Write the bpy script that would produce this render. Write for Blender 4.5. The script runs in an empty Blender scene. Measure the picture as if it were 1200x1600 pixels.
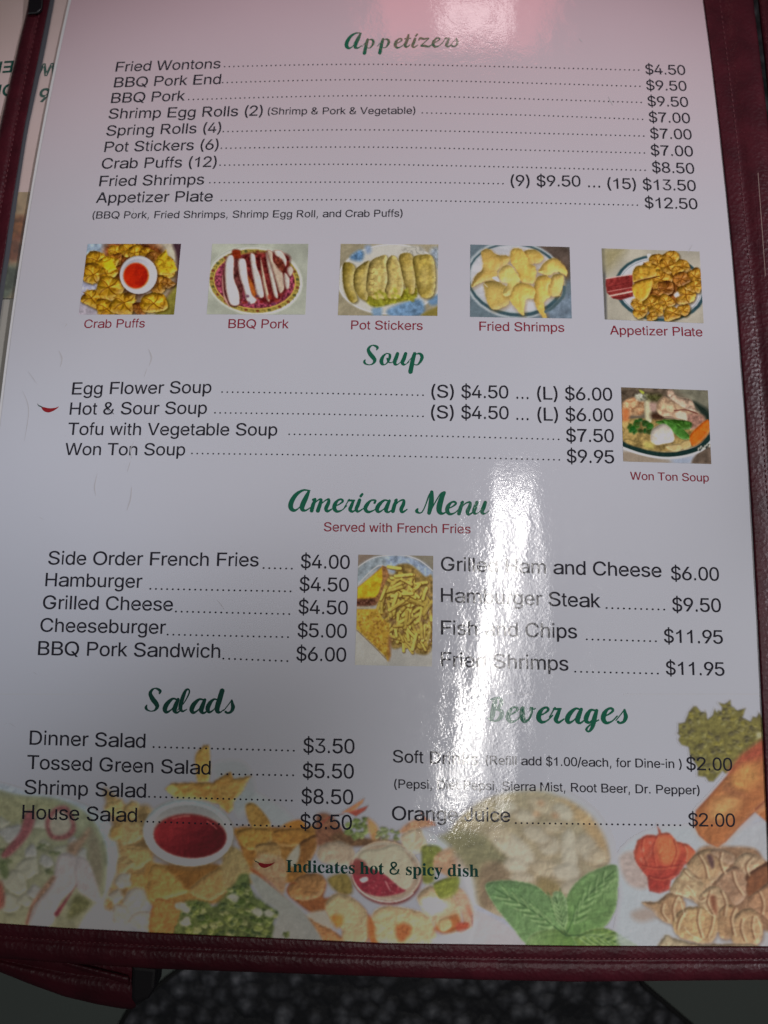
"""Close-up of a restaurant menu page in the clear pocket of a maroon leatherette folder."""
import bpy, bmesh, math, random
import numpy as np
from mathutils import Vector
from mathutils.geometry import tessellate_polygon

sc = bpy.context.scene
COL = sc.collection

# ---------------------------------------------------------------- camera
H = 0.42                    # camera height above the table (metres); it looks straight down
FPX = 1287.0                # focal length in photograph pixels (1200 x 1600)
cam = bpy.data.cameras.new('camera'); camo = bpy.data.objects.new('camera', cam); COL.objects.link(camo)
camo.location = (0, 0, H)
cam.sensor_fit = 'HORIZONTAL'; cam.sensor_width = 36; cam.lens = 36 * FPX / 1200
cam.clip_start = 0.005; cam.clip_end = 50
cam.dof.use_dof = True; cam.dof.focus_distance = 0.232; cam.dof.aperture_fstop = cam.lens / 1000 / 0.0019
sc.camera = camo

# ---------------------------------------------------------------- world, exposure, lamps
w = bpy.data.worlds.new('World'); sc.world = w; w.use_nodes = True
w.node_tree.nodes['Background'].inputs[0].default_value = (0.80, 0.88, 1.0, 1)
w.node_tree.nodes['Background'].inputs[1].default_value = 0.022
sc.view_settings.view_transform = 'Standard'; sc.view_settings.look = 'None'
sc.view_settings.exposure = 0; sc.view_settings.gamma = 1; sc.view_settings.use_curve_mapping = False


def lamp_area(name, pts, radiance, col=(1, 1, 1), shape='RECTANGLE'):
    """Area lamp given by its centre line ends and width: (a, b, width)."""
    a, b, wd = Vector(pts[0]), Vector(pts[1]), pts[2]
    L = bpy.data.lights.new(name, 'AREA'); L.shape = shape
    ln = (b - a).length
    L.size = wd; L.size_y = ln; L.color = col
    L.energy = radiance * math.pi * wd * ln
    o = bpy.data.objects.new(name, L); COL.objects.link(o)
    c = (a + b) / 2; o.location = c
    z = (c - Vector((0, 0.02, 0.19))).normalized()      # lamps shine along -Z
    y = (b - a).normalized(); x = y.cross(z).normalized(); z = x.cross(y).normalized()
    from mathutils import Matrix
    o.rotation_euler = Matrix((x, y, z)).transposed().to_euler()
    return o


def spot(name, loc, aim, radius, energy, blend, col=(1.0, .97, .985)):
    L = bpy.data.lights.new(name, 'SPOT'); L.energy = energy; L.color = col
    loc = Vector(loc); aim = Vector(aim)
    L.spot_size = 2 * math.atan(radius / (loc - aim).length); L.spot_blend = blend; L.shadow_soft_size = 0.03
    o = bpy.data.objects.new(name, L); COL.objects.link(o); o.location = loc
    o.rotation_euler = (loc - aim).to_track_quat('Z', 'Y').to_euler()


# ---------------------------------------------------------------- the bowed page surface
_WY = np.polyfit([-100, 0, 200, 400, 600, 800, 1000, 1200, 1450, 1600], [955, 990, 1055, 1111, 1154, 1187, 1214, 1233, 1250, 1256], 3)
_XL = np.polyfit([0, 130, 320, 440, 560, 640, 1000, 1450], [111, 84, 50, 29, 12, 3, -30, -52], 3)
_XR = np.polyfit([0, 200, 400, 600, 1000, 1200, 1450], [1100, 1127, 1146, 1162, 1187, 1197, 1207], 3)


def depth(y, x=600.0):
    """Distance below the camera of the page where it shows at photograph row y: the sheet bows away at its head."""
    return 0.2159 * FPX / np.polyval(_WY, y)


def xl(y): return np.polyval(_XL, y)
def xr(y): return np.polyval(_XR, y)


def P3(x, y, lift=0.0, d=None):
    d = (depth(y) if d is None else d) - lift
    return ((x - 600.0) / FPX * d, (800.0 - y) / FPX * d, H - d)


def lean(x, y):
    """dx/dy of the page's own vertical at a photograph point."""
    u = (x - xl(y)) / (xr(y) - xl(y))
    return float(((xl(y + 5) - xl(y - 5)) * (1 - u) + (xr(y + 5) - xr(y - 5)) * u) / 10)


def pnorm(x, y):
    a = Vector(P3(x - 3, y)); b = Vector(P3(x + 3, y)); c = Vector(P3(x, y - 3)); d = Vector(P3(x, y + 3))
    return (b - a).cross(c - d).normalized()


def mirror_to(x, y, z):
    """Where, at height z, the ray from the camera mirrored in the page at (x, y) arrives."""
    p = Vector(P3(x, y)); v = (p - camo.location).normalized(); n = pnorm(x, y)
    r = v - 2 * v.dot(n) * n
    return p + r * ((z - p.z) / r.z)


# three spots added at the right in place of a phone's shadow; their pools leave the lower left of the page in half shade
spot('added_spot', (1.05, 0.30, 1.45), P3(-185, 912), .088, 33, .96, (.92, .98, 1.14))
spot('added_spot', (1.10, 0.55, 1.35), P3(690, 322), .150, 59, .74, (1, .965, 1.03))
spot('added_spot', (1.15, 0.05, 1.35), P3(1262, 1320), .109, 44, .72, (1.0, .985, 1.04))

# the tube lamp whose mirror image makes the bright streak down the page, and the dim square fixture at its head
tube = lamp_area('tube_lamp', (mirror_to(802, 755, 1.5), mirror_to(705, 1290, 1.5), 0.043), 16, (1, .97, .93), 'ELLIPSE')
halo = lamp_area('halo_light', (mirror_to(806, 730, 1.52), mirror_to(752, 1270, 1.52), 0.12), 3.0, (1, .97, .97), 'ELLIPSE')  # extra lamp added to make the soft halo beside the streak
sq = mirror_to(742, 24, .55)
fix = lamp_area('wall_fixture', (sq - Vector((0, 0, .045)), sq + Vector((0, 0, .045)), 0.10), 3.2, (1, .92, .93))
rd = mirror_to(728, 22, .55)
red = lamp_area('red_reflection_light', (rd + Vector((0, .08, -.12)), rd + Vector((0, .08, .12)), 0.30), 1.7, (1, .20, .22))  # red lamp added to put a pink reflection on the page's head


# ---------------------------------------------------------------- object helpers
def link(name, me, mat, parent=None):
    o = bpy.data.objects.new(name, me); COL.objects.link(o)
    if mat: me.materials.append(mat)
    if parent: o.parent = parent
    return o


def meshobj(name, V, F, mat, parent=None, smooth=False):
    me = bpy.data.meshes.new(name); me.from_pydata([tuple(map(float, v)) for v in V], [], F); me.update()
    if smooth:
        me.polygons.foreach_set('use_smooth', [True] * len(me.polygons))
    return link(name, me, mat, parent)


def thing(name, label, cat, loc=(0, 0, 0), group=None):
    o = bpy.data.objects.new(name, None); COL.objects.link(o); o.empty_display_size = .02
    o['label'] = label; o['category'] = cat
    if group: o['group'] = group
    return o


def gridmesh(name, ni, nj, fn, mat, parent=None, smooth=True):
    V = [fn(i / ni, j / nj) for j in range(nj + 1) for i in range(ni + 1)]
    F = [(j * (ni + 1) + i, (j + 1) * (ni + 1) + i, (j + 1) * (ni + 1) + i + 1, j * (ni + 1) + i + 1) for j in range(nj) for i in range(ni)]
    return meshobj(name, V, F, mat, parent, smooth)


# ---------------------------------------------------------------- materials
def mat_new(name):
    m = bpy.data.materials.new(name); m.use_nodes = True
    n = m.node_tree.nodes; b = n['Principled BSDF']
    return m, n, m.node_tree.links, b


def add_noise(n, l, scale, detail=3, vec=None, rough=.5, dist=0):
    t = n.new('ShaderNodeTexNoise'); t.inputs['Scale'].default_value = scale; t.inputs['Detail'].default_value = detail
    t.inputs['Roughness'].default_value = rough; t.inputs['Distortion'].default_value = dist
    if vec: l.new(vec, t.inputs['Vector'])
    return t


def vinyl_over(m, n, l, b):
    """The clear vinyl pocket pressed on the print: one glossy, slightly scratched and rippled layer over every ink and the paper."""
    geo = n.new('ShaderNodeNewGeometry')
    b.inputs['Specular IOR Level'].default_value = 0.0
    b.inputs['Roughness'].default_value = .6
    b.inputs['Coat Weight'].default_value = 1.0
    b.inputs['Coat IOR'].default_value = 1.68
    mp = n.new('ShaderNodeMapping'); mp.inputs['Scale'].default_value = (1.0, .22, 1.0); l.new(geo.outputs['Position'], mp.inputs[0])
    a = add_noise(n, l, 60, 2, mp.outputs[0])            # long soft ripples
    g = add_noise(n, l, 1300, 2, geo.outputs['Position'])    # fine grain of the film
    h = add_noise(n, l, 260, 3, geo.outputs['Position'], dist=1.0)
    b1 = n.new('ShaderNodeBump'); b1.inputs['Strength'].default_value = 1; b1.inputs['Distance'].default_value = .00028
    b2 = n.new('ShaderNodeBump'); b2.inputs['Strength'].default_value = 1; b2.inputs['Distance'].default_value = .000015
    b3 = n.new('ShaderNodeBump'); b3.inputs['Strength'].default_value = 1; b3.inputs['Distance'].default_value = .000025
    l.new(a.outputs[0], b1.inputs['Height']); l.new(g.outputs[0], b2.inputs['Height']); l.new(h.outputs[0], b3.inputs['Height'])
    l.new(b1.outputs[0], b2.inputs['Normal']); l.new(b2.outputs[0], b3.inputs['Normal'])
    l.new(b3.outputs[0], b.inputs['Coat Normal'])
    r = n.new('ShaderNodeMapRange'); r.inputs['From Min'].default_value = .35; r.inputs['From Max'].default_value = .75
    r.inputs['To Min'].default_value = .05; r.inputs['To Max'].default_value = .10
    l.new(h.outputs[0], r.inputs['Value']); l.new(r.outputs[0], b.inputs['Coat Roughness'])


def ink(name, col):
    m, n, l, b = mat_new(name)
    b.inputs['Base Color'].default_value = (*col, 1)
    vinyl_over(m, n, l, b)
    return m


def paper_mat():
    m, n, l, b = mat_new('printed_paper')
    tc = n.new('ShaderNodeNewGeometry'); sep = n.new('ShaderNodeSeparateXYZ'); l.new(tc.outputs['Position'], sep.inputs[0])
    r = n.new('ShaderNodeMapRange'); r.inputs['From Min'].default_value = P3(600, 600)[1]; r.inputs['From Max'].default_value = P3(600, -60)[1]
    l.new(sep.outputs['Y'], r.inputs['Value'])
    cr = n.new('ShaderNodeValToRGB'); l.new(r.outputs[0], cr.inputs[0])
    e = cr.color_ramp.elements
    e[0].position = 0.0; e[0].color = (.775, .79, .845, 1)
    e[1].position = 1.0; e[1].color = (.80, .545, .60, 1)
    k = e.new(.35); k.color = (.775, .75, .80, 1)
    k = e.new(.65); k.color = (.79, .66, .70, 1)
    nz = add_noise(n, l, 14, 4, tc.outputs['Position'])
    mx = n.new('ShaderNodeMix'); mx.data_type = 'RGBA'; mx.blend_type = 'MULTIPLY'; mx.inputs[0].default_value = .12
    l.new(cr.outputs[0], mx.inputs[6]); l.new(nz.outputs[0], mx.inputs[7]); l.new(mx.outputs[2], b.inputs['Base Color'])
    vinyl_over(m, n, l, b)
    return m


def attr_mat(name):
    m, n, l, b = mat_new(name)
    a = n.new('ShaderNodeVertexColor'); a.layer_name = 'print'
    l.new(a.outputs[0], b.inputs['Base Color'])
    vinyl_over(m, n, l, b)
    return m


def leather_mat(name, col, grain=1150, bump=.00011, rough=.36):
    m, n, l, b = mat_new(name)
    geo = n.new('ShaderNodeNewGeometry')
    v = n.new('ShaderNodeTexVoronoi'); v.inputs['Scale'].default_value = grain * .75
    nz0 = add_noise(n, l, grain * .5, 2, geo.outputs['Position'])
    ad = n.new('ShaderNodeMix'); ad.data_type = 'RGBA'; ad.blend_type = 'ADD'; ad.inputs[0].default_value = .0006
    l.new(geo.outputs['Position'], ad.inputs[6]); l.new(nz0.outputs['Color'], ad.inputs[7])
    l.new(ad.outputs[2], v.inputs['Vector'])
    nz = add_noise(n, l, grain * .8, 3, geo.outputs['Position'])
    mm = n.new('ShaderNodeMath'); mm.operation = 'MULTIPLY_ADD'; mm.inputs[1].default_value = .8; l.new(nz.outputs[0], mm.inputs[0]); l.new(v.outputs[0], mm.inputs[2])
    bp = n.new('ShaderNodeBump'); bp.inputs['Strength'].default_value = 1; bp.inputs['Distance'].default_value = bump
    l.new(mm.outputs[0], bp.inputs['Height']); l.new(bp.outputs[0], b.inputs['Normal'])
    big = add_noise(n, l, 120, 4, geo.outputs['Position'])
    cr = n.new('ShaderNodeValToRGB'); l.new(big.outputs[0], cr.inputs[0])
    cr.color_ramp.elements[0].position = .3; cr.color_ramp.elements[0].color = (col[0] * .72, col[1] * .8, col[2] * .8, 1)
    cr.color_ramp.elements[1].position = .7; cr.color_ramp.elements[1].color = (col[0] * 1.2, col[1] * 1.2, col[2] * 1.2, 1)
    l.new(cr.outputs[0], b.inputs['Base Color'])
    b.inputs['Roughness'].default_value = rough
    b.inputs['Specular IOR Level'].default_value = .32
    return m


def plain(name, col, rough=.5, metal=0, spec=.5):
    m, n, l, b = mat_new(name)
    b.inputs['Base Color'].default_value = (*col, 1); b.inputs['Roughness'].default_value = rough
    b.inputs['Metallic'].default_value = metal; b.inputs['Specular IOR Level'].default_value = spec
    geo = n.new('ShaderNodeNewGeometry')
    nz = add_noise(n, l, 900, 3, geo.outputs['Position'])
    bp = n.new('ShaderNodeBump'); bp.inputs['Strength'].default_value = .5; bp.inputs['Distance'].default_value = .00004
    l.new(nz.outputs[0], bp.inputs['Height']); l.new(bp.outputs[0], b.inputs['Normal'])
    return m


M_INK = ink('black_ink', (.032, .030, .040))
M_GREEN = ink('green_ink', (.018, .155, .088))
M_GREEN2 = ink('dark_green_ink', (.016, .075, .055))
M_RED = ink('red_ink', (.33, .032, .055))
M_CHILI = ink('chili_red_ink', (.36, .025, .03))
M_SCUFF = ink('scuff_ink', (.65, .64, .65))
M_PAPER = paper_mat()
M_PRINT = attr_mat('printed_picture')
M_LEATHER = leather_mat('maroon_leatherette', (.070, .0090, .0155), rough=.38)
M_THREAD = plain('maroon_thread', (.115, .018, .026), .6)
M_WHITE = plain('paper_edge', (.80, .80, .80), .6, spec=.2)
M_BLACK = plain('black_corner', (.012, .010, .012), .35)
M_METAL = plain('chrome_edge', (.75, .73, .70), .25, 1)
M_HOLE = plain('stitch_hole', (.03, .006, .01), .8)
# ---------------------------------------------------------------- printed pictures (pure numpy, no image files)
import numpy as np

_rng0 = np.random.RandomState(11)
_NG = _rng0.rand(257, 257)


def vnoise(x, y):
    xi = np.floor(x).astype(int); yi = np.floor(y).astype(int)
    fx = x - xi; fy = y - yi
    fx = fx * fx * (3 - 2 * fx); fy = fy * fy * (3 - 2 * fy)
    xi &= 255; yi &= 255
    a = _NG[yi, xi]; b = _NG[yi, xi + 1]; c = _NG[yi + 1, xi]; d = _NG[yi + 1, xi + 1]
    return (a * (1 - fx) + b * fx) * (1 - fy) + (c * (1 - fx) + d * fx) * fy


def fbm(x, y, o=4):
    s = 0; a = 0.5; t = 0
    for i in range(o):
        s = s + a * vnoise(x + i * 17.3, y + i * 9.1); t += a
        x = x * 2.03; y = y * 2.03; a *= 0.5
    return s / t


def ridge(x, y, o=3):
    s = 0; a = 0.5; t = 0
    for i in range(o):
        s = s + a * (1 - np.abs(2 * vnoise(x + i * 31.7, y + i * 5.3) - 1)); t += a
        x = x * 2.1; y = y * 2.1; a *= 0.5
    return s / t


def spline(P, n=6, closed=True):
    P = np.asarray(P, float); N = len(P); out = []
    R = range(N) if closed else range(N - 1)
    for i in R:
        if closed:
            p0, p1, p2, p3 = P[(i - 1) % N], P[i], P[(i + 1) % N], P[(i + 2) % N]
        else:
            p0, p1, p2, p3 = P[max(i - 1, 0)], P[i], P[i + 1], P[min(i + 2, N - 1)]
        for j in range(n):
            t = j / n
            out.append(0.5 * ((2 * p1) + (-p0 + p2) * t + (2 * p0 - 5 * p1 + 4 * p2 - p3) * t * t + (-p0 + 3 * p1 - 3 * p2 + p3) * t ** 3))
    if not closed:
        out.append(P[-1])
    return np.array(out)


class Canvas:
    def __init__(s, x0, y0, x1, y1, bg, step=1.0, a=1.0):
        s.x0, s.y0, s.step = x0, y0, step
        s.W = int(round((x1 - x0) / step)) + 1; s.H = int(round((y1 - y0) / step)) + 1
        s.Y, s.X = np.mgrid[0:s.H, 0:s.W].astype(float)
        s.X = s.X * step + x0; s.Y = s.Y * step + y0
        s.c = np.zeros((s.H, s.W, 3)) + np.array(bg, float)
        s.a = np.zeros((s.H, s.W)) + a

    def win(s, xa, ya, xb, yb):
        i0 = max(0, int((xa - s.x0) / s.step) - 1); i1 = min(s.W, int((xb - s.x0) / s.step) + 2)
        j0 = max(0, int((ya - s.y0) / s.step) - 1); j1 = min(s.H, int((yb - s.y0) / s.step) + 2)
        if i1 <= i0 or j1 <= j0:
            return None
        return slice(j0, j1), slice(i0, i1)

    def put(s, w, m, col):
        c = s.c[w]; a = s.a[w]
        na = m + a * (1 - m)
        s.c[w] = (col * m[..., None] + c * (a * (1 - m))[..., None]) / np.maximum(na, 1e-6)[..., None]
        s.a[w] = na

    NS = 1.0

    def blob(s, pts, col, soft=0.7, pill=0, vol=0.0, light=(-0.45, -0.9), rim=None, rimw=2.0, n=0, na=0.10, cr=0, cra=0.35,
             crc=None, alpha=1.0, smooth=True, grad=None, seed=0, wob=0.0):
        """A filled outline: PILL px of rounded edge shaded by VOL, N px noise of strength NA, CR px crease pattern."""
        na *= s.NS; cra *= s.NS * .5 + .5
        P = spline(pts, 6) if smooth else np.asarray(pts, float)
        m = 3 + soft + wob
        w = s.win(P[:, 0].min() - m, P[:, 1].min() - m, P[:, 0].max() + m, P[:, 1].max() + m)
        if w is None:
            return
        X = s.X[w]; Y = s.Y[w]
        if wob:
            X0, Y0 = X, Y
            X = X0 + wob * 2 * (fbm(X0 / (wob * 3) + seed, Y0 / (wob * 3)) - .5)
            Y = Y0 + wob * 2 * (fbm(X0 / (wob * 3) + 50, Y0 / (wob * 3) + seed) - .5)
        d2 = np.full(X.shape, 1e9); ins = np.zeros(X.shape, bool)
        gx = np.zeros(X.shape); gy = np.zeros(X.shape)
        for i in range(len(P)):
            ax, ay = P[i]; bx, by = P[(i + 1) % len(P)]
            dx, dy = bx - ax, by - ay
            L = dx * dx + dy * dy
            if L < 1e-9:
                continue
            t = np.clip(((X - ax) * dx + (Y - ay) * dy) / L, 0, 1)
            ex = X - ax - t * dx; ey = Y - ay - t * dy
            q = ex * ex + ey * ey
            k = q < d2
            d2 = np.where(k, q, d2); gx = np.where(k, ex, gx); gy = np.where(k, ey, gy)
            if ay != by:
                ins ^= ((Y >= ay) != (Y >= by)) & (X < dx * (Y - ay) / dy + ax)
        d = np.sqrt(d2); sd = np.where(ins, d, -d)
        mask = np.clip(sd / max(soft, .05) * .5 + .5, 0, 1) * alpha
        C = np.zeros(X.shape + (3,)) + np.array(col, float)
        if grad is not None:
            c2, (ga, gb) = grad[0], grad[1]
            vx, vy = gb[0] - ga[0], gb[1] - ga[1]
            t = np.clip(((X - ga[0]) * vx + (Y - ga[1]) * vy) / (vx * vx + vy * vy), 0, 1)[..., None]
            C = C * (1 - t) + np.array(c2, float) * t
        if n:
            f = (fbm(X / n + seed * 3.7, Y / n + seed * 1.3) - .5) * 2
            C = C * (1 + na * 2 * f)[..., None]
        if cr:
            wx = X + cr * 1.2 * (fbm(X / cr / 2 + seed, Y / cr / 2) - .5); wy = Y + cr * 1.2 * (fbm(X / cr / 2 + 9, Y / cr / 2 + seed) - .5)
            r = ridge(wx / cr / 1.6 + seed * 2.1, wy / cr / 1.6 + seed)
            k = np.clip((r - .62) * 4.5, 0, 1)[..., None] * cra
            cc = np.array(crc if crc is not None else np.array(col) * .45, float)
            C = C * (1 - k) + cc * k
            hi = np.clip((.40 - r) * 4, 0, 1)[..., None] * cra * .6
            C = C + (np.array([255, 250, 225.]) - C) * hi * .35
        if pill:
            e = np.clip(1 - d / pill, 0, 1) * ins
            nx = -gx / np.maximum(d, .3); ny = -gy / np.maximum(d, .3)
            lam = -(nx * light[0] + ny * light[1])      # outward normal is -(gradient inwards)
            sh = e ** 1.3 * lam * vol
            C = C * (1 - sh * (sh > 0) * -1 * 0)[..., None]
            C = np.where((sh < 0)[..., None], C * (1 + sh)[..., None], C + (255 - C) * np.clip(sh, 0, 1)[..., None] * .6)
        if rim is not None:
            e = np.clip(1 - d / rimw, 0, 1)[..., None] * ins[..., None]
            C = C * (1 - e * .8) + np.array(rim, float) * e * .8
        s.put(w, mask, C)

    def ell(s, cx, cy, rx, ry, col, rot=0, **k):
        t = np.arange(28) / 28 * 2 * np.pi; a = np.radians(rot)
        x = rx * np.cos(t); y = ry * np.sin(t)
        k['smooth'] = False
        s.blob(np.stack([cx + x * np.cos(a) - y * np.sin(a), cy + x * np.sin(a) + y * np.cos(a)], 1), col, **k)

    def line(s, pts, w0, col, alpha=1.0, soft=.8, smooth=True, n=0, na=.15):
        P = spline(pts, 6, closed=False) if smooth and len(pts) > 2 else np.asarray(pts, float)
        wd = P[:, 2] if P.shape[1] > 2 else np.full(len(P), float(w0))
        m = wd.max() / 2 + soft + 2
        w = s.win(P[:, 0].min() - m, P[:, 1].min() - m, P[:, 0].max() + m, P[:, 1].max() + m)
        if w is None:
            return
        X = s.X[w]; Y = s.Y[w]; sd = np.full(X.shape, -1e9)
        for i in range(len(P) - 1):
            dx, dy = P[i + 1, 0] - P[i, 0], P[i + 1, 1] - P[i, 1]; L = dx * dx + dy * dy
            if L < 1e-9:
                continue
            t = np.clip(((X - P[i, 0]) * dx + (Y - P[i, 1]) * dy) / L, 0, 1)
            d = np.hypot(X - P[i, 0] - t * dx, Y - P[i, 1] - t * dy)
            sd = np.maximum(sd, (wd[i] * (1 - t) + wd[i + 1] * t) / 2 - d)
        C = np.zeros(X.shape + (3,)) + np.array(col, float)
        if n:
            C = C * (1 + na * 2 * ((fbm(X / n, Y / n) - .5) * 2))[..., None]
        s.put(w, np.clip(sd / soft + .5, 0, 1) * alpha, C)

    def ring(s, cx, cy, rx, ry, w, col, rot=0, a0=0, a1=360, **k):
        t = np.radians(np.linspace(a0, a1, max(4, int(abs(a1 - a0) / 8)))); a = np.radians(rot)
        x = rx * np.cos(t); y = ry * np.sin(t)
        s.line(np.stack([cx + x * np.cos(a) - y * np.sin(a), cy + x * np.sin(a) + y * np.cos(a)], 1), w, col, smooth=False, **k)

    def tint(s, n, amp, seed=0):
        f = (fbm(s.X / n + seed, s.Y / n, 3) - .5) * 2
        s.c *= (1 + amp * 2 * f)[..., None]

    def relief(s, n, amp, seed=0, w=None):
        """Slanting light over fine folds: shades the colour by the slope of a warped noise height."""
        wx = s.X + n * 1.5 * (fbm(s.X / n / 2 + seed, s.Y / n / 2, 3) - .5); wy = s.Y + n * 1.5 * (fbm(s.X / n / 2, s.Y / n / 2 + seed + 7, 3) - .5)
        h = fbm(wx / n, wy / n, 3) + .6 * ridge(wx / n / 1.4 + 3, wy / n / 1.4 + seed, 2)
        k = max(1, int(round(n * .16 / s.step)))
        d = h - np.roll(np.roll(h, k, 0), k, 1)
        d = np.clip(d / d.std(), -2.4, 2.4) * amp
        sat = (s.c.max(-1) - s.c.min(-1)) / np.maximum(s.c.max(-1), 1)
        m = np.clip((sat - .06) * 6, .25, 1) * (1 if w is None else w)
        s.c *= (1 + d * m)[..., None]

    def smear(s, xa, ya, xb, yb, k):
        w = s.win(xa, ya, xb, yb)
        Y = s.Y[w]; X = s.X[w]
        f = np.clip(np.minimum(np.minimum(X - xa, xb - X), np.minimum(Y - ya, yb - Y)) / 12, 0, 1)[..., None]
        a = s.c[w].copy(); b = a.copy()
        for _ in range(k):
            for ax in (0, 1):
                p = np.concatenate([np.take(b, [0], ax), b, np.take(b, [-1], ax)], ax)
                b = .25 * np.take(p, range(0, b.shape[ax]), ax) + .5 * b + .25 * np.take(p, range(2, b.shape[ax] + 2), ax)
        s.c[w] = a * (1 - f) + b * f

    def grain(s, amp, seed=1):
        r = np.random.RandomState(seed).randn(s.H, s.W, 1)
        s.c += r * amp


def jag(cx, cy, r, seed, n=7, sq=1.0, rot=0, lo=.62, hi=1.1):
    q = np.random.RandomState(seed)
    a = np.sort(np.arange(n) / n * 2 * np.pi + q.uniform(-.25, .25, n)) + np.radians(rot)
    rr = r * q.uniform(lo, hi, n)
    return [(cx + rr[i] * np.cos(a[i]), cy + rr[i] * sq * np.sin(a[i])) for i in range(n)]


def zc(pts, ox, oy, s):
    return [(ox + p[0] / s, oy + p[1] / s) + tuple(w / s for w in p[2:]) for p in pts]


# folded, fried parcel: an uneven outline with fold facets and creases
def puff(c, cx, cy, r, seed, col, n=7, sq=.85, rot=0, cr=5, cra=.55, vol=.55):
    q = np.random.RandomState(seed)
    col = np.array(col, float)
    P = jag(cx, cy, r, seed, n, sq, rot)
    c.blob([(x + 1.5, y + 2.0) for x, y in P], col * .32, soft=2.5, alpha=.75)
    c.blob(P, col * .92, pill=r * .45, vol=vol, n=r * .5, na=.12, cr=cr, cra=cra, crc=col * (.58, .45, .4), seed=seed % 40, wob=1.2)
    a0 = q.uniform(0, 6.28)
    for k in range(4):                         # facets that meet in a knot
        a = a0 + k * 1.57 + q.uniform(-.3, .3); b = a + q.uniform(.7, 1.1)
        p = [(cx, cy), (cx + r * .72 * np.cos(a), cy + r * .72 * sq * np.sin(a)), (cx + r * .80 * np.cos((a + b) / 2), cy + r * .8 * sq * np.sin((a + b) / 2)),
             (cx + r * .66 * np.cos(b), cy + r * .66 * sq * np.sin(b))]
        lum = 1.12 if np.sin(a) < 0.1 else .84
        c.blob(p, np.clip(col * lum, 0, 255), soft=1.2, pill=r * .3, vol=.45, alpha=.75, smooth=False, n=4, na=.12, seed=seed % 31 + k, wob=1.0)
        c.line([(cx, cy), (cx + r * .4 * np.cos(a + .2), cy + r * .4 * sq * np.sin(a + .2)), (cx + r * .75 * np.cos(a), cy + r * .75 * sq * np.sin(a))],
               max(.7, r * .07), col * (.5, .36, .3), alpha=.6, soft=1)


def photo_crab_puffs():
    c = Canvas(120, 376, 288, 496, (118, 95, 80), .8)
    Z = lambda p: zc(p, 120, 375, 7.06)
    G = (196, 144, 30)
    c.blob(Z([(100, 40), (330, 40), (330, 150), (110, 180)]), (140, 158, 185), soft=3, n=6, na=.15)
    c.blob(Z([(60, 430), (220, 430), (250, 620), (30, 640)]), (150, 150, 180), soft=3, n=5, na=.15)
    c.blob(Z([(20, 640), (260, 660), (260, 840), (0, 850)]), (150, 142, 160), soft=3, n=6, na=.12)
    c.blob(Z([(880, 40), (1100, 40), (1060, 420), (960, 640), (900, 840), (700, 840), (760, 500)]), (172, 162, 150), soft=4, n=8)
    c.blob(Z([(1060, 30), (1170, 30), (1140, 350), (1120, 600), (1090, 560), (1110, 300), (1090, 150)]), (72, 50, 60), soft=3)
    c.blob(Z([(1110, 480), (1150, 480), (1110, 850), (860, 850), (960, 690)]), (120, 112, 50), soft=3, n=6)
    c.blob(Z([(300, 60), (900, 60), (900, 330), (300, 500), (480, 560)]), (120, 66, 34), soft=6, n=7, na=.3)
    L = [(420, 130, 13, 1), (560, 110, 15, 2), (640, 140, 14, 3), (780, 150, 13, 4), (850, 190, 12, 15, (150, 95, 40)), (420, 215, 13, 16, (170, 105, 35)),
         (220, 230, 20, 5), (350, 250, 14, 6, (214, 160, 26)), (180, 385, 20, 7), (330, 370, 16, 8), (160, 640, 19, 9), (350, 520, 24, 10),
         (330, 760, 19, 11), (520, 690, 22, 12), (690, 760, 13, 17, (150, 92, 40)), (900, 480, 17, 18, (180, 120, 30)), (850, 700, 20, 13), (960, 270, 20, 14, (212, 160, 30)), (1020, 340, 13, 19), (990, 480, 12, 29, (160, 105, 40))]
    for t in L:
        col = t[4] if len(t) > 4 else G
        x, y = Z([(t[0], t[1])])[0]
        puff(c, x, y, t[2] * 1.12, t[3] + 100, col, n=6)
    c.blob(Z([(290, 240), (380, 200), (440, 320), (360, 350), (290, 300)]), (214, 166, 22), soft=1, pill=4, vol=.4, smooth=False)
    c.blob(Z([(905, 180), (985, 105), (1010, 190), (1060, 230), (1110, 330), (1030, 395), (900, 380), (870, 250)]), (206, 158, 30), soft=1, pill=6, vol=.5, cr=4, cra=.5, smooth=False)
    x, y = Z([(680, 385)])[0]
    c.ell(x + 1, y + 2.5, 31, 31, (70, 45, 40), soft=4, alpha=.8)
    c.ell(x, y, 29.3, 29.8, (186, 186, 200), pill=4, vol=.25)
    c.ell(x, y + .3, 26, 26.5, (150, 148, 166), soft=2, grad=((186, 184, 198), ((x - 20, y - 15), (x + 22, y + 15))))
    x, y = Z([(655, 395)])[0]
    c.ell(x, y, 20.5, 20.6, (196, 120, 60), soft=1.2)
    c.ell(x - .5, y - .3, 19, 19.6, (188, 44, 20), soft=1.5, n=14, na=.06, grad=((158, 34, 22), ((x - 15, y), (x + 18, y + 6))))
    c.grain(3)
    return c, [(137, 381), (283, 381), (272, 491.5), (123, 491.5)]


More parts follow.
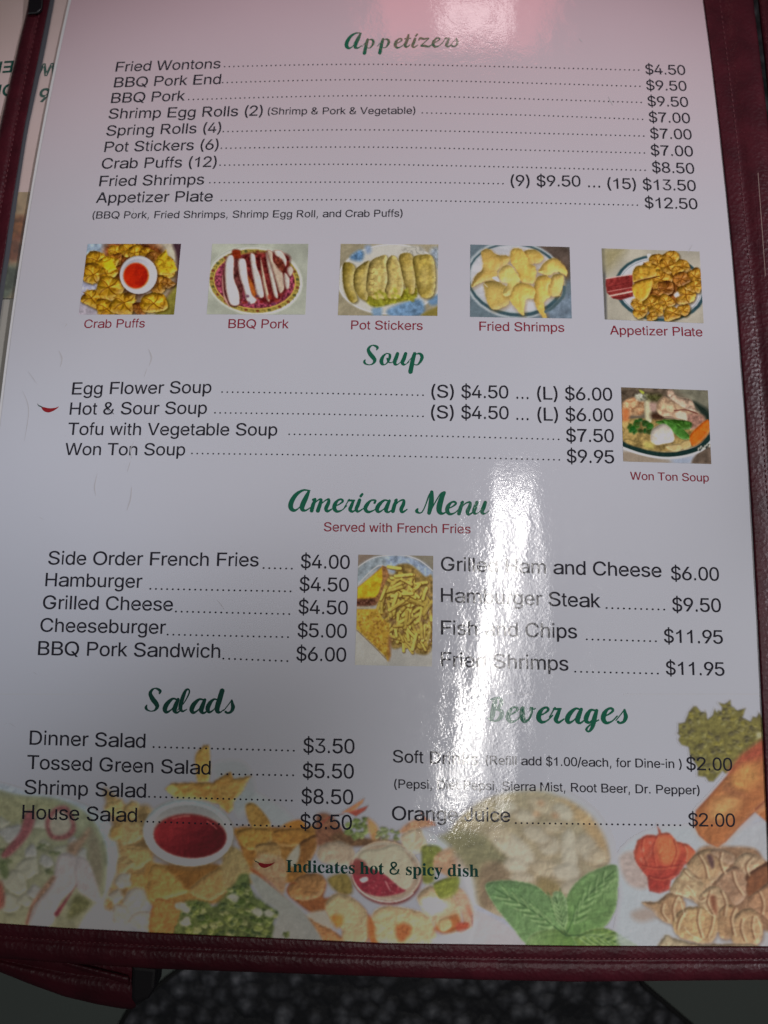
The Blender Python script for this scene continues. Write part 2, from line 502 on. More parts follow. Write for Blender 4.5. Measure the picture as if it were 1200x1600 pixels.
def photo_bbq_pork():
    c = Canvas(315, 376, 490, 496, (150, 152, 146), .8)
    Z = lambda p: zc(p, 315, 375, 6.857)
    c.tint(30, .08)
    c.ell(398, 438, 75, 54, (182, 184, 180), rot=6, soft=2, pill=5, vol=.2)
    cx, cy = Z([(568, 440)])[0]
    c.ell(cx, cy, 71, 50, (148, 128, 62), rot=4, soft=1)
    for k in range(46):
        a = k / 46 * 6.283
        x = cx + 67.5 * np.cos(a); y = cy + 46.5 * np.sin(a) + 4 * np.cos(a)
        if k % 2:
            c.ell(x, y, 2.2, 2.2, (120, 50, 40) if k % 3 else (70, 80, 50), soft=1, alpha=.8)
        c.line([(x - 2.5, y - 1), (x + 2.5, y - 1), (x + 2.5, y + 2)], .7, (70, 60, 30), smooth=False, alpha=.8)
    c.ring(cx, cy, 64, 43.5, 1.2, (190, 150, 70), rot=4)
    c.ell(cx, cy, 63, 42.5, (142, 62, 84), rot=4, soft=1, n=3, na=.35)
    D = (104, 40, 40)
    c.blob(Z([(220, 380), (300, 160), (420, 180), (450, 400), (420, 680), (300, 700), (240, 600)]), (96, 52, 52), soft=2, n=5, na=.25)
    c.blob(Z([(440, 160), (900, 150), (940, 300), (900, 560), (740, 680), (600, 620), (500, 420)]), D, soft=3, n=5, na=.3)
    c.blob(Z([(330, 110), (410, 110), (415, 190), (340, 190)]), (130, 48, 30), soft=1.5, n=3)
    c.blob(Z([(490, 380), (570, 500), (620, 620), (540, 600), (500, 500)]), (160, 84, 36), soft=2, n=4)
    S = [[(255, 240), (290, 165), (345, 190), (345, 400), (400, 560), (400, 690), (310, 690), (265, 560), (250, 400)],
         [(390, 230), (430, 195), (475, 230), (500, 430), (540, 580), (590, 640), (560, 680), (490, 670), (450, 520), (405, 380)],
         [(520, 150), (570, 160), (590, 280), (640, 420), (670, 600), (600, 600), (560, 440), (530, 280)],
         [(630, 190), (650, 260), (690, 450), (730, 640), (700, 640), (660, 480), (640, 330)],
         [(690, 130), (740, 200), (770, 340), (820, 600), (780, 600), (740, 440), (700, 240)],
         [(700, 120), (760, 130), (770, 230), (860, 330), (890, 500), (840, 570), (800, 460), (760, 320)],
         [(780, 110), (860, 120), (910, 210), (900, 280), (860, 220), (790, 160)], [(890, 350), (940, 400), (940, 510), (905, 520), (885, 430)],
         [(920, 300), (960, 280), (985, 330), (950, 390), (920, 350)]]
    CC = [(192, 184, 188), (186, 176, 182), (182, 172, 176), (184, 156, 138), (184, 176, 172), (172, 150, 138), (186, 172, 170), (180, 164, 162), (176, 156, 152)]
    for i, (p, k) in enumerate(zip(S, CC)):
        c.blob([(x - 1.2, y + 1) for x, y in Z(p)], (84, 40, 40), soft=2, alpha=.7)
        c.blob(Z(p), k, soft=.8, pill=4, vol=.35, n=4, na=.05, rim=(150, 90, 80), rimw=1.6, light=(-1, -.2), seed=i)
    c.blob(Z([(780, 190), (850, 200), (890, 300), (870, 350), (800, 280)]), (110, 52, 42), soft=2, n=3, na=.3)
    c.blob(Z([(225, 380), (240, 560), (300, 710), (285, 705), (240, 620), (222, 480)]), (176, 130, 124), soft=1)
    for k in range(14):
        q = np.random.RandomState(k); x, y = Z([(q.uniform(420, 820), q.uniform(600, 690))])[0]
        c.ell(x, y, q.uniform(1.5, 4), q.uniform(1, 2.5), [(124, 40, 40), (150, 60, 50), (90, 50, 80)][k % 3], soft=1.5, alpha=.8)
    c.grain(3, 2)
    return c, [(331.5, 381), (482, 381), (477, 491.5), (323, 491)]


def photo_pot_stickers():
    c = Canvas(522, 376, 692, 498, (140, 130, 112), .8)
    Z = lambda p: zc(p, 522, 375, 7.06)
    c.tint(20, .06)
    c.ell(610, 436, 84, 56, (170, 166, 166), rot=-3, soft=1.5)
    c.ring(610, 436, 82, 54, 1.2, (196, 196, 200), rot=-3)
    B = (96, 124, 160)
    c.blob(Z([(180, 180), (280, 110), (330, 150), (300, 230), (200, 220)]), (84, 116, 156), soft=3, n=4, na=.2)
    c.blob(Z([(340, 70), (400, 60), (410, 130), (360, 150)]), (126, 140, 170), soft=3)
    c.blob(Z([(600, 760), (930, 650), (1000, 780), (900, 850), (640, 850)]), B, soft=3, n=6, na=.14)
    c.blob(Z([(1040, 660), (1150, 600), (1150, 700), (1070, 720)]), B, soft=3)
    c.blob(Z([(420, 760), (520, 740), (520, 850), (440, 850)]), (110, 134, 165), soft=3)
    c.blob(Z([(1060, 120), (1150, 90), (1150, 300), (1100, 260)]), (136, 146, 166), soft=4, n=3, na=.2)
    c.blob(Z([(960, 830), (1150, 740), (1150, 850)]), (124, 110, 56), soft=2)
    c.blob(Z([(750, 100), (900, 60), (1000, 110), (930, 190), (800, 150)]), (166, 162, 160), soft=3, cr=3, cra=.3)
    c.blob(Z([(350, 620), (700, 560), (900, 520), (900, 640), (700, 690), (440, 740)]), (140, 136, 40), soft=2, n=4, na=.2, cr=3, cra=.3)
    K = (168, 146, 84)
    S = [([(95, 280), (150, 245), (230, 300), (215, 500), (260, 660), (180, 680), (105, 520)], (146, 124, 52)),
         ([(225, 350), (300, 270), (390, 240), (370, 450), (370, 650), (290, 640), (220, 520)], (158, 136, 68)),
         ([(400, 240), (480, 190), (580, 180), (590, 400), (560, 640), (420, 640), (355, 560), (360, 400)], (174, 152, 90)),
         ([(575, 260), (640, 170), (720, 250), (770, 480), (730, 630), (600, 640), (560, 560), (590, 430)], (172, 150, 88)),
         ([(720, 170), (840, 150), (890, 280), (890, 560), (830, 590), (780, 500), (740, 330)], (158, 134, 66)),
         ([(870, 200), (980, 160), (1090, 190), (1120, 420), (1090, 610), (990, 640), (920, 560), (890, 380)], (160, 138, 66))]
    for i, (p, k) in enumerate(S):
        c.blob([(x + 1.5, y + 1.5) for x, y in Z(p)], (84, 68, 26), soft=3, alpha=.8)
        c.blob(Z(p), k, soft=1, pill=9, vol=.5, n=5, na=.12, cr=5, cra=.22, crc=(110, 88, 40), light=(-.9, -.4), seed=i + 3, wob=.8)
        x, y = Z([np.mean(p, 0)])[0]
        c.ell(x + 1, y + 3, 5, 14, (198, 180, 126), soft=8, alpha=.45)
    for y0 in (300, 360, 430, 490, 600):
        x, y = Z([(400, y0)])[0]
        c.line([(x - 2, y), (x + 3, y + 1), (x + 6, y - 1)], 1, (112, 86, 46), alpha=.8)
    for i in range(26):
        q = np.random.RandomState(i + 60); x, y = Z([(q.uniform(380, 900), q.uniform(560, 720))])[0]
        c.ell(x, y - (x - 575) * .12 + 3, q.uniform(2, 5), q.uniform(1.5, 3), (150, 150, 50) if i % 2 else (120, 116, 36), rot=q.uniform(0, 90), soft=1.5, alpha=.8)
    c.grain(3, 3)
    return c, [(532.5, 381), (685, 382), (683.5, 493.5), (528, 492.5)]


def photo_fried_shrimps():
    c = Canvas(728, 376, 900, 502, (96, 110, 124), .8)
    Z = lambda p: zc(p, 728, 375, 7.06)
    c.blob(Z([(700, 60), (1150, 60), (1150, 420), (1000, 330)]), (88, 76, 72), soft=8, n=10)
    c.blob(Z([(900, 700), (1170, 600), (1170, 870), (800, 870)]), (100, 114, 134), soft=5, n=8)
    cx, cy = Z([(540, 440)])[0]
    c.ell(cx, cy, 79, 61, (148, 156, 168), soft=1.5, rot=8)
    c.ell(cx + 1, cy, 76, 57.5, (62, 84, 96), soft=1.2, rot=8)
    c.ell(cx, cy - 1, 71.5, 53, (142, 152, 160), soft=1, rot=8)
    c.ell(cx, cy - 2, 70, 52, (166, 166, 180), soft=2, rot=8, n=14, na=.06)
    G = (184, 148, 66)
    S = [([(170, 130), (250, 100), (340, 160), (480, 180), (460, 260), (360, 330), (330, 430), (240, 450), (150, 480), (60, 520), (100, 400), (190, 300)], (176, 144, 78)),
         ([(640, 130), (760, 110), (850, 180), (830, 240), (720, 260), (650, 210)], (170, 138, 68)),
         ([(500, 110), (560, 90), (640, 130), (700, 250), (770, 310), (760, 460), (690, 480), (600, 450), (560, 340), (490, 230)], (186, 154, 78)),
         ([(840, 280), (900, 220), (1000, 205), (1110, 330), (1105, 400), (1060, 370), (1000, 350), (900, 390), (800, 350)], (188, 156, 82)),
         ([(960, 390), (1060, 380), (1080, 470), (1040, 600), (1050, 620), (930, 610), (900, 500)], (186, 156, 90)),
         ([(780, 420), (880, 390), (940, 450), (900, 540), (930, 620), (860, 690), (890, 860), (840, 850), (760, 690), (750, 560)], (186, 152, 76)),
         ([(210, 460), (380, 470), (470, 560), (480, 680), (420, 740), (300, 770), (240, 690), (215, 590)], (168, 142, 78)),
         ([(360, 360), (430, 280), (510, 300), (590, 420), (570, 520), (480, 620), (400, 590), (460, 480), (390, 450)], (194, 168, 98)),
         ([(560, 480), (680, 480), (760, 540), (750, 640), (660, 660), (640, 820), (600, 810), (500, 690), (490, 600)], (188, 156, 80))]
    for i, (p, k) in enumerate(S):
        c.blob([(x + 1.5, y + 2) for x, y in Z(p)], (120, 84, 36), soft=5, alpha=.6)
        c.blob(Z(p), k, soft=1.2, pill=10, vol=.38, n=11, na=.06, seed=i + 2, wob=1.4)
        x, y = Z([np.mean(p, 0)])[0]
        c.ell(x - 1, y - 2, 8, 6, (222, 198, 120), soft=9, alpha=.35)
    c.line(Z([(1085, 520), (1070, 620), (960, 740), (880, 790)]), 5, (78, 96, 106), soft=1.5)
    for p in ([(290, 420), (340, 405), (365, 460)], [(200, 480), (240, 520), (215, 500)]):
        c.blob(Z(p), (196, 196, 200), soft=1)
    c.grain(3, 4)
    return c, [(735, 382), (890, 386), (893.5, 497.5), (734.5, 495)]


def photo_appetizer_plate():
    c = Canvas(934, 380, 1106, 512, (152, 148, 140), .8)
    Z = lambda p: zc(p, 934, 380, 6.977)
    c.tint(30, .05)
    c.blob(Z([(40, 50), (75, 55), (100, 830), (75, 830)]), (88, 88, 92), soft=2)
    c.blob(Z([(60, 60), (300, 60), (100, 300)]), (140, 132, 104), soft=9)
    cx, cy = Z([(680, 490)])[0]
    c.ell(cx, cy, 72, 52, (52, 78, 88), rot=6, soft=1)
    c.ell(cx, cy - .5, 66.5, 47.5, (172, 172, 184), rot=6, soft=1)
    c.ring(cx, cy, 64, 45.5, .8, (90, 110, 120), rot=6)
    c.ell(cx, cy, 60, 42, (164, 164, 176), rot=6, soft=6)
    c.blob(Z([(540, 120), (580, 120), (585, 165), (545, 165)]), (180, 180, 186), soft=1)
    c.blob(Z([(90, 390), (380, 340), (385, 580), (250, 620), (160, 600), (100, 540), (85, 450)]), (132, 52, 52), smooth=False, soft=1, n=5, na=.15)
    c.line(Z([(90, 385), (240, 360), (380, 340)]), 1.6, (196, 150, 150))
    c.line(Z([(110, 530), (240, 505), (380, 480)]), 1.2, (176, 112, 110))
    c.line(Z([(130, 575), (260, 550), (380, 525)]), 2.4, (196, 154, 148))
    c.line(Z([(170, 600), (280, 590), (350, 570)]), 1.4, (96, 36, 38))
    c.line(Z([(110, 480), (240, 450), (380, 420)]), .8, (96, 40, 42))
    D = (112, 66, 32)
    c.blob(Z([(390, 420), (640, 240), (900, 300), (1000, 420), (920, 640), (700, 680), (560, 640)]), D, soft=4, n=5, na=.3)
    G = (186, 136, 44)
    for i, (x0, y0, r, *k) in enumerate([(650, 190, 13), (790, 150, 12), (760, 250, 17), (930, 250, 13), (560, 290, 18), (860, 300, 9),
                                         (690, 400, 17), (1050, 360, 14), (910, 390, 14, (164, 106, 44)), (740, 500, 15, (150, 94, 40)), (650, 560, 11, (166, 110, 50)),
                                         (960, 560, 18), (1050, 470, 13), (580, 660, 15), (740, 640, 14), (650, 720, 11), (820, 760, 15), (930, 730, 11),
                                         (430, 650, 11), (460, 740, 12), (590, 800, 10)]):
        x, y = Z([(x0, y0)])[0]
        puff(c, x, y, r * 1.15, 300 + i, k[0] if k else G, n=6, cr=4)
    c.blob(Z([(385, 300), (440, 245), (600, 260), (640, 350), (500, 400), (400, 430), (380, 370)]), (184, 138, 46), soft=1, pill=6, vol=.45, n=4, na=.12, cr=5, cra=.35, seed=5)
    c.blob(Z([(380, 460), (500, 400), (590, 390), (590, 480), (540, 590), (470, 630), (400, 580)]), (188, 140, 44), soft=1, pill=6, vol=.5, n=4, na=.12, seed=6)
    c.line(Z([(400, 430), (490, 400), (600, 375), (670, 360)]), 1.6, (84, 44, 26))
    c.blob(Z([(830, 560), (870, 530), (890, 570), (850, 590)]), (190, 186, 186), soft=1.5)
    c.grain(3, 5)
    return c, [(940, 388), (1093, 393), (1099.5, 505), (945, 499)]


def photo_won_ton_soup():
    c = Canvas(964, 598, 1118, 732, (100, 90, 80), .8)
    Z = lambda p: zc(p, 964, 598, 7.79)
    c.blob(Z([(50, 50), (600, 50), (560, 260), (50, 240)]), (92, 80, 70), soft=6, n=8, na=.2)
    c.blob(Z([(700, 60), (1110, 90), (1120, 450), (900, 230)]), (118, 116, 104), soft=6, n=12, na=.12)
    c.blob(Z([(920, 230), (1010, 260), (1120, 350), (1120, 470), (1040, 400)]), (44, 54, 50), soft=3)
    c.blob(Z([(60, 800), (1120, 800), (1040, 900), (900, 990), (60, 990)]), (168, 168, 180), soft=4, n=14)
    c.blob(Z([(90, 830), (500, 920), (680, 970), (90, 970)]), (140, 126, 116), soft=3)
    c.blob(Z([(690, 920), (920, 900), (880, 990), (690, 990)]), (140, 150, 176), soft=5)
    c.blob(Z([(960, 880), (1150, 720), (1160, 1000), (920, 990)]), (104, 90, 82), soft=2, n=8)
    c.line(Z([(60, 760), (300, 840), (560, 885), (800, 870), (1010, 800), (1130, 690)]), 11, (176, 178, 184))
    c.line(Z([(60, 740), (300, 825), (560, 872), (800, 855), (1010, 785), (1130, 660)]), 7.5, (38, 58, 58))
    c.blob(Z([(60, 470), (150, 440), (500, 440), (1130, 500), (1110, 620), (1000, 740), (800, 820), (560, 845), (300, 800), (70, 700)]), (150, 126, 78), soft=1.5, n=7, na=.18, cr=6, cra=.3)
    c.blob(Z([(75, 240), (240, 170), (320, 200), (320, 380), (160, 400), (80, 440)]), (178, 140, 108), soft=2, n=5, na=.2, cr=5, cra=.4, crc=(110, 62, 40))
    c.blob(Z([(70, 330), (140, 330), (140, 450), (75, 460)]), (188, 108, 66), soft=3)
    c.blob(Z([(340, 220), (410, 210), (425, 460), (350, 460)]), (180, 172, 146), soft=1.5, pill=4, vol=.4)
    c.blob(Z([(230, 140), (360, 140), (370, 190), (300, 230), (230, 200)]), (150, 150, 138), soft=2, n=3, na=.25)
    c.blob(Z([(270, 85), (330, 110), (320, 140), (280, 110)]), (150, 160, 60), soft=1)
    c.blob(Z([(400, 240), (480, 230), (470, 350), (410, 340)]), (156, 128, 122), soft=2)
    c.blob(Z([(350, 140), (540, 150), (500, 230), (380, 210)]), (72, 72, 46), soft=4, n=3, na=.3)
    c.blob(Z([(420, 370), (560, 380), (560, 450), (430, 440)]), (72, 50, 40), soft=4)
    c.blob(Z([(490, 250), (560, 170), (640, 200), (780, 280), (960, 350), (1060, 440), (980, 540), (860, 560), (680, 420), (560, 410), (490, 350)]), (186, 158, 130), soft=1.5, pill=10, vol=.4, n=7, na=.1, cr=9, cra=.4, crc=(120, 78, 66))
    c.blob(Z([(610, 90), (670, 90), (740, 170), (900, 210), (960, 330), (1000, 360), (840, 320), (700, 230), (620, 160)]), (180, 152, 136), soft=1.5, pill=6, vol=.5, cr=6, cra=.4, n=5)
    c.blob(Z([(860, 380), (1050, 400), (1050, 480), (940, 560), (850, 520)]), (146, 108, 98), soft=3, n=4, na=.15)
    c.blob(Z([(710, 370), (830, 360), (850, 460), (760, 460)]), (190, 170, 158), soft=1.5)
    c.line(Z([(700, 340), (840, 330), (980, 380)]), 2, (120, 74, 66))
    c.line(Z([(580, 420), (700, 430), (830, 460)]), 1.6, (150, 124, 110))
    for i in range(34):
        q = np.random.RandomState(i + 400); x, y = Z([(q.uniform(150, 430), q.uniform(440, 620))])[0]
        if (x - 1001) ** 2 / 350 + (y - 668) ** 2 / 170 < 1.1:
            c.ell(x, y, q.uniform(2.5, 4.5), q.uniform(2.5, 4), (38 + i % 3 * 12, 74 + i % 4 * 9, 40), soft=1.5, pill=2, vol=.4)
    c.blob(Z([(470, 480), (600, 450), (800, 455), (910, 490), (890, 560), (800, 570), (600, 530)]), (62, 104, 42), soft=1, pill=4, vol=.4, n=4, na=.2)
    c.blob(Z([(560, 450), (680, 480), (800, 560), (900, 670), (860, 700), (760, 670), (640, 560)]), (70, 120, 50), soft=1, pill=4, vol=.5, n=5, na=.15)
    c.blob(Z([(410, 640), (440, 560), (560, 500), (650, 550), (695, 640), (680, 720), (560, 745), (490, 760), (420, 730)]), (190, 180, 176), soft=1.2, pill=9, vol=.4, n=5, na=.06)
    c.blob(Z([(600, 760), (780, 740), (830, 780), (720, 840), (620, 810)]), (180, 156, 112), soft=1.5, pill=4, vol=.4)
    c.blob(Z([(780, 720), (900, 690), (890, 780), (810, 810)]), (176, 152, 104), soft=1.5, pill=4, vol=.4)
    c.blob(Z([(340, 720), (440, 740), (440, 800), (340, 790)]), (170, 160, 90), soft=3)
    c.blob(Z([(890, 640), (1000, 520), (1110, 450), (1125, 580), (1040, 700), (940, 770), (900, 740)]), (206, 98, 30), soft=1.2, pill=5, vol=.3, n=4, na=.1)
    for i in range(12):
        x, y = Z([(985 + i * 13, 800 - i * 5 + (i % 3) * 12)])[0]
        c.ell(x, y, 1.6, 2.4, (178, 176, 172) if i % 2 else (60, 66, 66), soft=.8, rot=20)
    c.grain(3, 6)
    return c, [(970.5, 605), (1106, 610), (1111.5, 725), (974, 721)]


def photo_sandwich_fries():
    c = Canvas(548, 860, 684, 1046, (158, 150, 152), .8)
    Z = lambda p: zc(p, 548, 860, 8.647)
    c.tint(25, .05)
    c.blob(Z([(100, 60), (450, 60), (300, 100), (100, 230)]), (128, 110, 104), soft=2)
    c.blob(Z([(800, 60), (1120, 60), (1120, 280), (980, 150)]), (126, 116, 108), soft=2)
    c.blob(Z([(100, 230), (300, 100), (450, 70), (500, 200), (300, 300), (100, 460)]), (134, 140, 156), soft=3, n=6, na=.12)
    c.blob(Z([(480, 80), (760, 80), (1000, 180), (1110, 290), (1110, 380), (1000, 360), (800, 200), (560, 300)]), (132, 142, 172), soft=3, n=6, na=.15)
    c.line(Z([(100, 225), (250, 125), (430, 75), (700, 65), (920, 130), (1110, 275)]), 1.3, (192, 188, 192))
    c.line(Z([(100, 460), (250, 300), (400, 200), (520, 260)]), 1.8, (176, 170, 178))
    F = (188, 158, 76)
    c.blob(Z([(420, 360), (590, 320), (620, 200), (800, 190), (1000, 350), (1110, 400), (1100, 1300), (900, 1400), (780, 1290), (560, 1320), (500, 1000), (360, 800)]), (140, 112, 66), soft=2, n=5, na=.2)
    q = np.random.RandomState(8)
    for i in range(190):
        x0 = q.uniform(390, 1100); y0 = q.uniform(210, 1380)
        if y0 < 330 and x0 < 620: continue
        if x0 < 520 and y0 > 800 and y0 < 1300: continue
        if y0 > 1280 and x0 < 760: continue
        if y0 < 330 + (x0 - 800) * .6 and x0 > 800: continue
        a = (q.normal(115, 28) if y0 > 700 else q.choice([q.normal(100, 30), q.normal(20, 25), q.normal(150, 20)])) * np.pi / 180
        L = q.uniform(110, 240)
        x, y = Z([(x0, y0)])[0]; dx = L / 8.6 * np.cos(a); dy = L / 8.6 * np.sin(a)
        dx = max(min(dx, 674 - x), 556 - x)
        if y0 > 1150: dy = -abs(dy)
        w = q.uniform(3.9, 5.2); k = np.array(F) * q.uniform(.84, 1.08)
        c.line([(x + .8, y + 1.2), (x + dx * .5 + 1, y + dy * .5 + 1.6), (x + dx + .8, y + dy + 1.2)], w + 1.2, (104, 72, 38), alpha=.7, soft=1.5)
        c.line([(x, y), (x + dx * .5 + q.uniform(-1, 1), y + dy * .5), (x + dx, y + dy)], w, k, soft=.9, n=5, na=.08)
        c.line([(x - .4, y - .4), (x + dx * .5 - .4, y + dy * .5 - .4), (x + dx - .4, y + dy - .4)], w * .35, np.minimum(k * 1.12, 255), soft=1.2, alpha=.7)
    for x0, y0 in ((540, 940), (580, 980), (920, 560), (960, 930), (690, 1100), (540, 1210), (470, 690), (740, 370), (1060, 860), (900, 1040)):
        x, y = Z([(x0, y0)])[0]
        c.ell(x, y, q.uniform(2.5, 6), q.uniform(2, 4), (112, 80, 66), soft=3, alpha=.65, rot=q.uniform(0, 180))
    c.blob(Z([(90, 500), (300, 330), (430, 205), (480, 220), (520, 340), (450, 480), (400, 640), (340, 740), (80, 750)]), (146, 100, 66), soft=1, smooth=False, n=4, na=.15)
    c.blob(Z([(90, 505), (300, 335), (420, 230), (430, 380), (380, 570), (330, 640), (200, 660), (90, 650)]), (190, 146, 34), soft=1.2, smooth=False, n=6, na=.12)
    c.blob(Z([(80, 670), (200, 650), (330, 650), (310, 740), (80, 750)]), (104, 66, 56), soft=3, n=3, na=.25)
    c.line(Z([(80, 765), (200, 768), (260, 765)]), .9, (186, 160, 130))
    c.blob(Z([(80, 790), (350, 790), (420, 900), (520, 1010), (520, 1300), (540, 1420), (500, 1500), (470, 1440), (300, 1270), (75, 1060)]), (176, 134, 52), soft=1.2, smooth=False, n=7, na=.12)
    for i in range(230):
        x0 = q.uniform(85, 520); y0 = q.uniform(840, 1440)
        if (y0 - 1060) > (x0 - 75) * .95: continue
        x, y = Z([(x0, y0)])[0]
        c.ell(x, y, q.uniform(.8, 2.0), q.uniform(.6, 1.3), [(118, 72, 40), (140, 92, 40), (200, 160, 84)][i % 3], soft=1.2, alpha=.6, rot=q.uniform(0, 180))
    c.blob(Z([(505, 1180), (545, 1190), (540, 1420), (510, 1480)]), (140, 92, 60), soft=2.5, alpha=.8)
    c.line(Z([(80, 1075), (300, 1285), (480, 1470)]), 1.4, (122, 96, 70), alpha=.7)
    c.grain(3.5, 7)
    return c, [(560, 866.5), (677, 868.5), (675, 1041.5), (554.5, 1039)]


def leafy(c, cx, cy, r, seed, cols, k=26, sq=.7):
    q = np.random.RandomState(seed)
    for i in range(k):
        a = q.uniform(0, 6.28); d = r * np.sqrt(q.rand())
        x = cx + d * np.cos(a); y = cy + d * sq * np.sin(a)
        c.blob(jag(x, y, q.uniform(.12, .26) * r + 2, seed * 50 + i, 6, .8, lo=.5), cols[i % len(cols)], soft=1.3, pill=2.5, vol=.45, n=3, na=.15, seed=i, wob=1)


def food_banner():
    """The fading food picture along the foot of the page; alpha 0 is bare paper."""
    c = Canvas(-64, 1084, 1224, 1492, (140, 140, 148), 1.25, a=0.0)
    c.NS = .5
    A = lambda p: zc(p, 0, 1230, 6)
    B = lambda p: zc(p, 190, 1150, 6)
    Cc = lambda p: zc(p, 150, 1320, 4)
    D = lambda p: zc(p, 350, 1230, 4.8)
    E = lambda p: zc(p, 540, 1230, 5)
    F = lambda p: zc(p, 700, 1180, 4.2857)
    G = lambda p: zc(p, 940, 1280, 4.615)
    H = lambda p: zc(p, 1040, 1080, 6.4)
    q = np.random.RandomState(4)
    # ---- salad bowl, left
    c.blob([(-70, 1238), (60, 1240), (140, 1262), (180, 1300), (190, 1345), (182, 1400), (150, 1450), (120, 1495), (-70, 1495)], (114, 127, 146), soft=3, alpha=.95, smooth=True)
    c.blob([(-70, 1246), (40, 1244), (95, 1250), (140, 1275), (165, 1320), (168, 1360), (160, 1405), (130, 1440), (90, 1495), (-70, 1495)], (104, 112, 100), soft=3, n=14, na=.12, cr=12, cra=.2)
    c.blob([(-70, 1246), (40, 1246), (90, 1256), (60, 1275), (0, 1290), (-70, 1300)], (104, 110, 92), soft=5, n=6, na=.15)
    c.blob(A([(850, 380), (930, 520), (960, 760), (930, 960), (860, 820), (820, 560)]), (96, 96, 88), soft=4, n=6)
    W = (114, 122, 120)
    for i, (x, y, r) in enumerate([(100, 420, 95), (20, 330, 60), (380, 330, 70), (290, 600, 70), (250, 750, 110), (160, 880, 120), (430, 700, 70), (400, 540, 60),
                                   (600, 620, 90), (700, 520, 60), (90, 1100, 100), (240, 1060, 80), (330, 980, 70), (20, 760, 60), (560, 960, 90), (760, 640, 70)]):
        px, py = A([(x, y)])[0]
        c.blob([(a + 1, b + 2) for a, b in jag(px, py, r / 5.2, i + 40, 8, .9)], (78, 84, 72), soft=3, alpha=.6)
        c.blob(jag(px, py, r / 5.2, i + 40, 8, .9), W if i % 3 else (112, 120, 128), soft=1.5, pill=6, vol=.28, n=7, na=.06, seed=i, wob=2, cr=9, cra=.12)
    for i, (x, y) in enumerate([(120, 560), (400, 560), (470, 800), (60, 700), (220, 300), (30, 600), (500, 620)]):
        px, py = A([(x, y)])[0]
        leafy(c, px, py, 8, 500 + i, [(70, 84, 62), (86, 96, 70), (64, 76, 60)], 7)
    c.blob(A([(20, 620), (180, 430), (240, 240), (325, 240), (300, 400), (180, 560), (60, 660)]), (104, 68, 76), soft=2, n=3, na=.14, pill=3, vol=.25)
    c.blob(A([(430, 300), (520, 190), (640, 190), (710, 380), (640, 480), (500, 490), (440, 420)]), (104, 70, 76), soft=2, n=4, na=.2)
    c.blob(A([(470, 320), (540, 230), (620, 250), (670, 360), (610, 440), (510, 450), (470, 390)]), (114, 116, 114), soft=2, n=6)
    c.blob(A([(640, 540), (740, 480), (830, 380), (840, 440), (760, 570), (690, 670), (640, 640)]), (104, 92, 84), soft=3.5, n=4, na=.2)
    c.blob(A([(550, 640), (700, 640), (740, 780), (700, 940), (560, 1080), (480, 1290), (270, 1290), (340, 1080), (480, 900)]), (118, 120, 132), soft=2, pill=8, vol=.25, n=10, na=.05)
    c.blob(A([(720, 660), (830, 700), (930, 980), (930, 1080), (760, 1000), (700, 860)]), (116, 118, 130), soft=2, pill=6, vol=.25, n=9, na=.05)
    c.line(A([(720, 910, 4), (640, 1030, 16), (530, 1190, 44)]), 1, (96, 50, 62), soft=1)
    c.line(A([(500, 850, 40), (430, 940, 50), (350, 1040, 40), (290, 1120, 20), (250, 1280, 24)]), 1, (108, 92, 84), soft=3, n=3)
    c.line(A([(250, 1280, 18), (300, 1130, 12), (360, 1040, 8)]), 1, (104, 70, 66), soft=1.6)
    c.blob(A([(700, 1020), (800, 1030), (850, 1100), (760, 1180), (640, 1230), (660, 1120)]), (84, 90, 66), soft=4, n=4, na=.2)
    c.blob(A([(0, 880), (40, 1000), (30, 1120), (-60, 1130)]), (108, 70, 66), soft=3)
    c.blob(A([(0, 680), (60, 700), (80, 820), (40, 860), (-10, 760)]), (74, 88, 66), soft=2)
    c.blob([(168, 1290), (182, 1310), (188, 1345), (182, 1390), (168, 1410), (170, 1350)], (116, 130, 150), soft=3)
    c.blob([(128, 1440), (160, 1405), (190, 1420), (210, 1495), (110, 1495)], (116, 122, 138), soft=4)
    c.smear(-60, 1240, 190, 1480, 2)
    # ---- napkin folds and plate behind the sauce cup
    c.blob(D([(60, 20), (230, 40), (500, 220), (440, 300), (330, 240), (200, 130), (120, 230), (70, 120)]), (122, 128, 138), soft=4, alpha=.6)
    c.blob(B([(880, 260), (1100, 240), (1200, 330), (1240, 560), (1050, 700), (900, 420)]), (112, 116, 126), soft=4, alpha=.5)
    # ---- cheese parcels round the sauce cup
    O = np.array((136, 104, 58)); Y = (138, 118, 70)
    c.blob(B([(690, 180), (740, 110), (790, 80), (825, 120), (825, 400), (720, 430), (695, 330)]), (142, 112, 62), soft=1.8, pill=6, vol=.4, n=5, na=.1, cr=6, cra=.3, crc=(110, 70, 30), wob=1)
    c.blob(B([(410, 500), (460, 440), (720, 430), (850, 430), (1020, 330), (1050, 400), (1215, 370), (1130, 520), (1050, 620), (1050, 680), (1000, 730), (900, 640), (760, 600), (500, 580)]),
           O, soft=1.8, pill=8, vol=.35, n=5, na=.14, cr=8, cra=.35, crc=(112, 66, 26), smooth=False, wob=1.6)
    c.ell(*B([(470, 500)])[0], 8, 7, (140, 128, 80), soft=2)
    c.blob([(162, 1232), (200, 1258), (236, 1262), (240, 1330), (236, 1400), (165, 1420), (185, 1350), (178, 1300)], (118, 100, 72), soft=4, n=8, na=.2, cr=10, cra=.3)
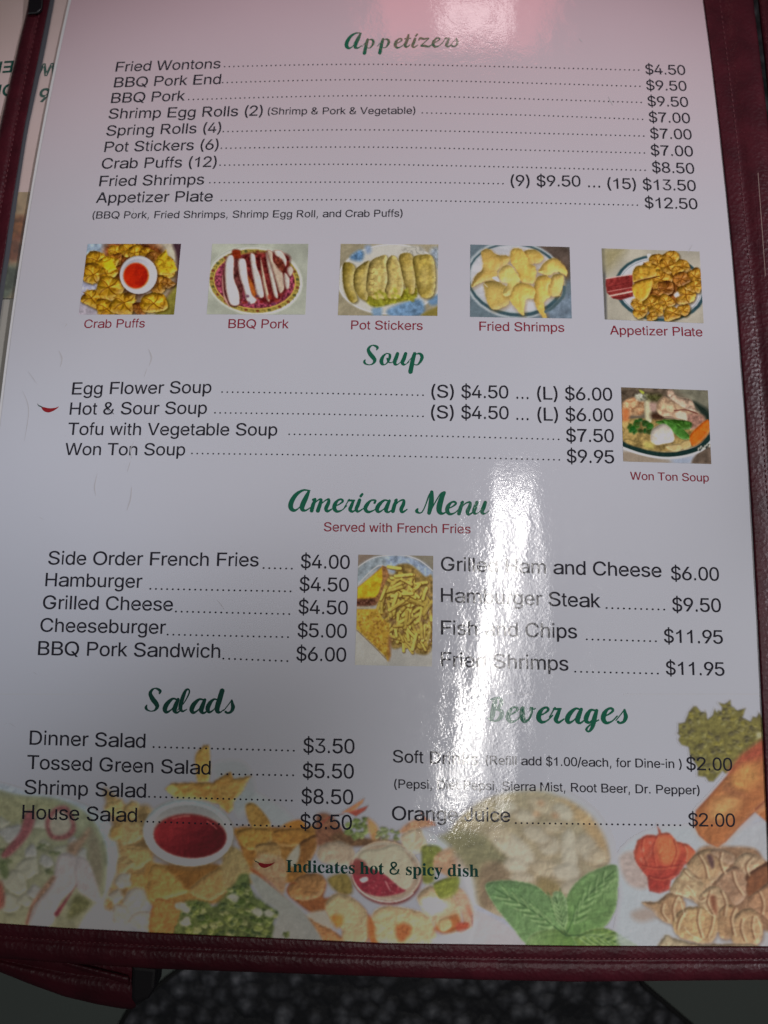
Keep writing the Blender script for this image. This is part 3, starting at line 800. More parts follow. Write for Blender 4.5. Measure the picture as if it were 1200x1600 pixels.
    for i, (x, y, r) in enumerate([(178, 1262, 18), (205, 1300, 26), (182, 1300, 14), (215, 1340, 22), (194, 1350, 18), (220, 1380, 22), (205, 1265, 14)]):
        c.blob(jag(x, y, r, 70 + i, 8), [(134, 118, 84), (126, 112, 84), (128, 108, 70)][i % 3], soft=3, pill=8, vol=.3, n=7, na=.12, cr=8, cra=.25, crc=(110, 76, 48), seed=i, wob=2)
    for i, (x, y, r) in enumerate([(192, 1375, 16), (210, 1410, 24), (190, 1430, 20), (222, 1440, 22), (180, 1400, 12)]):
        c.blob(jag(x, y, r, 90 + i, 8), (118, 122, 126), soft=3, pill=8, vol=.22, n=7, na=.08, cr=9, cra=.2, crc=(96, 88, 70), seed=i, wob=2)
    c.blob([(228, 1352), (260, 1350), (340, 1352), (392, 1338), (402, 1372), (372, 1392), (340, 1412), (292, 1412), (235, 1412)], (124, 100, 60), soft=3, n=9, na=.14, cr=12, cra=.35, crc=(96, 66, 34))
    c.blob([(238, 1352), (262, 1356), (294, 1391), (270, 1402), (238, 1408), (230, 1380)], (130, 108, 66), soft=2, pill=9, vol=.35, n=6, cr=8, cra=.3, crc=(112, 78, 40), wob=1.5)
    c.blob([(262, 1352), (340, 1350), (322, 1376), (296, 1391), (280, 1374)], (104, 76, 40), soft=3, n=8, na=.1)
    c.blob([(296, 1391), (330, 1362), (378, 1340), (400, 1352), (378, 1386), (350, 1396), (326, 1408)], (128, 108, 72), soft=2, pill=8, vol=.3, n=7, cr=9, cra=.25, crc=(104, 74, 42), wob=1.5)
    c.blob([(238, 1412), (262, 1406), (284, 1422), (282, 1448), (262, 1495), (232, 1495)], (132, 98, 58), soft=2, pill=7, vol=.3, n=4, na=.15, wob=1.5)
    # right of the cup
    c.blob(D([(0, 450), (150, 490), (190, 620), (130, 740), (0, 760)]), (120, 108, 78), soft=3, n=7, na=.1)
    c.blob(D([(75, 310), (250, 290), (560, 300), (690, 290), (700, 420), (640, 560), (600, 700), (420, 720), (280, 660), (170, 560), (110, 430)]), (124, 90, 46), soft=2.5, n=7, na=.18, cr=10, cra=.35, crc=(100, 62, 26), wob=2)
    c.blob(D([(165, 130), (240, 130), (350, 270), (290, 310), (210, 300), (170, 220)]), (132, 102, 54), soft=1.8, pill=6, vol=.35, n=5, na=.1, cr=6, cra=.25, crc=(100, 62, 26))
    c.blob(D([(440, 290), (560, 240), (620, 290), (560, 320)]), (142, 96, 40), soft=2)
    for P, k in (([(100, 330), (330, 310), (350, 420), (180, 470)], (138, 106, 52)), ([(370, 330), (600, 310), (680, 380), (600, 430), (420, 440)], (136, 98, 46)),
                 ([(230, 440), (400, 420), (420, 540), (300, 560)], (128, 104, 68)), ([(560, 430), (690, 360), (690, 480), (600, 600), (560, 560)], (118, 82, 44))):
        c.blob(D(P), k, soft=2, pill=6, vol=.45, n=5, na=.12, cr=7, cra=.25, crc=(96, 58, 26), wob=1.5)
    c.blob(D([(470, 540), (560, 430), (565, 520), (520, 600)]), (128, 126, 122), soft=2)
    c.blob(D([(270, 500), (450, 540), (470, 680), (440, 800), (330, 700), (220, 620)]), (132, 112, 90), soft=3, n=5, na=.12, cr=5, cra=.35, crc=(116, 74, 58))
    c.blob(D([(200, 620), (260, 640), (420, 790), (520, 900), (480, 900), (340, 780)]), (124, 70, 44), soft=2.5)
    c.blob(D([(690, 220), (790, 200), (900, 330), (900, 420), (780, 470), (700, 430)]), (112, 76, 60), soft=3, n=5, na=.25)
    # prawn bodies, leaves, tails at the back
    for P, k in (([(880, 190), (1055, 80), (1040, 120), (960, 190)], (166, 108, 78)), ([(930, 190), (1085, 135), (1060, 175), (990, 220)], (142, 68, 58))):
        c.blob(D(P), k, soft=1, smooth=False, n=3)
    c.line(D([(720, 290, 14), (790, 225, 9), (900, 200, 6)]), 1, (128, 62, 52), soft=1.5)
    c.blob(D([(800, 370), (900, 340), (1100, 380), (1180, 340), (1150, 430), (980, 450), (860, 440)]), (100, 74, 54), soft=3, n=4, na=.25)
    leafy(c, *D([(1010, 300)])[0], 23, 31, [(98, 110, 62), (118, 128, 82), (84, 96, 54)], 26)
    c.blob(D([(1080, 230), (1150, 290), (1160, 370), (1110, 390), (1080, 300)]), (160, 118, 78), soft=3, n=4)
    c.blob(D([(720, 440), (860, 400), (960, 450), (990, 540), (930, 590), (760, 570), (700, 520)]), (142, 126, 114), soft=2.5, pill=12, vol=.25, n=6, na=.08, wob=1.5)
    leafy(c, *E([(330, 370)])[0], 17, 32, [(112, 120, 84), (100, 110, 72), (128, 130, 100)], 16)
    c.blob(E([(230, 420), (400, 420), (520, 520), (420, 560), (280, 500)]), (118, 92, 74), soft=3, n=4, na=.2)
    c.blob(E([(420, 340), (520, 260), (640, 250), (700, 290), (600, 320), (480, 360)]), (158, 116, 92), soft=2.5, n=4, na=.2, wob=1)
    c.line(E([(590, 200, 12), (640, 260, 14), (700, 300, 10)]), 1, (160, 96, 80), soft=1.5)
    c.blob(E([(430, 380), (560, 320), (640, 380), (640, 440), (560, 520), (470, 480)]), (166, 148, 132), soft=2, pill=8, vol=.3, n=5, na=.1, wob=1.5)
    c.blob(E([(600, 340), (700, 380), (820, 470), (760, 490), (650, 440)]), (152, 156, 168), soft=2)
    c.blob(E([(740, 380), (860, 370), (1010, 440), (1040, 560), (900, 500), (780, 430)]), (126, 122, 96), soft=5, n=7, na=.1)
    c.blob(E([(600, 460), (720, 460), (760, 520), (700, 600), (690, 740), (600, 740), (590, 560)]), (110, 114, 56), soft=2.5, pill=5, vol=.3, n=4, na=.15)
    c.blob(E([(690, 560), (760, 490), (880, 470), (1040, 560), (1055, 660), (900, 640), (860, 720), (700, 640)]), (156, 128, 108), soft=2, n=4, na=.15, cr=6, cra=.4, crc=(150, 80, 56), wob=1.5)
    c.line(E([(860, 560, 16), (950, 560, 22), (1050, 620, 10)]), 1, (140, 82, 70), soft=2)
    c.line(E([(880, 480), (980, 500), (1055, 580)]), 1.4, (176, 156, 146), soft=1.5)
    # ---- glass of red dip
    x, y = E([(318, 660)])[0]
    c.ell(x + 1, y + 7, 55, 45, (112, 58, 58), soft=3, rot=12)
    c.ell(x, y, 55, 46, (146, 138, 130), soft=2, rot=12, n=10)
    c.ell(x, y, 52, 42, (138, 120, 108), soft=1.5, rot=12)
    c.blob(E([(45, 650), (90, 590), (240, 640), (380, 720), (470, 800), (380, 840), (240, 850), (110, 800), (55, 730)]), (126, 44, 58), soft=1.5, n=4, na=.12)
    c.blob(E([(90, 600), (130, 500), (260, 480), (400, 450), (520, 590), (540, 700), (460, 800), (300, 680), (160, 620)]), (148, 141, 128), soft=1.5, pill=6, vol=.2, n=7, na=.04)
    c.blob(E([(40, 600), (90, 560), (160, 600), (150, 680), (50, 680)]), (118, 58, 58), soft=3)
    c.blob(E([(110, 720), (160, 700), (175, 725), (135, 745)]), (180, 170, 168), soft=1)
    for i in range(16):
        px, py = E([(q.uniform(180, 420), q.uniform(730, 830))])[0]
        c.ell(px, py, .8, .8, (170, 120, 120), soft=1, alpha=.8)
    c.line(E([(310, 735), (350, 810)]), 1.6, (176, 150, 150), soft=1, alpha=.7)
    c.ring(x, y + 1, 55, 46, 2.2, (166, 158, 158), rot=12, a0=30, a1=175)
    c.ring(x, y + 6, 55, 45, 1.6, (118, 84, 84), rot=12, a0=40, a1=165)
    c.ring(x, y - 1, 54.5, 46, 1.3, (168, 150, 138), rot=12, a0=180, a1=395)
    # ---- battered prawns in front
    c.blob(D([(770, 690), (900, 640), (960, 700), (960, 800), (860, 800)]), (108, 96, 52), soft=3, n=5, na=.15)
    c.blob(D([(470, 780), (560, 690), (700, 650), (770, 720), (750, 820), (800, 830), (800, 900), (680, 950), (560, 880)]), (116, 74, 44), soft=2.5, n=5, na=.15)
    c.blob(D([(480, 760), (560, 670), (690, 640), (760, 700), (730, 810), (620, 850), (510, 830)]), (132, 98, 62), soft=2, pill=10, vol=.35, n=5, na=.12, cr=6, cra=.2, wob=1.5)
    c.ring(*D([(520, 770)])[0], 9, 11, 2, (116, 70, 40), soft=1.5, a0=140, a1=300)
    c.blob(D([(620, 960), (790, 930), (800, 1080), (700, 1100)]), (128, 128, 124), soft=3)
    c.blob(D([(490, 880), (560, 930), (700, 1020), (830, 1080), (900, 1160), (600, 1160), (530, 1010)]), (140, 104, 70), soft=2, pill=7, vol=.35, n=4, na=.15, cr=5, cra=.3, crc=(110, 66, 34), wob=1.5)
    c.blob([(p[0] + 1, p[1] + 1) for p in D([(760, 880), (840, 795), (960, 830), (1060, 920), (1085, 1020), (1060, 1165), (900, 1165), (880, 1060), (800, 980)])], (120, 80, 50), soft=3)
    c.blob(D([(760, 880), (840, 795), (960, 830), (1060, 920), (1085, 1020), (1060, 1165), (900, 1165), (880, 1060), (800, 980)]), (150, 136, 108), soft=2, pill=11, vol=.35, n=6, na=.08, cr=9, cra=.12, wob=1.5)
    c.blob(D([(800, 970), (880, 960), (890, 1020), (840, 1060)]), (156, 104, 50), soft=3.5)
    c.blob(E([(180, 1000), (240, 1060), (260, 1220), (190, 1220), (170, 1100)]), (146, 92, 50), soft=3.5, n=4)
    c.blob(E([(210, 990), (300, 930), (460, 940), (600, 980), (680, 1060), (680, 1220), (280, 1220), (230, 1100)]), (166, 146, 116), soft=2, pill=12, vol=.3, n=6, na=.1, cr=8, cra=.15, crc=(140, 96, 60), wob=1.5)
    c.blob(E([(390, 1080), (460, 1060), (520, 1100), (500, 1160), (440, 1210), (400, 1180)]), (154, 94, 54), soft=4, n=4, na=.2)
    c.blob(E([(560, 850), (650, 770), (760, 800), (880, 890), (900, 1040), (850, 1140), (720, 1110), (680, 1060), (600, 960)]), (166, 146, 122), soft=2, pill=12, vol=.35, n=6, na=.08, cr=8, cra=.15, crc=(140, 96, 60), wob=1.5)
    c.blob(E([(760, 1040), (860, 990), (900, 1040), (870, 1120), (780, 1150), (690, 1110)]), (150, 92, 54), soft=3.5, n=4)
    c.blob(E([(730, 1040), (800, 1020), (830, 1080), (770, 1130), (725, 1100)]), (164, 140, 104), soft=2, pill=5, vol=.3)
    c.blob(E([(600, 880), (720, 860), (800, 930), (700, 1000), (620, 960)]), (182, 172, 162), soft=4, n=5)
    c.blob(E([(820, 790), (920, 800), (1000, 950), (1000, 1090), (930, 1110), (900, 960)]), (166, 138, 120), soft=2, pill=6, vol=.35, n=3, na=.15, cr=4, cra=.3, crc=(140, 76, 60))
    c.line(E([(950, 930, 12), (985, 1010, 14), (990, 1090, 10)]), 1, (142, 74, 60), soft=1.5)
    c.blob(E([(880, 1060), (960, 1060), (950, 1110), (900, 1150), (860, 1100)]), (160, 76, 56), soft=2)
    c.blob(E([(700, 740), (880, 690), (880, 800), (820, 860), (740, 870), (695, 800)]), (116, 122, 52), soft=1.5, pill=7, vol=.3, n=4, na=.12)
    c.blob(E([(930, 720), (1000, 690), (1020, 800), (1030, 1000), (990, 1180), (960, 1210), (1010, 1000), (980, 900)]), (156, 162, 176), soft=2)
    c.blob(E([(700, 1180), (860, 1130), (980, 1120), (960, 1260), (700, 1260)]), (160, 164, 172), soft=3, alpha=.8)
    # ---- lettuce bottom left of centre
    c.blob(Cc([(540, 380), (610, 340), (700, 360), (740, 380), (860, 250), (900, 190), (960, 190), (980, 300), (1140, 420), (1110, 480), (1100, 640), (520, 640)]), (78, 92, 56), soft=3, n=6, na=.2, cr=7, cra=.3, wob=3)
    for i, (x, y, r) in enumerate([(640, 480, 26), (760, 560, 24), (900, 300, 18), (880, 400, 26), (980, 520, 26), (620, 400, 14), (1080, 440, 14), (700, 620, 22), (1050, 590, 18), (830, 500, 22)]):
        leafy(c, *Cc([(x, y)])[0], r, 600 + i, [(82, 98, 50), (66, 84, 42), (96, 110, 62), (104, 114, 78), (58, 74, 46)], 20)
    for i, (x, y) in enumerate([(1010, 420), (1080, 430), (560, 480), (530, 380), (860, 330), (560, 410)]):
        px, py = Cc([(x, y)])[0]
        c.blob(jag(px, py, 10, 700 + i, 7, .7), (118, 124, 120), soft=2, n=4, wob=1.5)
    c.blob(Cc([(960, 200), (1010, 190), (1200, 340), (1320, 450), (1420, 640), (1180, 640), (1100, 580), (1140, 420), (1040, 340)]), (112, 118, 120), soft=2.5, n=8, na=.05)
    leafy(c, *D([(470, 1100)])[0], 8, 640, [(70, 84, 48), (84, 96, 56)], 8)
    # ---- sauce cup
    c.ell(294, 1305, 72, 53, (92, 74, 52), soft=5, rot=5, alpha=.7)
    c.ell(294, 1301, 71, 52.5, (128, 136, 150), soft=1.5, rot=5, pill=9, vol=.25)
    c.ell(296, 1300, 60, 43, (108, 106, 114), soft=2, rot=5, grad=((128, 128, 136), ((296, 1262), (296, 1300))))
    c.ell(297, 1306, 57.5, 34.5, (112, 56, 54), soft=2, rot=4)
    c.ell(297, 1307, 56, 33, (118, 38, 44), soft=2, rot=4, grad=((84, 26, 32), ((270, 1290), (305, 1330))), n=12, na=.05)
    c.line(B([(480, 775), (560, 755), (640, 752)]), 1, (156, 110, 106), soft=1)
    c.line(B([(800, 800), (850, 830), (890, 870)]), 1.4, (150, 84, 84), soft=1)
    # ---- soup bowl
    c.ell(835, 1338, 124, 108, (158, 158, 168), soft=5, alpha=.55)
    c.blob([(728, 1268), (762, 1247), (812, 1236), (858, 1238), (905, 1262), (938, 1300), (952, 1338), (946, 1362), (925, 1380), (880, 1415), (790, 1432), (750, 1420), (738, 1370), (716, 1330), (706, 1296)], (150, 136, 116), soft=4, n=16, na=.1, cr=12, cra=.15, crc=(130, 106, 84))
    c.blob([(700, 1300), (740, 1300), (790, 1330), (800, 1380), (768, 1400), (752, 1412), (742, 1370), (712, 1335)], (122, 116, 92), soft=6, n=7, na=.12)
    c.blob([(752, 1352), (790, 1350), (800, 1385), (770, 1420), (750, 1410)], (126, 108, 90), soft=4, n=5)
    c.blob([(880, 1248), (920, 1272), (945, 1310), (950, 1345), (930, 1330), (910, 1290), (870, 1262)], (166, 138, 106), soft=5, n=6)
    c.blob([(845, 1370), (870, 1380), (880, 1400), (860, 1405), (838, 1392)], (136, 118, 84), soft=3)
    for i, (x, y, rx, ry, r) in enumerate([(800, 1322, 42, 17, 35), (858, 1321, 17, 16, 0), (851, 1356, 22, 13, 10), (806, 1352, 20, 12, 10), (838, 1303, 22, 13, 25), (780, 1300, 16, 10, 30),
                                           (890, 1330, 14, 36, -5), (918, 1325, 16, 24, -30), (935, 1338, 14, 14, 0), (885, 1362, 22, 14, 0), (895, 1385, 20, 12, -20), (845, 1258, 22, 12, 30),
                                           (880, 1268, 18, 12, 40), (820, 1275, 20, 10, 10), (865, 1290, 16, 10, -10), (790, 1262, 18, 10, -10), (815, 1372, 20, 9, 0)]):
        c.ell(x + 1, y + 3, rx + 1, ry + 1, (138, 114, 92), rot=r, soft=5, alpha=.5)
        c.ell(x, y, rx, ry, [(172, 162, 152), (166, 154, 142), (168, 152, 134)][i % 3], rot=r, soft=2.5, pill=min(rx, ry) * .7, vol=.25, n=7, na=.06, wob=1.6, alpha=.85)
    for x, y in ((838, 1272), (868, 1274), (845, 1255)):
        c.ell(x, y, 5, 4, (172, 124, 96), soft=3, alpha=.7)
    c.smear(690, 1225, 960, 1440, 7)
    c.line([(744, 1418), (790, 1442), (840, 1470)], 8, (146, 148, 166), soft=2)
    c.blob([(744, 1424), (800, 1452), (830, 1495), (720, 1495), (735, 1460)], (158, 152, 160), soft=3, alpha=.6)
    # ---- basil sprig
    for P, k, k2 in ((F([(250, 870), (340, 838), (480, 845), (600, 880), (700, 980), (780, 1120), (800, 1290), (560, 1290), (420, 1140), (300, 990)]), (96, 124, 86), (112, 142, 92)),
                     (F([(1130, 735), (1140, 900), (1120, 1040), (1050, 1150), (930, 1230), (790, 1290), (780, 1120), (790, 960), (870, 840), (980, 770)]), (112, 138, 94), (104, 138, 78)),
                     (F([(790, 1290), (900, 1190), (1050, 1155), (1180, 1220), (1260, 1300)]), (122, 146, 72), (116, 140, 74)),
                     (F([(560, 1200), (700, 1160), (820, 1200), (840, 1300), (540, 1300)]), (118, 142, 94), (104, 134, 70)),
                     (F([(700, 930), (740, 910), (790, 960), (800, 1110), (760, 1140), (700, 1020)]), (128, 150, 112), (104, 134, 84))):
        P = [tuple(p) for p in P]
        c.blob(P, k, soft=1.2, pill=7, vol=.22, n=7, na=.1, cr=7, cra=.35, crc=(74, 104, 60), grad=(k2, (P[0], (885, 1475))), rim=(150, 166, 128), rimw=1.8, wob=1, smooth=True)
    S0 = (884, 1462)
    for a, b in (((772, 1388), (835, 1425)), ((958, 1362), (910, 1410)), ((975, 1476), (930, 1462)), ((868, 1402), (876, 1430))):
        c.line([a, b, S0], 1.6, (64, 92, 54), alpha=.95, soft=1.0)
        for t in (.18, .3, .42, .54, .66, .78):
            mx = a[0] * (1 - t) + b[0] * t if t < .5 else b[0] * (1 - t) + S0[0] * t * 1.0
            mx = a[0] + (S0[0] - a[0]) * t; my = a[1] + (S0[1] - a[1]) * t + (b[1] - (a[1] + S0[1]) / 2) * (1 - abs(2 * t - 1))
            mx += (b[0] - (a[0] + S0[0]) / 2) * (1 - abs(2 * t - 1))
            for sgn in (1, -1):
                ang = np.arctan2(a[1] - S0[1], a[0] - S0[0]) + sgn * .65
                c.line([(mx, my), (mx + 12 * np.cos(ang - sgn * .1), my + 12 * np.sin(ang - sgn * .1)), (mx + 24 * np.cos(ang - sgn * .2), my + 24 * np.sin(ang - sgn * .2))], 1.5, (68, 98, 56), alpha=.75, soft=1.3)
                c.line([(mx + 2, my + 4), (mx + 2 + 12 * np.cos(ang - sgn * .1), my + 4 + 12 * np.sin(ang - sgn * .1)), (mx + 2 + 22 * np.cos(ang - sgn * .2), my + 4 + 22 * np.sin(ang - sgn * .2))], 2.6, (146, 168, 120), alpha=.55, soft=2)
    # ---- right-hand plate, tomato, dumplings
    c.blob([(972, 1392), (966, 1340), (1000, 1306), (1060, 1292), (1150, 1296), (1230, 1300), (1230, 1495), (985, 1495)], (158, 166, 178), soft=4, alpha=.75)
    c.blob(G([(125, 280), (230, 230), (330, 330), (340, 480), (260, 500), (170, 440)]), (162, 146, 146), soft=4, n=5)
    T = G([(235, 230), (260, 150), (330, 112), (395, 118), (410, 100), (400, 35), (432, 100), (470, 95), (490, 100), (540, 160), (620, 180), (675, 230), (675, 300), (600, 330), (560, 400), (500, 440), (490, 510), (420, 535), (345, 520), (330, 420), (275, 350), (240, 290)])
    c.blob(T, (178, 84, 62), soft=1.2, pill=7, vol=.3, n=6, na=.1, grad=((162, 58, 50), ((1030, 1320), (1035, 1375))), smooth=False, wob=1)
    c.blob(G([(240, 240), (300, 130), (380, 130), (370, 230), (300, 320)]), (182, 82, 62), soft=3, pill=5, vol=.3)
    c.blob(G([(400, 140), (500, 130), (560, 230), (500, 330), (420, 300)]), (196, 108, 70), soft=4, n=4)
    c.blob(G([(610, 200), (670, 230), (670, 300), (620, 315)]), (190, 98, 68), soft=1.5, pill=4, vol=.3)
    for x0, y0, r in ((295, 225, 3), (285, 290, 2), (350, 170, 1.6)):
        c.ell(*G([(x0, y0)])[0], r * .8, r * 1.2, (190, 140, 125), soft=2, alpha=.7)
    for k in range(14):
        yy = 1348 + k * 3.2
        c.line([(1006 + k * .6, yy), (1030, yy + 2), (1056 - k * .9, yy)], .8, (186, 96, 78), alpha=.35)
    for P in ([(300, 130), (290, 220), (330, 330)], [(400, 120), (370, 210), (390, 330)], [(520, 150), (540, 240), (500, 340)], [(280, 330), (400, 350), (560, 330)], [(340, 410), (430, 430), (520, 400)]):
        c.line(G(P), 1.6, (140, 46, 40), soft=1.5, alpha=.7)
        c.line(G([(a + 10, b + 10) for a, b in P]), 1.6, (208, 118, 84), soft=1.8, alpha=.5)
    c.line(G([(600, 190), (620, 240), (610, 300)]), 1, (206, 140, 110), soft=1)
    c.blob(G([(680, 240), (760, 190), (900, 195), (1100, 210), (1180, 300), (1260, 330), (1260, 760), (1150, 800), (900, 700), (700, 620), (620, 400)]), (150, 122, 98), soft=3, n=6, na=.15, cr=10, cra=.4, crc=(112, 80, 62))
    K = (164, 138, 108)
    DD = [([(610, 330), (690, 240), (780, 215), (880, 230), (940, 310), (860, 400), (760, 500), (690, 420)], K),
          ([(780, 230), (860, 210), (960, 260), (930, 330), (850, 290)], (158, 134, 112)),
          ([(960, 300), (1060, 240), (1170, 300), (1150, 350), (1040, 400), (1030, 480), (960, 420)], (178, 158, 132)),
          ([(1040, 420), (1120, 350), (1260, 300), (1260, 480), (1100, 570), (1040, 520)], (132, 88, 60)),
          ([(830, 450), (940, 340), (1030, 400), (1040, 560), (960, 620), (900, 540)], (162, 134, 112)),
          ([(1050, 590), (1180, 470), (1260, 430), (1260, 720), (1160, 690)], (168, 134, 106)),
          ([(290, 600), (400, 590), (520, 520), (600, 600), (560, 760), (420, 720), (350, 650)], (164, 134, 104)),
          ([(490, 520), (560, 400), (600, 350), (680, 420), (750, 500), (720, 610), (600, 560)], (176, 156, 126)),
          ([(700, 560), (800, 480), (880, 530), (910, 640), (860, 760), (740, 720)], (172, 150, 122)),
          ([(510, 740), (600, 640), (740, 640), (850, 740), (800, 880), (700, 890), (560, 850)], (176, 150, 112)),
          ([(860, 640), (960, 620), (1000, 740), (960, 850), (860, 860), (840, 760)], (168, 140, 108)),
          ([(960, 700), (1060, 640), (1140, 700), (1160, 860), (1060, 920), (940, 880)], (172, 148, 116)),
          ([(450, 840), (560, 870), (740, 900), (1100, 900), (1100, 990), (450, 990)], (170, 158, 134))]
    for i, (P, k) in enumerate(DD):
        P = G(P)
        c.blob([(x + 1, y + 2) for x, y in P], (108, 80, 62), soft=4, alpha=.6)
        c.blob(P, k, soft=1.5, pill=8, vol=.42, n=7, na=.12, cr=8, cra=.35, crc=(118, 84, 64), seed=i * 3, wob=2.2)
    for P, w1 in (([(700, 260), (740, 330), (760, 420)], 2.2), ([(860, 240), (850, 310), (880, 390)], 2.0), ([(700, 440), (640, 420), (590, 370)], 1.8), ([(540, 560), (510, 640), (520, 730)], 2.2), ([(440, 610), (430, 670), (470, 730)], 2),
                  ([(640, 560), (700, 590), (740, 570)], 2), ([(600, 660), (560, 720), (540, 790)], 2.4), ([(700, 650), (690, 740), (720, 850)], 2.4), ([(800, 700), (790, 770), (760, 850)], 2.2), ([(860, 520), (890, 600), (880, 690)], 2.6),
                  ([(960, 640), (930, 720), (950, 830)], 2.4), ([(1010, 720), (1000, 790), (1030, 880)], 2.2), ([(1090, 700), (1080, 780), (1100, 860)], 2), ([(940, 380), (960, 460), (1010, 540)], 2.6), ([(1080, 280), (1040, 330), (1050, 400)], 2.2),
                  ([(1130, 520), (1160, 600), (1150, 680)], 2.2), ([(780, 520), (760, 600), (800, 680)], 2.2)):
        c.line(G(P), w1, (116, 82, 62), soft=1.8, alpha=.75)
        c.line(G([(a + 16, b + 4) for a, b in P]), w1 * 1.5, (196, 178, 150), soft=2.2, alpha=.6)
    c.blob(G([(760, 260), (800, 270), (810, 340), (790, 350)]), (100, 74, 74), soft=2.5)
    c.blob(G([(780, 560), (820, 560), (830, 680), (800, 650)]), (140, 92, 70), soft=3)
    for P in ([(620, 480), (650, 510), (680, 560)], [(560, 560), (580, 620), (600, 700)], [(740, 620), (780, 680), (820, 700)], [(1120, 700), (1150, 800), (1120, 880)], [(600, 780), (640, 830), (720, 870)]):
        c.line(G(P), 1.8, (194, 180, 154), soft=1.5, alpha=.8)
    c.blob(G([(220, 670), (330, 640), (400, 700), (300, 740), (230, 720)]), (152, 140, 138), soft=5)
    # ---- egg roll and curly lettuce, right edge
    L = H([(125, 400), (128, 320), (190, 310), (230, 210), (275, 150), (310, 148), (350, 200), (388, 235), (395, 190), (412, 225), (420, 280), (470, 235), (490, 170), (510, 210), (560, 215), (560, 160), (528, 115), (590, 125), (650, 85),
           (660, 165), (720, 190), (805, 165), (770, 265), (850, 300), (870, 250), (910, 260), (935, 205), (965, 260), (1010, 300), (1030, 480), (900, 640), (640, 800), (600, 830), (570, 800), (480, 905), (430, 905), (400, 860), (320, 850),
           (320, 760), (280, 700), (240, 640), (230, 560), (160, 540), (125, 490), (140, 450)])
    c.blob(L, (122, 116, 62), soft=1, smooth=False, n=6, na=.16, cr=9, cra=.35, crc=(90, 82, 50), pill=3, vol=.3, wob=.6)
    for i, (x0, y0, r) in enumerate([(200, 420, 13), (300, 260, 13), (600, 250, 14), (420, 520, 17), (700, 350, 16), (560, 600, 16), (900, 400, 12), (330, 640, 12), (760, 520, 14), (450, 780, 11), (640, 180, 7)]):
        leafy(c, *H([(x0, y0)])[0], r, 800 + i, [(134, 126, 56), (114, 108, 62), (100, 94, 62), (128, 124, 72)], 15, .9)
    c.ell(*H([(935, 440)])[0], 4.5, 5, (160, 160, 130), soft=2)
    c.blob(H([(880, 1200), (980, 1100), (1100, 1000), (1100, 1330), (1010, 1310)]), (172, 110, 66), soft=1.5, smooth=False, n=8)
    R = H([(300, 1190), (420, 1060), (620, 830), (760, 640), (980, 480), (1120, 440), (1120, 1000), (980, 1130), (900, 1205), (740, 1360), (600, 1510), (520, 1560), (420, 1520), (330, 1440), (280, 1340)])
    c.blob([(x + 1, y + 3) for x, y in R], (170, 150, 140), soft=6, alpha=.5)
    c.blob(R, (166, 106, 64), soft=1.2, smooth=False, pill=9, vol=.22, n=12, na=.08, rim=(158, 92, 58), rimw=5)
    c.blob(H([(640, 800), (760, 650), (980, 490), (1100, 480), (1100, 640), (900, 680), (700, 800)]), (166, 84, 62), soft=7, n=6)
    c.blob(H([(640, 900), (760, 740), (900, 760), (920, 900), (780, 990), (640, 960)]), (186, 134, 78), soft=9, n=6, na=.1)
    c.blob(H([(460, 1130), (620, 1040), (740, 1080), (700, 1200), (560, 1290), (440, 1260)]), (184, 138, 88), soft=9, n=6, na=.1)
    c.blob(H([(560, 960), (640, 880), (680, 960), (820, 1040), (720, 1060), (600, 1030)]), (152, 100, 66), soft=6, n=5)
    c.line(H([(900, 1180), (980, 1110), (1060, 1060)]), 1.2, (128, 70, 56), soft=2)
    c.grain(2.2, 9)
    return c

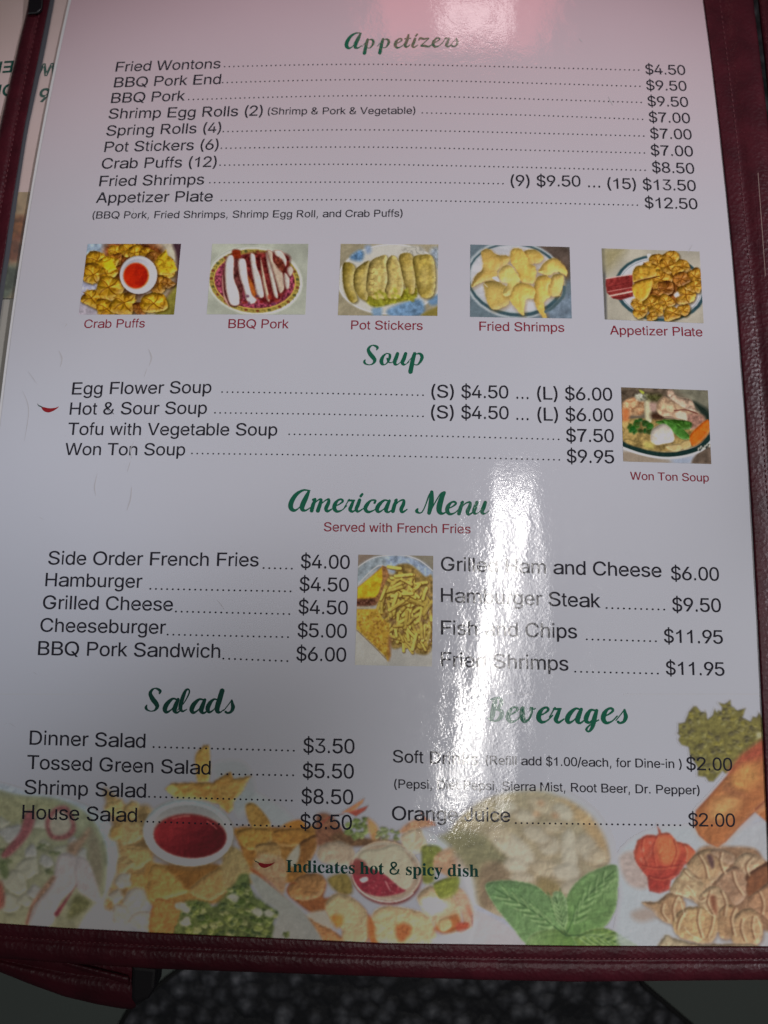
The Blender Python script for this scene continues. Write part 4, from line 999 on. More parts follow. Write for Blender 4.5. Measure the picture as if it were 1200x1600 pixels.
SANS = {
 'A': (667, '3n3`6i;^7z;^:x3`9q3`8/8H7i9P7:;27M;26z9N6Y8H4v3`!5?5t5?6j9K6j9K5t'),
 'B': (667, "4O3`4O;^7Y;^82;Z8`;Q9,;C9M;09i:t:#:Y:2:;::9v:=9R:;96:68w:,8b9z8N9j8>9W809C8%9-7w8r7p8r7j907f9I7^9b7Q9y7A:37-:D6q:Q6T:Y65:]5l:Y5H:P5':A4d:+4H9i419E3y8u3k8A3c7b3`!5Y4U7_4U8<4Y8i4e9.4v9D539Q5M9U5m9S6)9M6@9A6T926h8z6x8c7+8H758+7;7e7=5Y7=!5Y807T807q8180868G8?8^8J8p8Y9$8k9/9#9598979P939o9':/8n:F8Q:X8+:d7W:g5Y:g"),
 'C': (722, "7r3U733Z6T3j5z4(5J4J5#4v4]5N4D6.466p417^468L4D934]9o5#:G5J:r5z;96T;R73;b7r;g8=;f8a;`9);W9I;J9i;;:*;(:C:m:Z:S:n:7;#9t;/9R;89.:39.:,9F:#9]9r9q9d:'9S:79B:E9/:Q8u:[8_:c8G:i8/:l7r:m7E:i6w:^6P:K6.:15l9l5T9D5B8r588=547^587$5B6J5T5x5m5P6/506P4r6w4_7E4S7r4P8/4Q8G4T8_4Z8u4b9/4l9B4x9S5+9d5:9r5L:#5a:,5w:363;863;05k;$5I:o5+:Z4j:D4P:*4:9i4(9J3s9)3g8b3^8=3W"),
 'D': (722, '723`513`514U7,4U7g4Y8?4e8l4x96579T5W9l6#9|6P:+7(:/7`:+8<9}8o9l9@9T9g97:,8n:E8C:X7m:d76:g5-:g5-;^7<;^8(;X8g;J9D;29u:l:B:B:b9l:z92;,8L;17`;,6s:y62:b5R:A4|9s4Q9A408c3s7|3e!5[;^5[3`4V3`4V;^'),
 'E': (667, '4[3`4[;^:L;^:L:g5o:g5o80:080:07:5o7:5o4U:Q4U:Q3`'),
 'F': (611, '4[3`4[;^:0;^:0:g5j:g5j8&9f8&9f7/5j7/5j3`'),
 'G': (778, "8#3U7<3Z6[3j6$4(5O4K5'4v4a5N4H6.4:6q457^4:8L4H934a9o5':G5O:r6$;96Y;R79;b7y;g8E;f8l;`95;V9W;I9w;9:9;%:S:j:k:P;$:4;49r;A9Q;I9/:@9/:79E:-9Z9|9o9n:%9_:59L:C99:P9%:Z8j:c8R:i89:l7y:m7L:i7#:^6W:K65:25s9m5Z9E5H8r5=8=5:7^5=7$5H6J5Z5x5s5Q66506Y4r7&4_7P4S8#4P8M4S8t4[9;4j9Z5#9t5<:.5Y:>5|:G6F:J6p:i6k886k887a;O7a;O6l;J63;=5Y;&5+:c4^:=4;9l3z9:3f8_3Y"),
 'H': (722, '4R3`4R;^5U;^5U859m859m;^:p;^:p3`9m3`9m7>5U7>5U3`'),
 'I': (278, '4a3`5h3`5h;^4a;^'),
 'J': (500, '603U5Q3]4z3o4O43404_3w593q5y3q6E4n6E4n5y4r5P4}5.544o5L4[5j4O604K6Q4O6n4[7+4o7=5.7H5P7L5y7L;^8I;^8I5y8C59804_7k437@3o6j3]'),
 'K': (667, '5:5y5:7(5o7h6J8I7(9)9Z;^;%;^7E7}7@8#!4Q3`4Q;^5X;^5X8v5W745X6c5X3`!9g3`6_7f7A8Q;&3`'),
 'L': (556, '4Q3`4Q;^5Z;^5Z4U9]4U9]3`'),
 'M': (833, '4N3`4N;^5q;^7g6Y7u618*5X8;4|8H4J854J8C4{8T5V8e608s6Y:g;^<.;^<.3`;23`;287;28k;39K;4:0;6:o;>:o;):+:o9C:Z8d:J878e3`7s3`6/875{8c5h9@5Q:(5::o5D:o5E:45F9O5G8m5H875H3`'),
 'N': (722, '4Q3`4Q;^5d;^8z6S9;6&9_5B:)4S9w4Q9q5D9o6/9o6e9o;^:p;^:p3`9^3`6g866C8q5t9^5::h5J:j5O9a5R8m5S875S3`'),
 'O': (778, '8#3U7;3Z6Y3j5}4(5K4J4}4v4Z5N4@6.416p4,7^418L4@934Z9o4}:G5K:r5};96Y;R7;;b8#;g8e;b9F;R:#;9:T:r;#:G;E9o;_93;n8L;s7^;n6p;_6.;E5N;#4v:T4J:#4(9F3j8e3Z!8#4P8P4S8{4_9H4q9m5/:05O:I5w:]6J:h7#:l7^:h8>:]8s:I9E:09m9m:29H:L8{:_8P:j8#:m7O:i7$:_6W:K63:25p9m5U9E5C8r578>547^577$5C6J5U5x5p5P63506W4q7$4_7O4S'),
 'P': (667, '4^3`5`3`5`6t8-6t8z7&9c7K:98*:T8q:T9a:9:L9c;+8z;P8-;^4^;^!5`7l5`:d8):d8W:[9%:D9C9|9S9Q9S9#9C8S9%808W7t8)7l'),
 'Q': (778, '7[618j619h4}:#4b;L2w:=2w9B4+9,4F!8#3U7;3Z6Y3j5}4(5K4J4}4v4Z5N4@6.416p4,7^418L4@934Z9o4}:G5K:r5};96Y;R7;;b8#;g8e;b9F;R:#;9:T:r;#:G;E9o;_93;n8L;s7^;n6p;_6.;E5N;#4v:T4J:#4(9F3j8e3Z!8#4P8P4S8{4_9H4q9m5/:05O:I5w:]6J:h7#:l7^:h8>:]8s:I9E:09m9m:29H:L8{:_8P:j8#:m7O:i7$:_6W:K63:25p9m5U9E5C8r578>547^577$5C6J5U5x5p5P63506W4q7$4_7O4S'),
 'R': (722, '4^3`5`3`5`737U73:#3`;;3`8t798v799W7Q:/7|:P8X:`9=:X:$:=:`9k;491;R8K;^4^;^!5`8)5`:h8A:h8j:a93:K9M:+9[9^9[939M8f938E8j808A8)'),
 'S': (667, "7F3R6k3U683_5g3m5?4%4y4=4_4Z4I4{4<5D465m5B5m5G5R5Q5;5`5'5s4q6.4c6H4X6e4P7'4L7F4J7j4L8/4Q8L4Z8g4g9#4v955-9C5A9K5W9N5q9L6+9E6>996M9*6[8r6h8[6s7h716c7I6&7[5N7t5&854d8V4Q9$4K9Q4O9x4[:A4p:b5/;#5O;:5v;M6F;[6u;e7K;g8#;e8Q;[8|;M9F;:9f;#:%:c:8:C:D9}:I9X9A9X999{9':<8f:R8C:d7v:n7H:q7(:o6e:j6I:b61:U5y:H5i:75]:%5U9l5S9U5U9>5^9*5l8u5}8g668Z6L8P758;8+8'8u7l937b9K7T9c7F9y76:07#:@6i:L6O:S64:U5p:Q5I:F5%:34`9t4A9S4(9,3o8X3`8%3V"),
 'T': (611, '3n:g3n;^:>;^:>:g7Z:g7Z3`6R3`6R:g'),
 'U': (722, '7b3S7*3W6R3c6&3v5X44574R4x4w4e5D4X5q4T6E4T;^5U;^5U6L5X6+5a5h5n5J6$516:4w6U4f6t4X7;4P7b4N8-4P8O4X8n4f9-4w9C519T5J9b5h9j6+9l6L9l;^:n;^:n6E:j5q:^5D:J4w:04R9j449B3v8p3c8=3W'),
 'V': (667, '6m3`3t;^4y;^6]6u6}5n7P407=407l5o806u9k;^:q;^7{3`'),
 'W': (944, "6#3`3p;^4r;^6.6g6?5y6O5/6^4=6R4=6b5/6r5y7)6g8B;^9N;^:h6g:z5y;/5/;>4=;24=;A5/;Q5y;c6g<z;^=|;^;m3`:_3`9>8f9'9l8l;-9$;-8k9q8R8f723`"),
 'X': (667, "3s3`7(8.7(7D4(;^5:;^6J9y6p9A718n7N897>897Z8n7x9@8C9y9U;^:d;^7e7H7e82:r3`9b3`8:5c7s6:7W6f7;7=7O7=746g6s6;6O5c5'3`"),
 'Y': (667, '6q3`6q6x3n;^5&;^6`9)71897Y7<737<7[8:8+9)9e;^:w;^7t6x7t3`'),
 'Z': (611, '3y3`3y4G8#9c8V:H93;.9>:k86:h7-:g3w:g3w;^:1;^:1:u625b5U4x4w444k4R5s4U6z4U:54U:53`'),
 'a': (556, '6F3S5{3U5W3[563g4t3v4Z4-4E4D454_4,4}4)5C4+5a425z4>644M6F4`6U4v6b536m5M6u5i6{6d7-7d777y7:8/7>8<7B8E7I8K7R8L7_8L7b8K7w8F8/8>8@838N8%8Z7n8d7X8k7@8o7&8q6e8o6K8k658e5|8[5k8Q5]8E5P895F8,5?7z4:884J8V4`8q4x9+589=5U9J5u9U6;9]6]9a7#9b7l9Z8+9T8E9K8^9?8t919-8y9>8b9K8F9R8%9U7Z9U3`8N3`8N4N8G4N8&4(7q3v7]3k7E3a7+3Y6h3T!6W4E6{4G7?4M7Z4X7r4g8*4w895/8D5C8J5X8L5o8L6^836R7`6I7-6C6`6>5x615d6*5S5{5E5q5:5c545R525?545.594y5B4l5O4a5_4V5p4O6)4I6?4F'),
 'b': (556, "6|3S6_3U6D3[6.3e5v3q5g4#5Y415>4X564X563`4?3`4?;^58;^588`5>8`5X9+5f995u9E6-9Q6B9Z6^9a6|9b7J9_7q9R899@8W9&8r8a9,8:9<7i9E779H6[9E6%9<5N9,4}8s4V8X46893w7r3d7K3W!6p4G734J7N4S7f4b7z4v80538=5P8F5p8L678N6]8L7'8F7H8=7i808)7{8A7g8T7N8d738l6p8o6Q8m668d5z8U5f8B5T8+5G7k5>7K597(576]59665>5n5H5M5U515f4u5z4b674R6Q4J"),
 'c': (500, '6Z3S6.3W5`3d593w4t464W4W4A5#405O4&6%4#6Y4&75407g4A884W8_4t9%599?5`9R6.9_6Z9b6t9a719^7H9W7_9O7s9E8+998=9+8M8v8[8d8h8P8r8:8y8$8(7i7r857V8S708h6Z8o6:8l5y8c5a8S5K8>5;8&5.7d5%7D4z7#4x6Y4z675%5q5.5Q5;555K4w5a4c5y4S6:4J6Z4G704N7W4c7t5(8*5P8{5<8s5$8j4i8^4T8N4B8?428-4#7u3r7`3g7I3_723X6u3U'),
 'd': (556, "6Q3S6(3W5[3d583w4t464Y4V4D4}455N4+6%4(6[4+77457i4D8:4Z8a4u9&599@5]9R6(9_6R9b6q9a719Z7G9Q7Y9E7j997w9+868`8<8`8<;^96;^963`8?3`8?4X864X7v417i4#7X3q7F3e703[6q3U!6_4G6}4J7=4R7U4b7j4u7z518-5M865n8<668=6]8<7(867K8-7k7{8+7j8B7U8U7=8d6}8m6_8o6?8l6$8d5g8T5R8A5A8)547i5+7H5%7'5#6]5%675+5p545P5A535R4v5g4b6$4S6@4J"),
 'e': (556, "6u3S6C3W5q3d5H3w5%464d4V4K5#4;5N406$4-6Y40734:7e4K864c8^5$9#5E9>5m9R6<9^6l9b7.9a7J9[7g9S8'9G8@978X9$8n8h9$8K938+9>7a9E779G6d9G6@4g6@4g7/8s7/8J6o8H768C7U897s8,817w8F7c8X7J8f7/8m6l8p6L8m608e5r8W5]8F5K815=7t527Y5,7>5*6|5*6L5-6&535_5?5A5N5'5b4m5y4]684P6U4H6v4F704G7C4J7U4O7g4W7v4a8(4m834z8=5/8D5@9>5+944l9&4R8o4<8X4)8@3t8$3f7`3[7>3U"),
 'f': (278, '6O9Z6O8l3n8l3n9Z!4d3`4d:J4f:h4l;&4u;=5&;O54;`5D;l5W;u5j;z6#;|6I;w6`;o6N;$6A;)6+;,5t;)5e;#5Y:s5R:d5M:O5K:85K3`'),
 'g': (556, "6d1?6?1@5y1E5Z1N5@1Y5(1h4o1y4^204O2C4C2W5.3&5J2]5V2P5f2F5w2<60256H216d2071237S2>7p2O8+2i893.8=3W8=4f864f7w4@7j427Y4&7G3v713n6r3h6S3g6+3j5a3t5>4+4z4B4`4a4I5*4:5T406*4-6`407:4:7k4I8;4_8b4y9&5=9@5a9R6,9_6U9b6t9a739Z7I9Q7[9F7l997y9+888`8?8`8?9Z969Z963R933'9)2[8s2:8]1z8@1e7|1S7X1H721A!6b4X7$4[7?4c7V4p7k5&7|5<8.5V875u8=6;8>6b8=7+877M8.7l7|8,7l8C7W8V7?8d7%8m6b8o6B8l6'8d5k8U5U8A5E8*587j5/7K5)7*5'6b5)6=5/5w585X5E5>5V5(5k4q6(4d6B4["),
 'h': (556, '5D775D3`4I3`4I;^5D;^5D8354835G8`5_9(5z9B6?9S6c9_7.9b7P9`7p9W829K8K9:8a9#8r8c9$8A9+7v9.7J9.3`833`837C807k8%807n8J7U8_788k6q8n6W8m6@8g6+8^5t8P5d8@5U8,5L7p5F7T'),
 'i': (222, "4Q3`4Q9Z5<9Z5<3`!4u:Z4h:]4]:b4R:k4J:w4F;*4D;94F;H4J;U4R;b4];l4h;q4u;s5';q52;l5<;b5D;U5H;H5J;95H;*5D:w5<:k52:b5':]"),
 'j': (222, '449Z579Z5735552p5/2S5%2:4q2$4^1l4F1^4+1R3g1L3C1J3.1J3.2?3@2?3Y2A3m2H3|2T4+2e422y4436!4d:Z4R:]4C:b45:k4*:w4$;*3};94$;H4*;U45;b4C;l4R;q4d;s4u;q5);l57;b5B;U5H;H5J;95H;*5B:w57:k5):b4u:]'),
 'k': (500, '5<5m5<6}5J6}7v9Z9(9Z6G6k6=6k!4H3`4H;^5A;^5A3`!8(3`5p6W6P7:983`'),
 'l': (222, '4H3`5F3`5F;^4H;^'),
 'm': (833, "4F3`4F9Z5?9Z5?8>598>5A8Y5M8q5]9+5m9<6%9K699V6N9_6e9c6|9e7E9a7f9T8&9@8;9&8K8b8U8=8I8=8Q8V8]8n8l9'9#99979H9N9T9h9^:'9c:B9e:a9c:}9[;=9P;T9@;j9+;z8m<,8O<38,<67`<63`;;3`;;7^;78&;,8B:u8V:^8e:D8n:)8p9m8o9X8j9E8a958U9'8G8x868p8$8k7k8j7T8j3`7n3`7n7g7k8(7a8@7P8T7:8d6|8m6`8p6K8o678j6%8b5n8U5`8G5R855I7{5C7c5A7G5A3`"),
 'n': (556, '5A775A3`4F3`4F9Z5?9Z5?8352835D8`5[9(5x9B6=9S6a9_7-9b7O9`7p9W819K8J9:8`9#8r8c9$8A9+7v9.7J9.3`833`837C8/7k8$807m8J7T8_778k6o8n6V8m6?8g6)8^5q8P5a8@5S8,5I7p5C7T'),
 'o': (556, "6h3S683W5i3d5B3w4{464_4W4G5#465O4+6%4(6Y4+75467g4G884_8_4{9%5B9?5i9R689_6h9b7;9_7g9R829?8T9%8r8_9.889?7g9I759L6Y9I6%9?5O9.5#8r4W8T46823w7g3d7;3W!6h4G7.4J7L4S7f4c7{4w81558>5Q8H5q8N678O6Y8N7#8H7D8>7d818&7{8>7f8S7L8c7.8l6h8o6E8l6(8c5j8S5T8>5C8&567d5-7D5'7#5%6Y5'675-5q565Q5C555T4w5j4c6(4S6E4J"),
 'p': (556, "4?1J4?9Z569Z568`5>8`5X9+5f995u9E6-9Q6B9Z6^9a6|9b7J9_7q9R899@8W9&8r8a9,8:9<7i9E779H6[9E6%9<5N9,4}8s4V8X46893w7r3d7K3W6|3S6_3U6D3[6.3e5w3q5g4#5Y415>4X584X581J!6p4G734J7N4S7f4b7z4v80538=5P8F5p8L678N6]8L7'8F7H8=7i808)7{8A7g8T7N8d738l6p8o6Q8m668d5z8U5f8B5T8+5G7k5>7K597(576]59665>5n5H5M5U515f4u5z4b674R6Q4J"),
 'q': (556, "911J881J884X824X7r417f4#7U3q7C3e7-3[6n3U6O3S6&3W5Z3d573w4t464Y4V4D4}445N4+6%4(6[4+77447i4D8:4Y8a4t9&589@5Z9R6&9_6P9b6o9a7.9Z7C9Q7V9E7f997s9+828`8;8`8;9Z919Z!6]4G6z4J7:4R7Q4b7f4u7w518)5M825n8766896]877(827K8)7k7w8+7g8B7R8U7:8d6{8m6]8o6=8l5}8d5e8T5P8A5@8)537i5*7H5$7'4}6]5$675*5p535P5@535Q4v5f4b5}4S6=4J"),
 'r': (333, '4H3`4H9Z5@9Z5@8c5E8c5Q8|5d975z9I689W6T9`6t9c7/9b7C9a7C8e708h6k8j6R8h6<8c6(8Y5q8M5a8>5T8-5J7t5E7^5C7E5C3`'),
 's': (500, "6G3S5}3U5Z3[5;3e4z3r4a4'4K4:4:4R4-4m4%504{5A5*5&594l5L4Z5e4N6&4G6F4E6k4H7/4P7H4^7[4o7h5'7l5<7i5N7c5^7V5k7F5w726%6t6,5r6A5C6O4y6a4[6x4F774:7V457z488=4A8X4P8r4e9,4}9?5?9N5a9Y6)9`6N9b6t9a799Z7V9Q7p9D8+948>8}8M8g8Y8O8d867l8$7c887V8J7F8Z718i6q8q6O8s608q5o8i5V8]5D8L5989568$587m5@7]5L7N5_7C5v796872726y7b6l8,6Y8I6C8^6)8j5e8n5A8k5#8b4b8R4G8=418#3y7`3i7<3^6q3V"),
 't': (278, '6G9Z6G8l3n8l3n9Z!4X;(5F;(5F555G4z5K4i5Q4[5[4S5j4M5{4K614M6E4Q6R3b693[5x3Y5T3^563j4y4#4g4>4[4a4X5.'),
 'u': (556, '6H3X6&3Z5b3c5E3o5,4&4r4<4a4X4S4z4L5D4I5p4I9Z5C9Z5C5w5G5P5R5/5e4p5}4[6?4P6b4L6z4N764S7K4]7^4j7n4{7{548*5K805f826(829Z9,9Z9,3`843`845-8A5-8.4Z7r467V3x763g6o3['),
 'v': (500, '5z3`3h9Z4i9Z6#6,6A5&6Z3}6=3}6V5&6t6,8.9Z9/9Z6x3`'),
 'w': (722, '5R3`3n9Z4j9Z5M7%5i5m6*4?5x4?685j6T7%769Z829Z8o7%9/5k9J4?9<4?9Y5k9u7%:X9Z;T9Z9p3`8x3`866C7}747k8)7W8z7k8z7W8)7E74716C6J3`'),
 'x': (500, "3k3`627+626B3v9Z5'9Z5k8L6=7]6f6t686t6_7]708L7v9Z9$9Z6h6?6h7%9-3`7}3`7,5#6[5l646Q6b6Q6<5l5l5#4u3`"),
 'y': (500, '491O4K2@4Y2>4i2;4x2:5+2<572?5C2G5N2Q5X2`5c2r5k3-5{3^3k9Z4k9Z6$6,6A5%6Z3}6<3}6V5&6t6,8-9Z9,9Z6X2h6M2M6A26631}6$1l5n1_5[1T5G1L511H4u1F4P1I'),
 'z': (500, '4$3`8s3`8s4Q514Q5j558e8h8e9J429J428Z7I8Z6o7y4$4O'),
 '0': (556, "6h3U673Z5g3j5@4'4{4H4_4s4I5K496,406o4-7^408M4:954I9q4`:I4{:t5A;;5h;S68;c6h;g7=;c7i;S83;;8T:t8p:I9+9q9:959D8M9G7^9D6o9;6,9+5K8q4s8U4H844'7i3j7=3Z!6h4K7-4O7I4Z7c4n7x5-8/5N8=5w8G6J8M7$8O7^8M8>8G8s8=9F8/9o7x:57c:O7I:c7-:o6h:r6H:o6+:c5m:O5W:55E9o579F5-8s5'8>5%7^5'7$5-6J575w5E5N5W5-5m4n6+4Z6H4O"),
 '1': (556, '6a3`7_3`7_;N7$;N6`:j5t:-4k9Z4k8e5j9/6a9j'),
 '2': (556, '3z3`3z4H6h7:7T8+7f8A7t8V8$8k8,9$8099829O809i8*:$7z:87l:I7Z:W7F:c70:l6s:q6W:r6;:q5}:k5f:a5R:S5A:C54:05*9v5$9]4}9B3}9B4%9l4/:74@:Y4W:x4t;75:;K5`;Z6.;d6Y;g7+;d7R;[7x;L8=;88X:{8o:^9%:=9/9v929Q90969+8w9#8^8r8C8`8(8I7e7=6N5H4Z5H4U9>4U9>3`'),
 '3': (556, "6g3U6<3X5p3a5I3n5(4%4e4;4L4V494v4-5>4'5f5)5f5-5M55585A5&5P4q5c4d5x4Y644Q6M4M6h4K7*4M7D4R7]4[7s4h8*4w8:5.8E5C8L5]8N5x8L678F6O8;6g8-6{7u727]7A7?7K6x7R6O7T5l7T5l8C7o:c7o:h4K:h4K;^90;^90:t6^8&6^8575867c80817}8T7i8r7O9.719?6j9J6D9M5x9J5O9?5*9.4c8q4D8S4+813r7f3b7:3X"),
 '4': (556, '3y5@3y617$;^7z;^4{6;4{669N669N5@!7S3`7S5V7S5z7S8^8J8^8J3`'),
 '5': (556, "6]3U623X5e3b5@3p4z4(4_4?4G4Z454y4*5?4%5d5&5d5*5N515:5=5(5K4t5]4f5q4Z6,4R6C4M6]4K6z4N794T7R4a7i4p7{5(8/5>8:5W8A5s8C668A6T8:6p8.7/7z7F7g7Y7P7j777u6v7|6W8$6>7}6&7y5i7s5Q7j5>7_5.7R407[4Z;^8|;^8|:h5O:h578F5:8F5L8S5a8_5w8h658o6N8s6i8u7/8s7N8m7m8c8-8T8F8D8]8/8q7t9&7Y937=9=6z9C6Y9E679A5f975<9%4q8h4N8J428'3u7Z3d703Y"),
 '6': (556, "6h3U6:3Y5l3d5E3u5$414b4M4J4o495:4.5d4+654.6X467#4C7H4W7s4t8G5>9#74;^8@;^5R7i5J7i5R7v5[8'5h835u8=6)8G6:8N6L8T6`8W6u8X7F8U7n8L878=8W8(8r7i9-7I9<7&9F6Y9I6/9F5_9;569*4l8m4K8P408/3t7d3d7:3Y!6h4I7)4L7C4R7Z4^7p4m8&5%855:8@5R8F5m8H6/8F6L8@6g857$8&797p7K7Z7Z7C7f7)7l6h7n6K7l617f5u7Z5`7L5M7:5?7%546h5.6M5,615.5n545S5?5:5M5%5`4m5u4^614R6K4L"),
 '7': (556, '43:W82:W7-9<6A7e5p5t5^3`6`3`6r5`7E7F819#8t:-9N:j9N;Q43;Q'),
 '8': (556, "6h3U693X5k3b5D3p4}4(4a4@4I4]494}4.5D4+5k4-6.436J4=6e4K7#4[784o7K5*7Z5B7f5[7m5[7q5;7}4{854d8O4R8o4H974D9]4G:%4Q:F4a:e4v;$54;;5R;N5u;[6?;e6h;g74;e7X;[7{;N8>;;8W;$8m:e8|:F9+:%9.9]9*978{8p8j8P8R85877}7s7q7s7m817f8H7Z8_7K8r789(7#956e9@6J9F6.9H5k9E5D9:4}9)4]8m4@8P4(8/3p7d3b7:3X!6h4J7*4L7E4Q7^4Z7r4g8)4v875,8B5@8H5V8J5p8H6.8A6F866[8'6o7p7$7Z717B7;7(7A6h7C6J7A607;5s715^7$5K6o5<6[516F5*6.5(5p5*5V505@5;5,5I4v5Z4g5p4Z6.4Q6I4L!6h867$877:8<7N8E7a8P7p8_7|8p8+9)809>829U809m8+:'7}::7q:J7b:X7O:d7;:l7%:q6h:s6N:q68:l6#:d5l:X5]:J5P::5G:'5B9m5@9U5B9>5G9)5P8p5]8_5m8P6$8E688<6N87"),
 '9': (556, "6h;g79;d7c;Y8-;H8N;18k:p9':N97:(9B9Y9E9,9B8d9;8?9-7u8u7J8X6v846>6B3`563`7{7T8)7T7|7G7r7;7g7/7Y7$7J6v796o7(6i6p6f6[6e606h5d6q5@7%4|7:4b7T4K7s4<8<428c4/93429_4=:,4N:Q4f:r5';25H;I5n;Y6;;d!6h:s6L:q63:j5v:_5b:O5P:=5A:(579k519O5/93518q578V5A8>5P8)5b7r5v7c637W6L7Q6h7N7(7Q7B7W7Y7c7o7q8%8(838=8=8U8D8p8F918D9N8=9j83:'8%:=7o:O7Y:_7B:j7):q"),
 '$': (556, "6I2P6I<m7'<m7'2P!6f3R673U5h3_5A3m4z4%4^4=4G4Z464{4*5D4%5m4}5m5'5R5/5;5;5'5K4q5_4c5u4X624P6K4L6f4J7)4L7D4Q7_4Z7u4g8-4v8=5-8I5A8P5W8R5q8P6+8J6>8@6M836[8#6h7l6s7'71617I5W7[5-7t4e854K8V4<9$479Q4:9x4E:A4U:b4m;#5.;:5N;M5s;[6@;e6k;g7;;e7c;[8+;M8K;:8g;#8}:c92:C9=9}9A9X8G9X8@9{80:<7t:R7U:d74:n6h:q6L:o62:j5v:b5b:U5P:H5B:758:%529l509U539>5:9*5E8u5T8g5f8Z5y8P6W8;7A8'8%7l8;7b8P7T8d7F8w769+7#996i9C6O9I649K5p9H5I9>5%9.4`8s4A8V4(853o7i3`7<3V"),
 '&': (667, "6p3U6@3X5p3b5H3q5'4)4f4A4N4]4>4|445C415h436*4:6E4E6]4T6s4g7.4}7B5v8'728w7Q947l9T7r9b7v9p7w:$7t::7l:M7_:^7L:j76:r6w:t6e:s6T:o6D:i67:a6+:V5}:I5v:<5r:,5q9w5r9e5w9T6#9C6E8l6{8.:o3`9Z3`6I7>5X8:5D8R548l5&9(4w9A4r9Z4p9v4r::4z:V5+:p5=;,5R;?5m;O60;Z6P;b6u;e7>;b7`;Z7};O8;;?8P;-8c:r8o:Y8w:?8y:#8x9i8t9T8l9A8c9/8V8y8H8h7n8:607*5o6p5X6Z5H6G5=64575{555e575N5=595G5&5U4q5f4b5z4V664M6O4H6j4G7-4I7J4O7g4Y8'4g8@4x8W528l5I8}5d916'9;6G9B6j9D73:A73:?6c::6=:15w:%5Z9s5A9e5-9>4^9,4G8l408M3x8*3i7`3_7:3W"),
 '(': (333, "4^6u4`7P4e8-4n8g4{9D5/9}5@:W5T;05j;_6'<.6}<.6e;U6O:|6;:E6*9j5w935l8W5d8#5_7K5]6u5_6J5c5y5j5M5u4{6'4L673w6K3D6c2j6}226'225[2x5;3e5#4R4l5@4b6."),
 ')': (333, "4'224B2k4Y3F4n3y5#4N505#5:5O5A5{5E6K5G6u5E7K5@8#588W5-934z9j4i:E4U:|4?;U4'<.4}<.5:;_5O;05d:W5v9}6*9D668f6?8-6D7P6F6u6B6,685>6&4P5h3d5H2w4}22"),
 '.': (278, '513Y5$3[4t3b4k3m4c3z4_4.4]4?4_4P4c4`4k4n4t4x5$5#515%5=5#5H4x5Q4n5Y4`5^4P5`4?5^4.5Y3z5Q3m5H3b5=3['),
 ',': (278, '4]1k4y4j5`4j5.1k'),
 '/': (278, '6y<%4D2M3N2M6(<%'),
 '-': (333, '6s7P6s6Z416Z417P'),
}
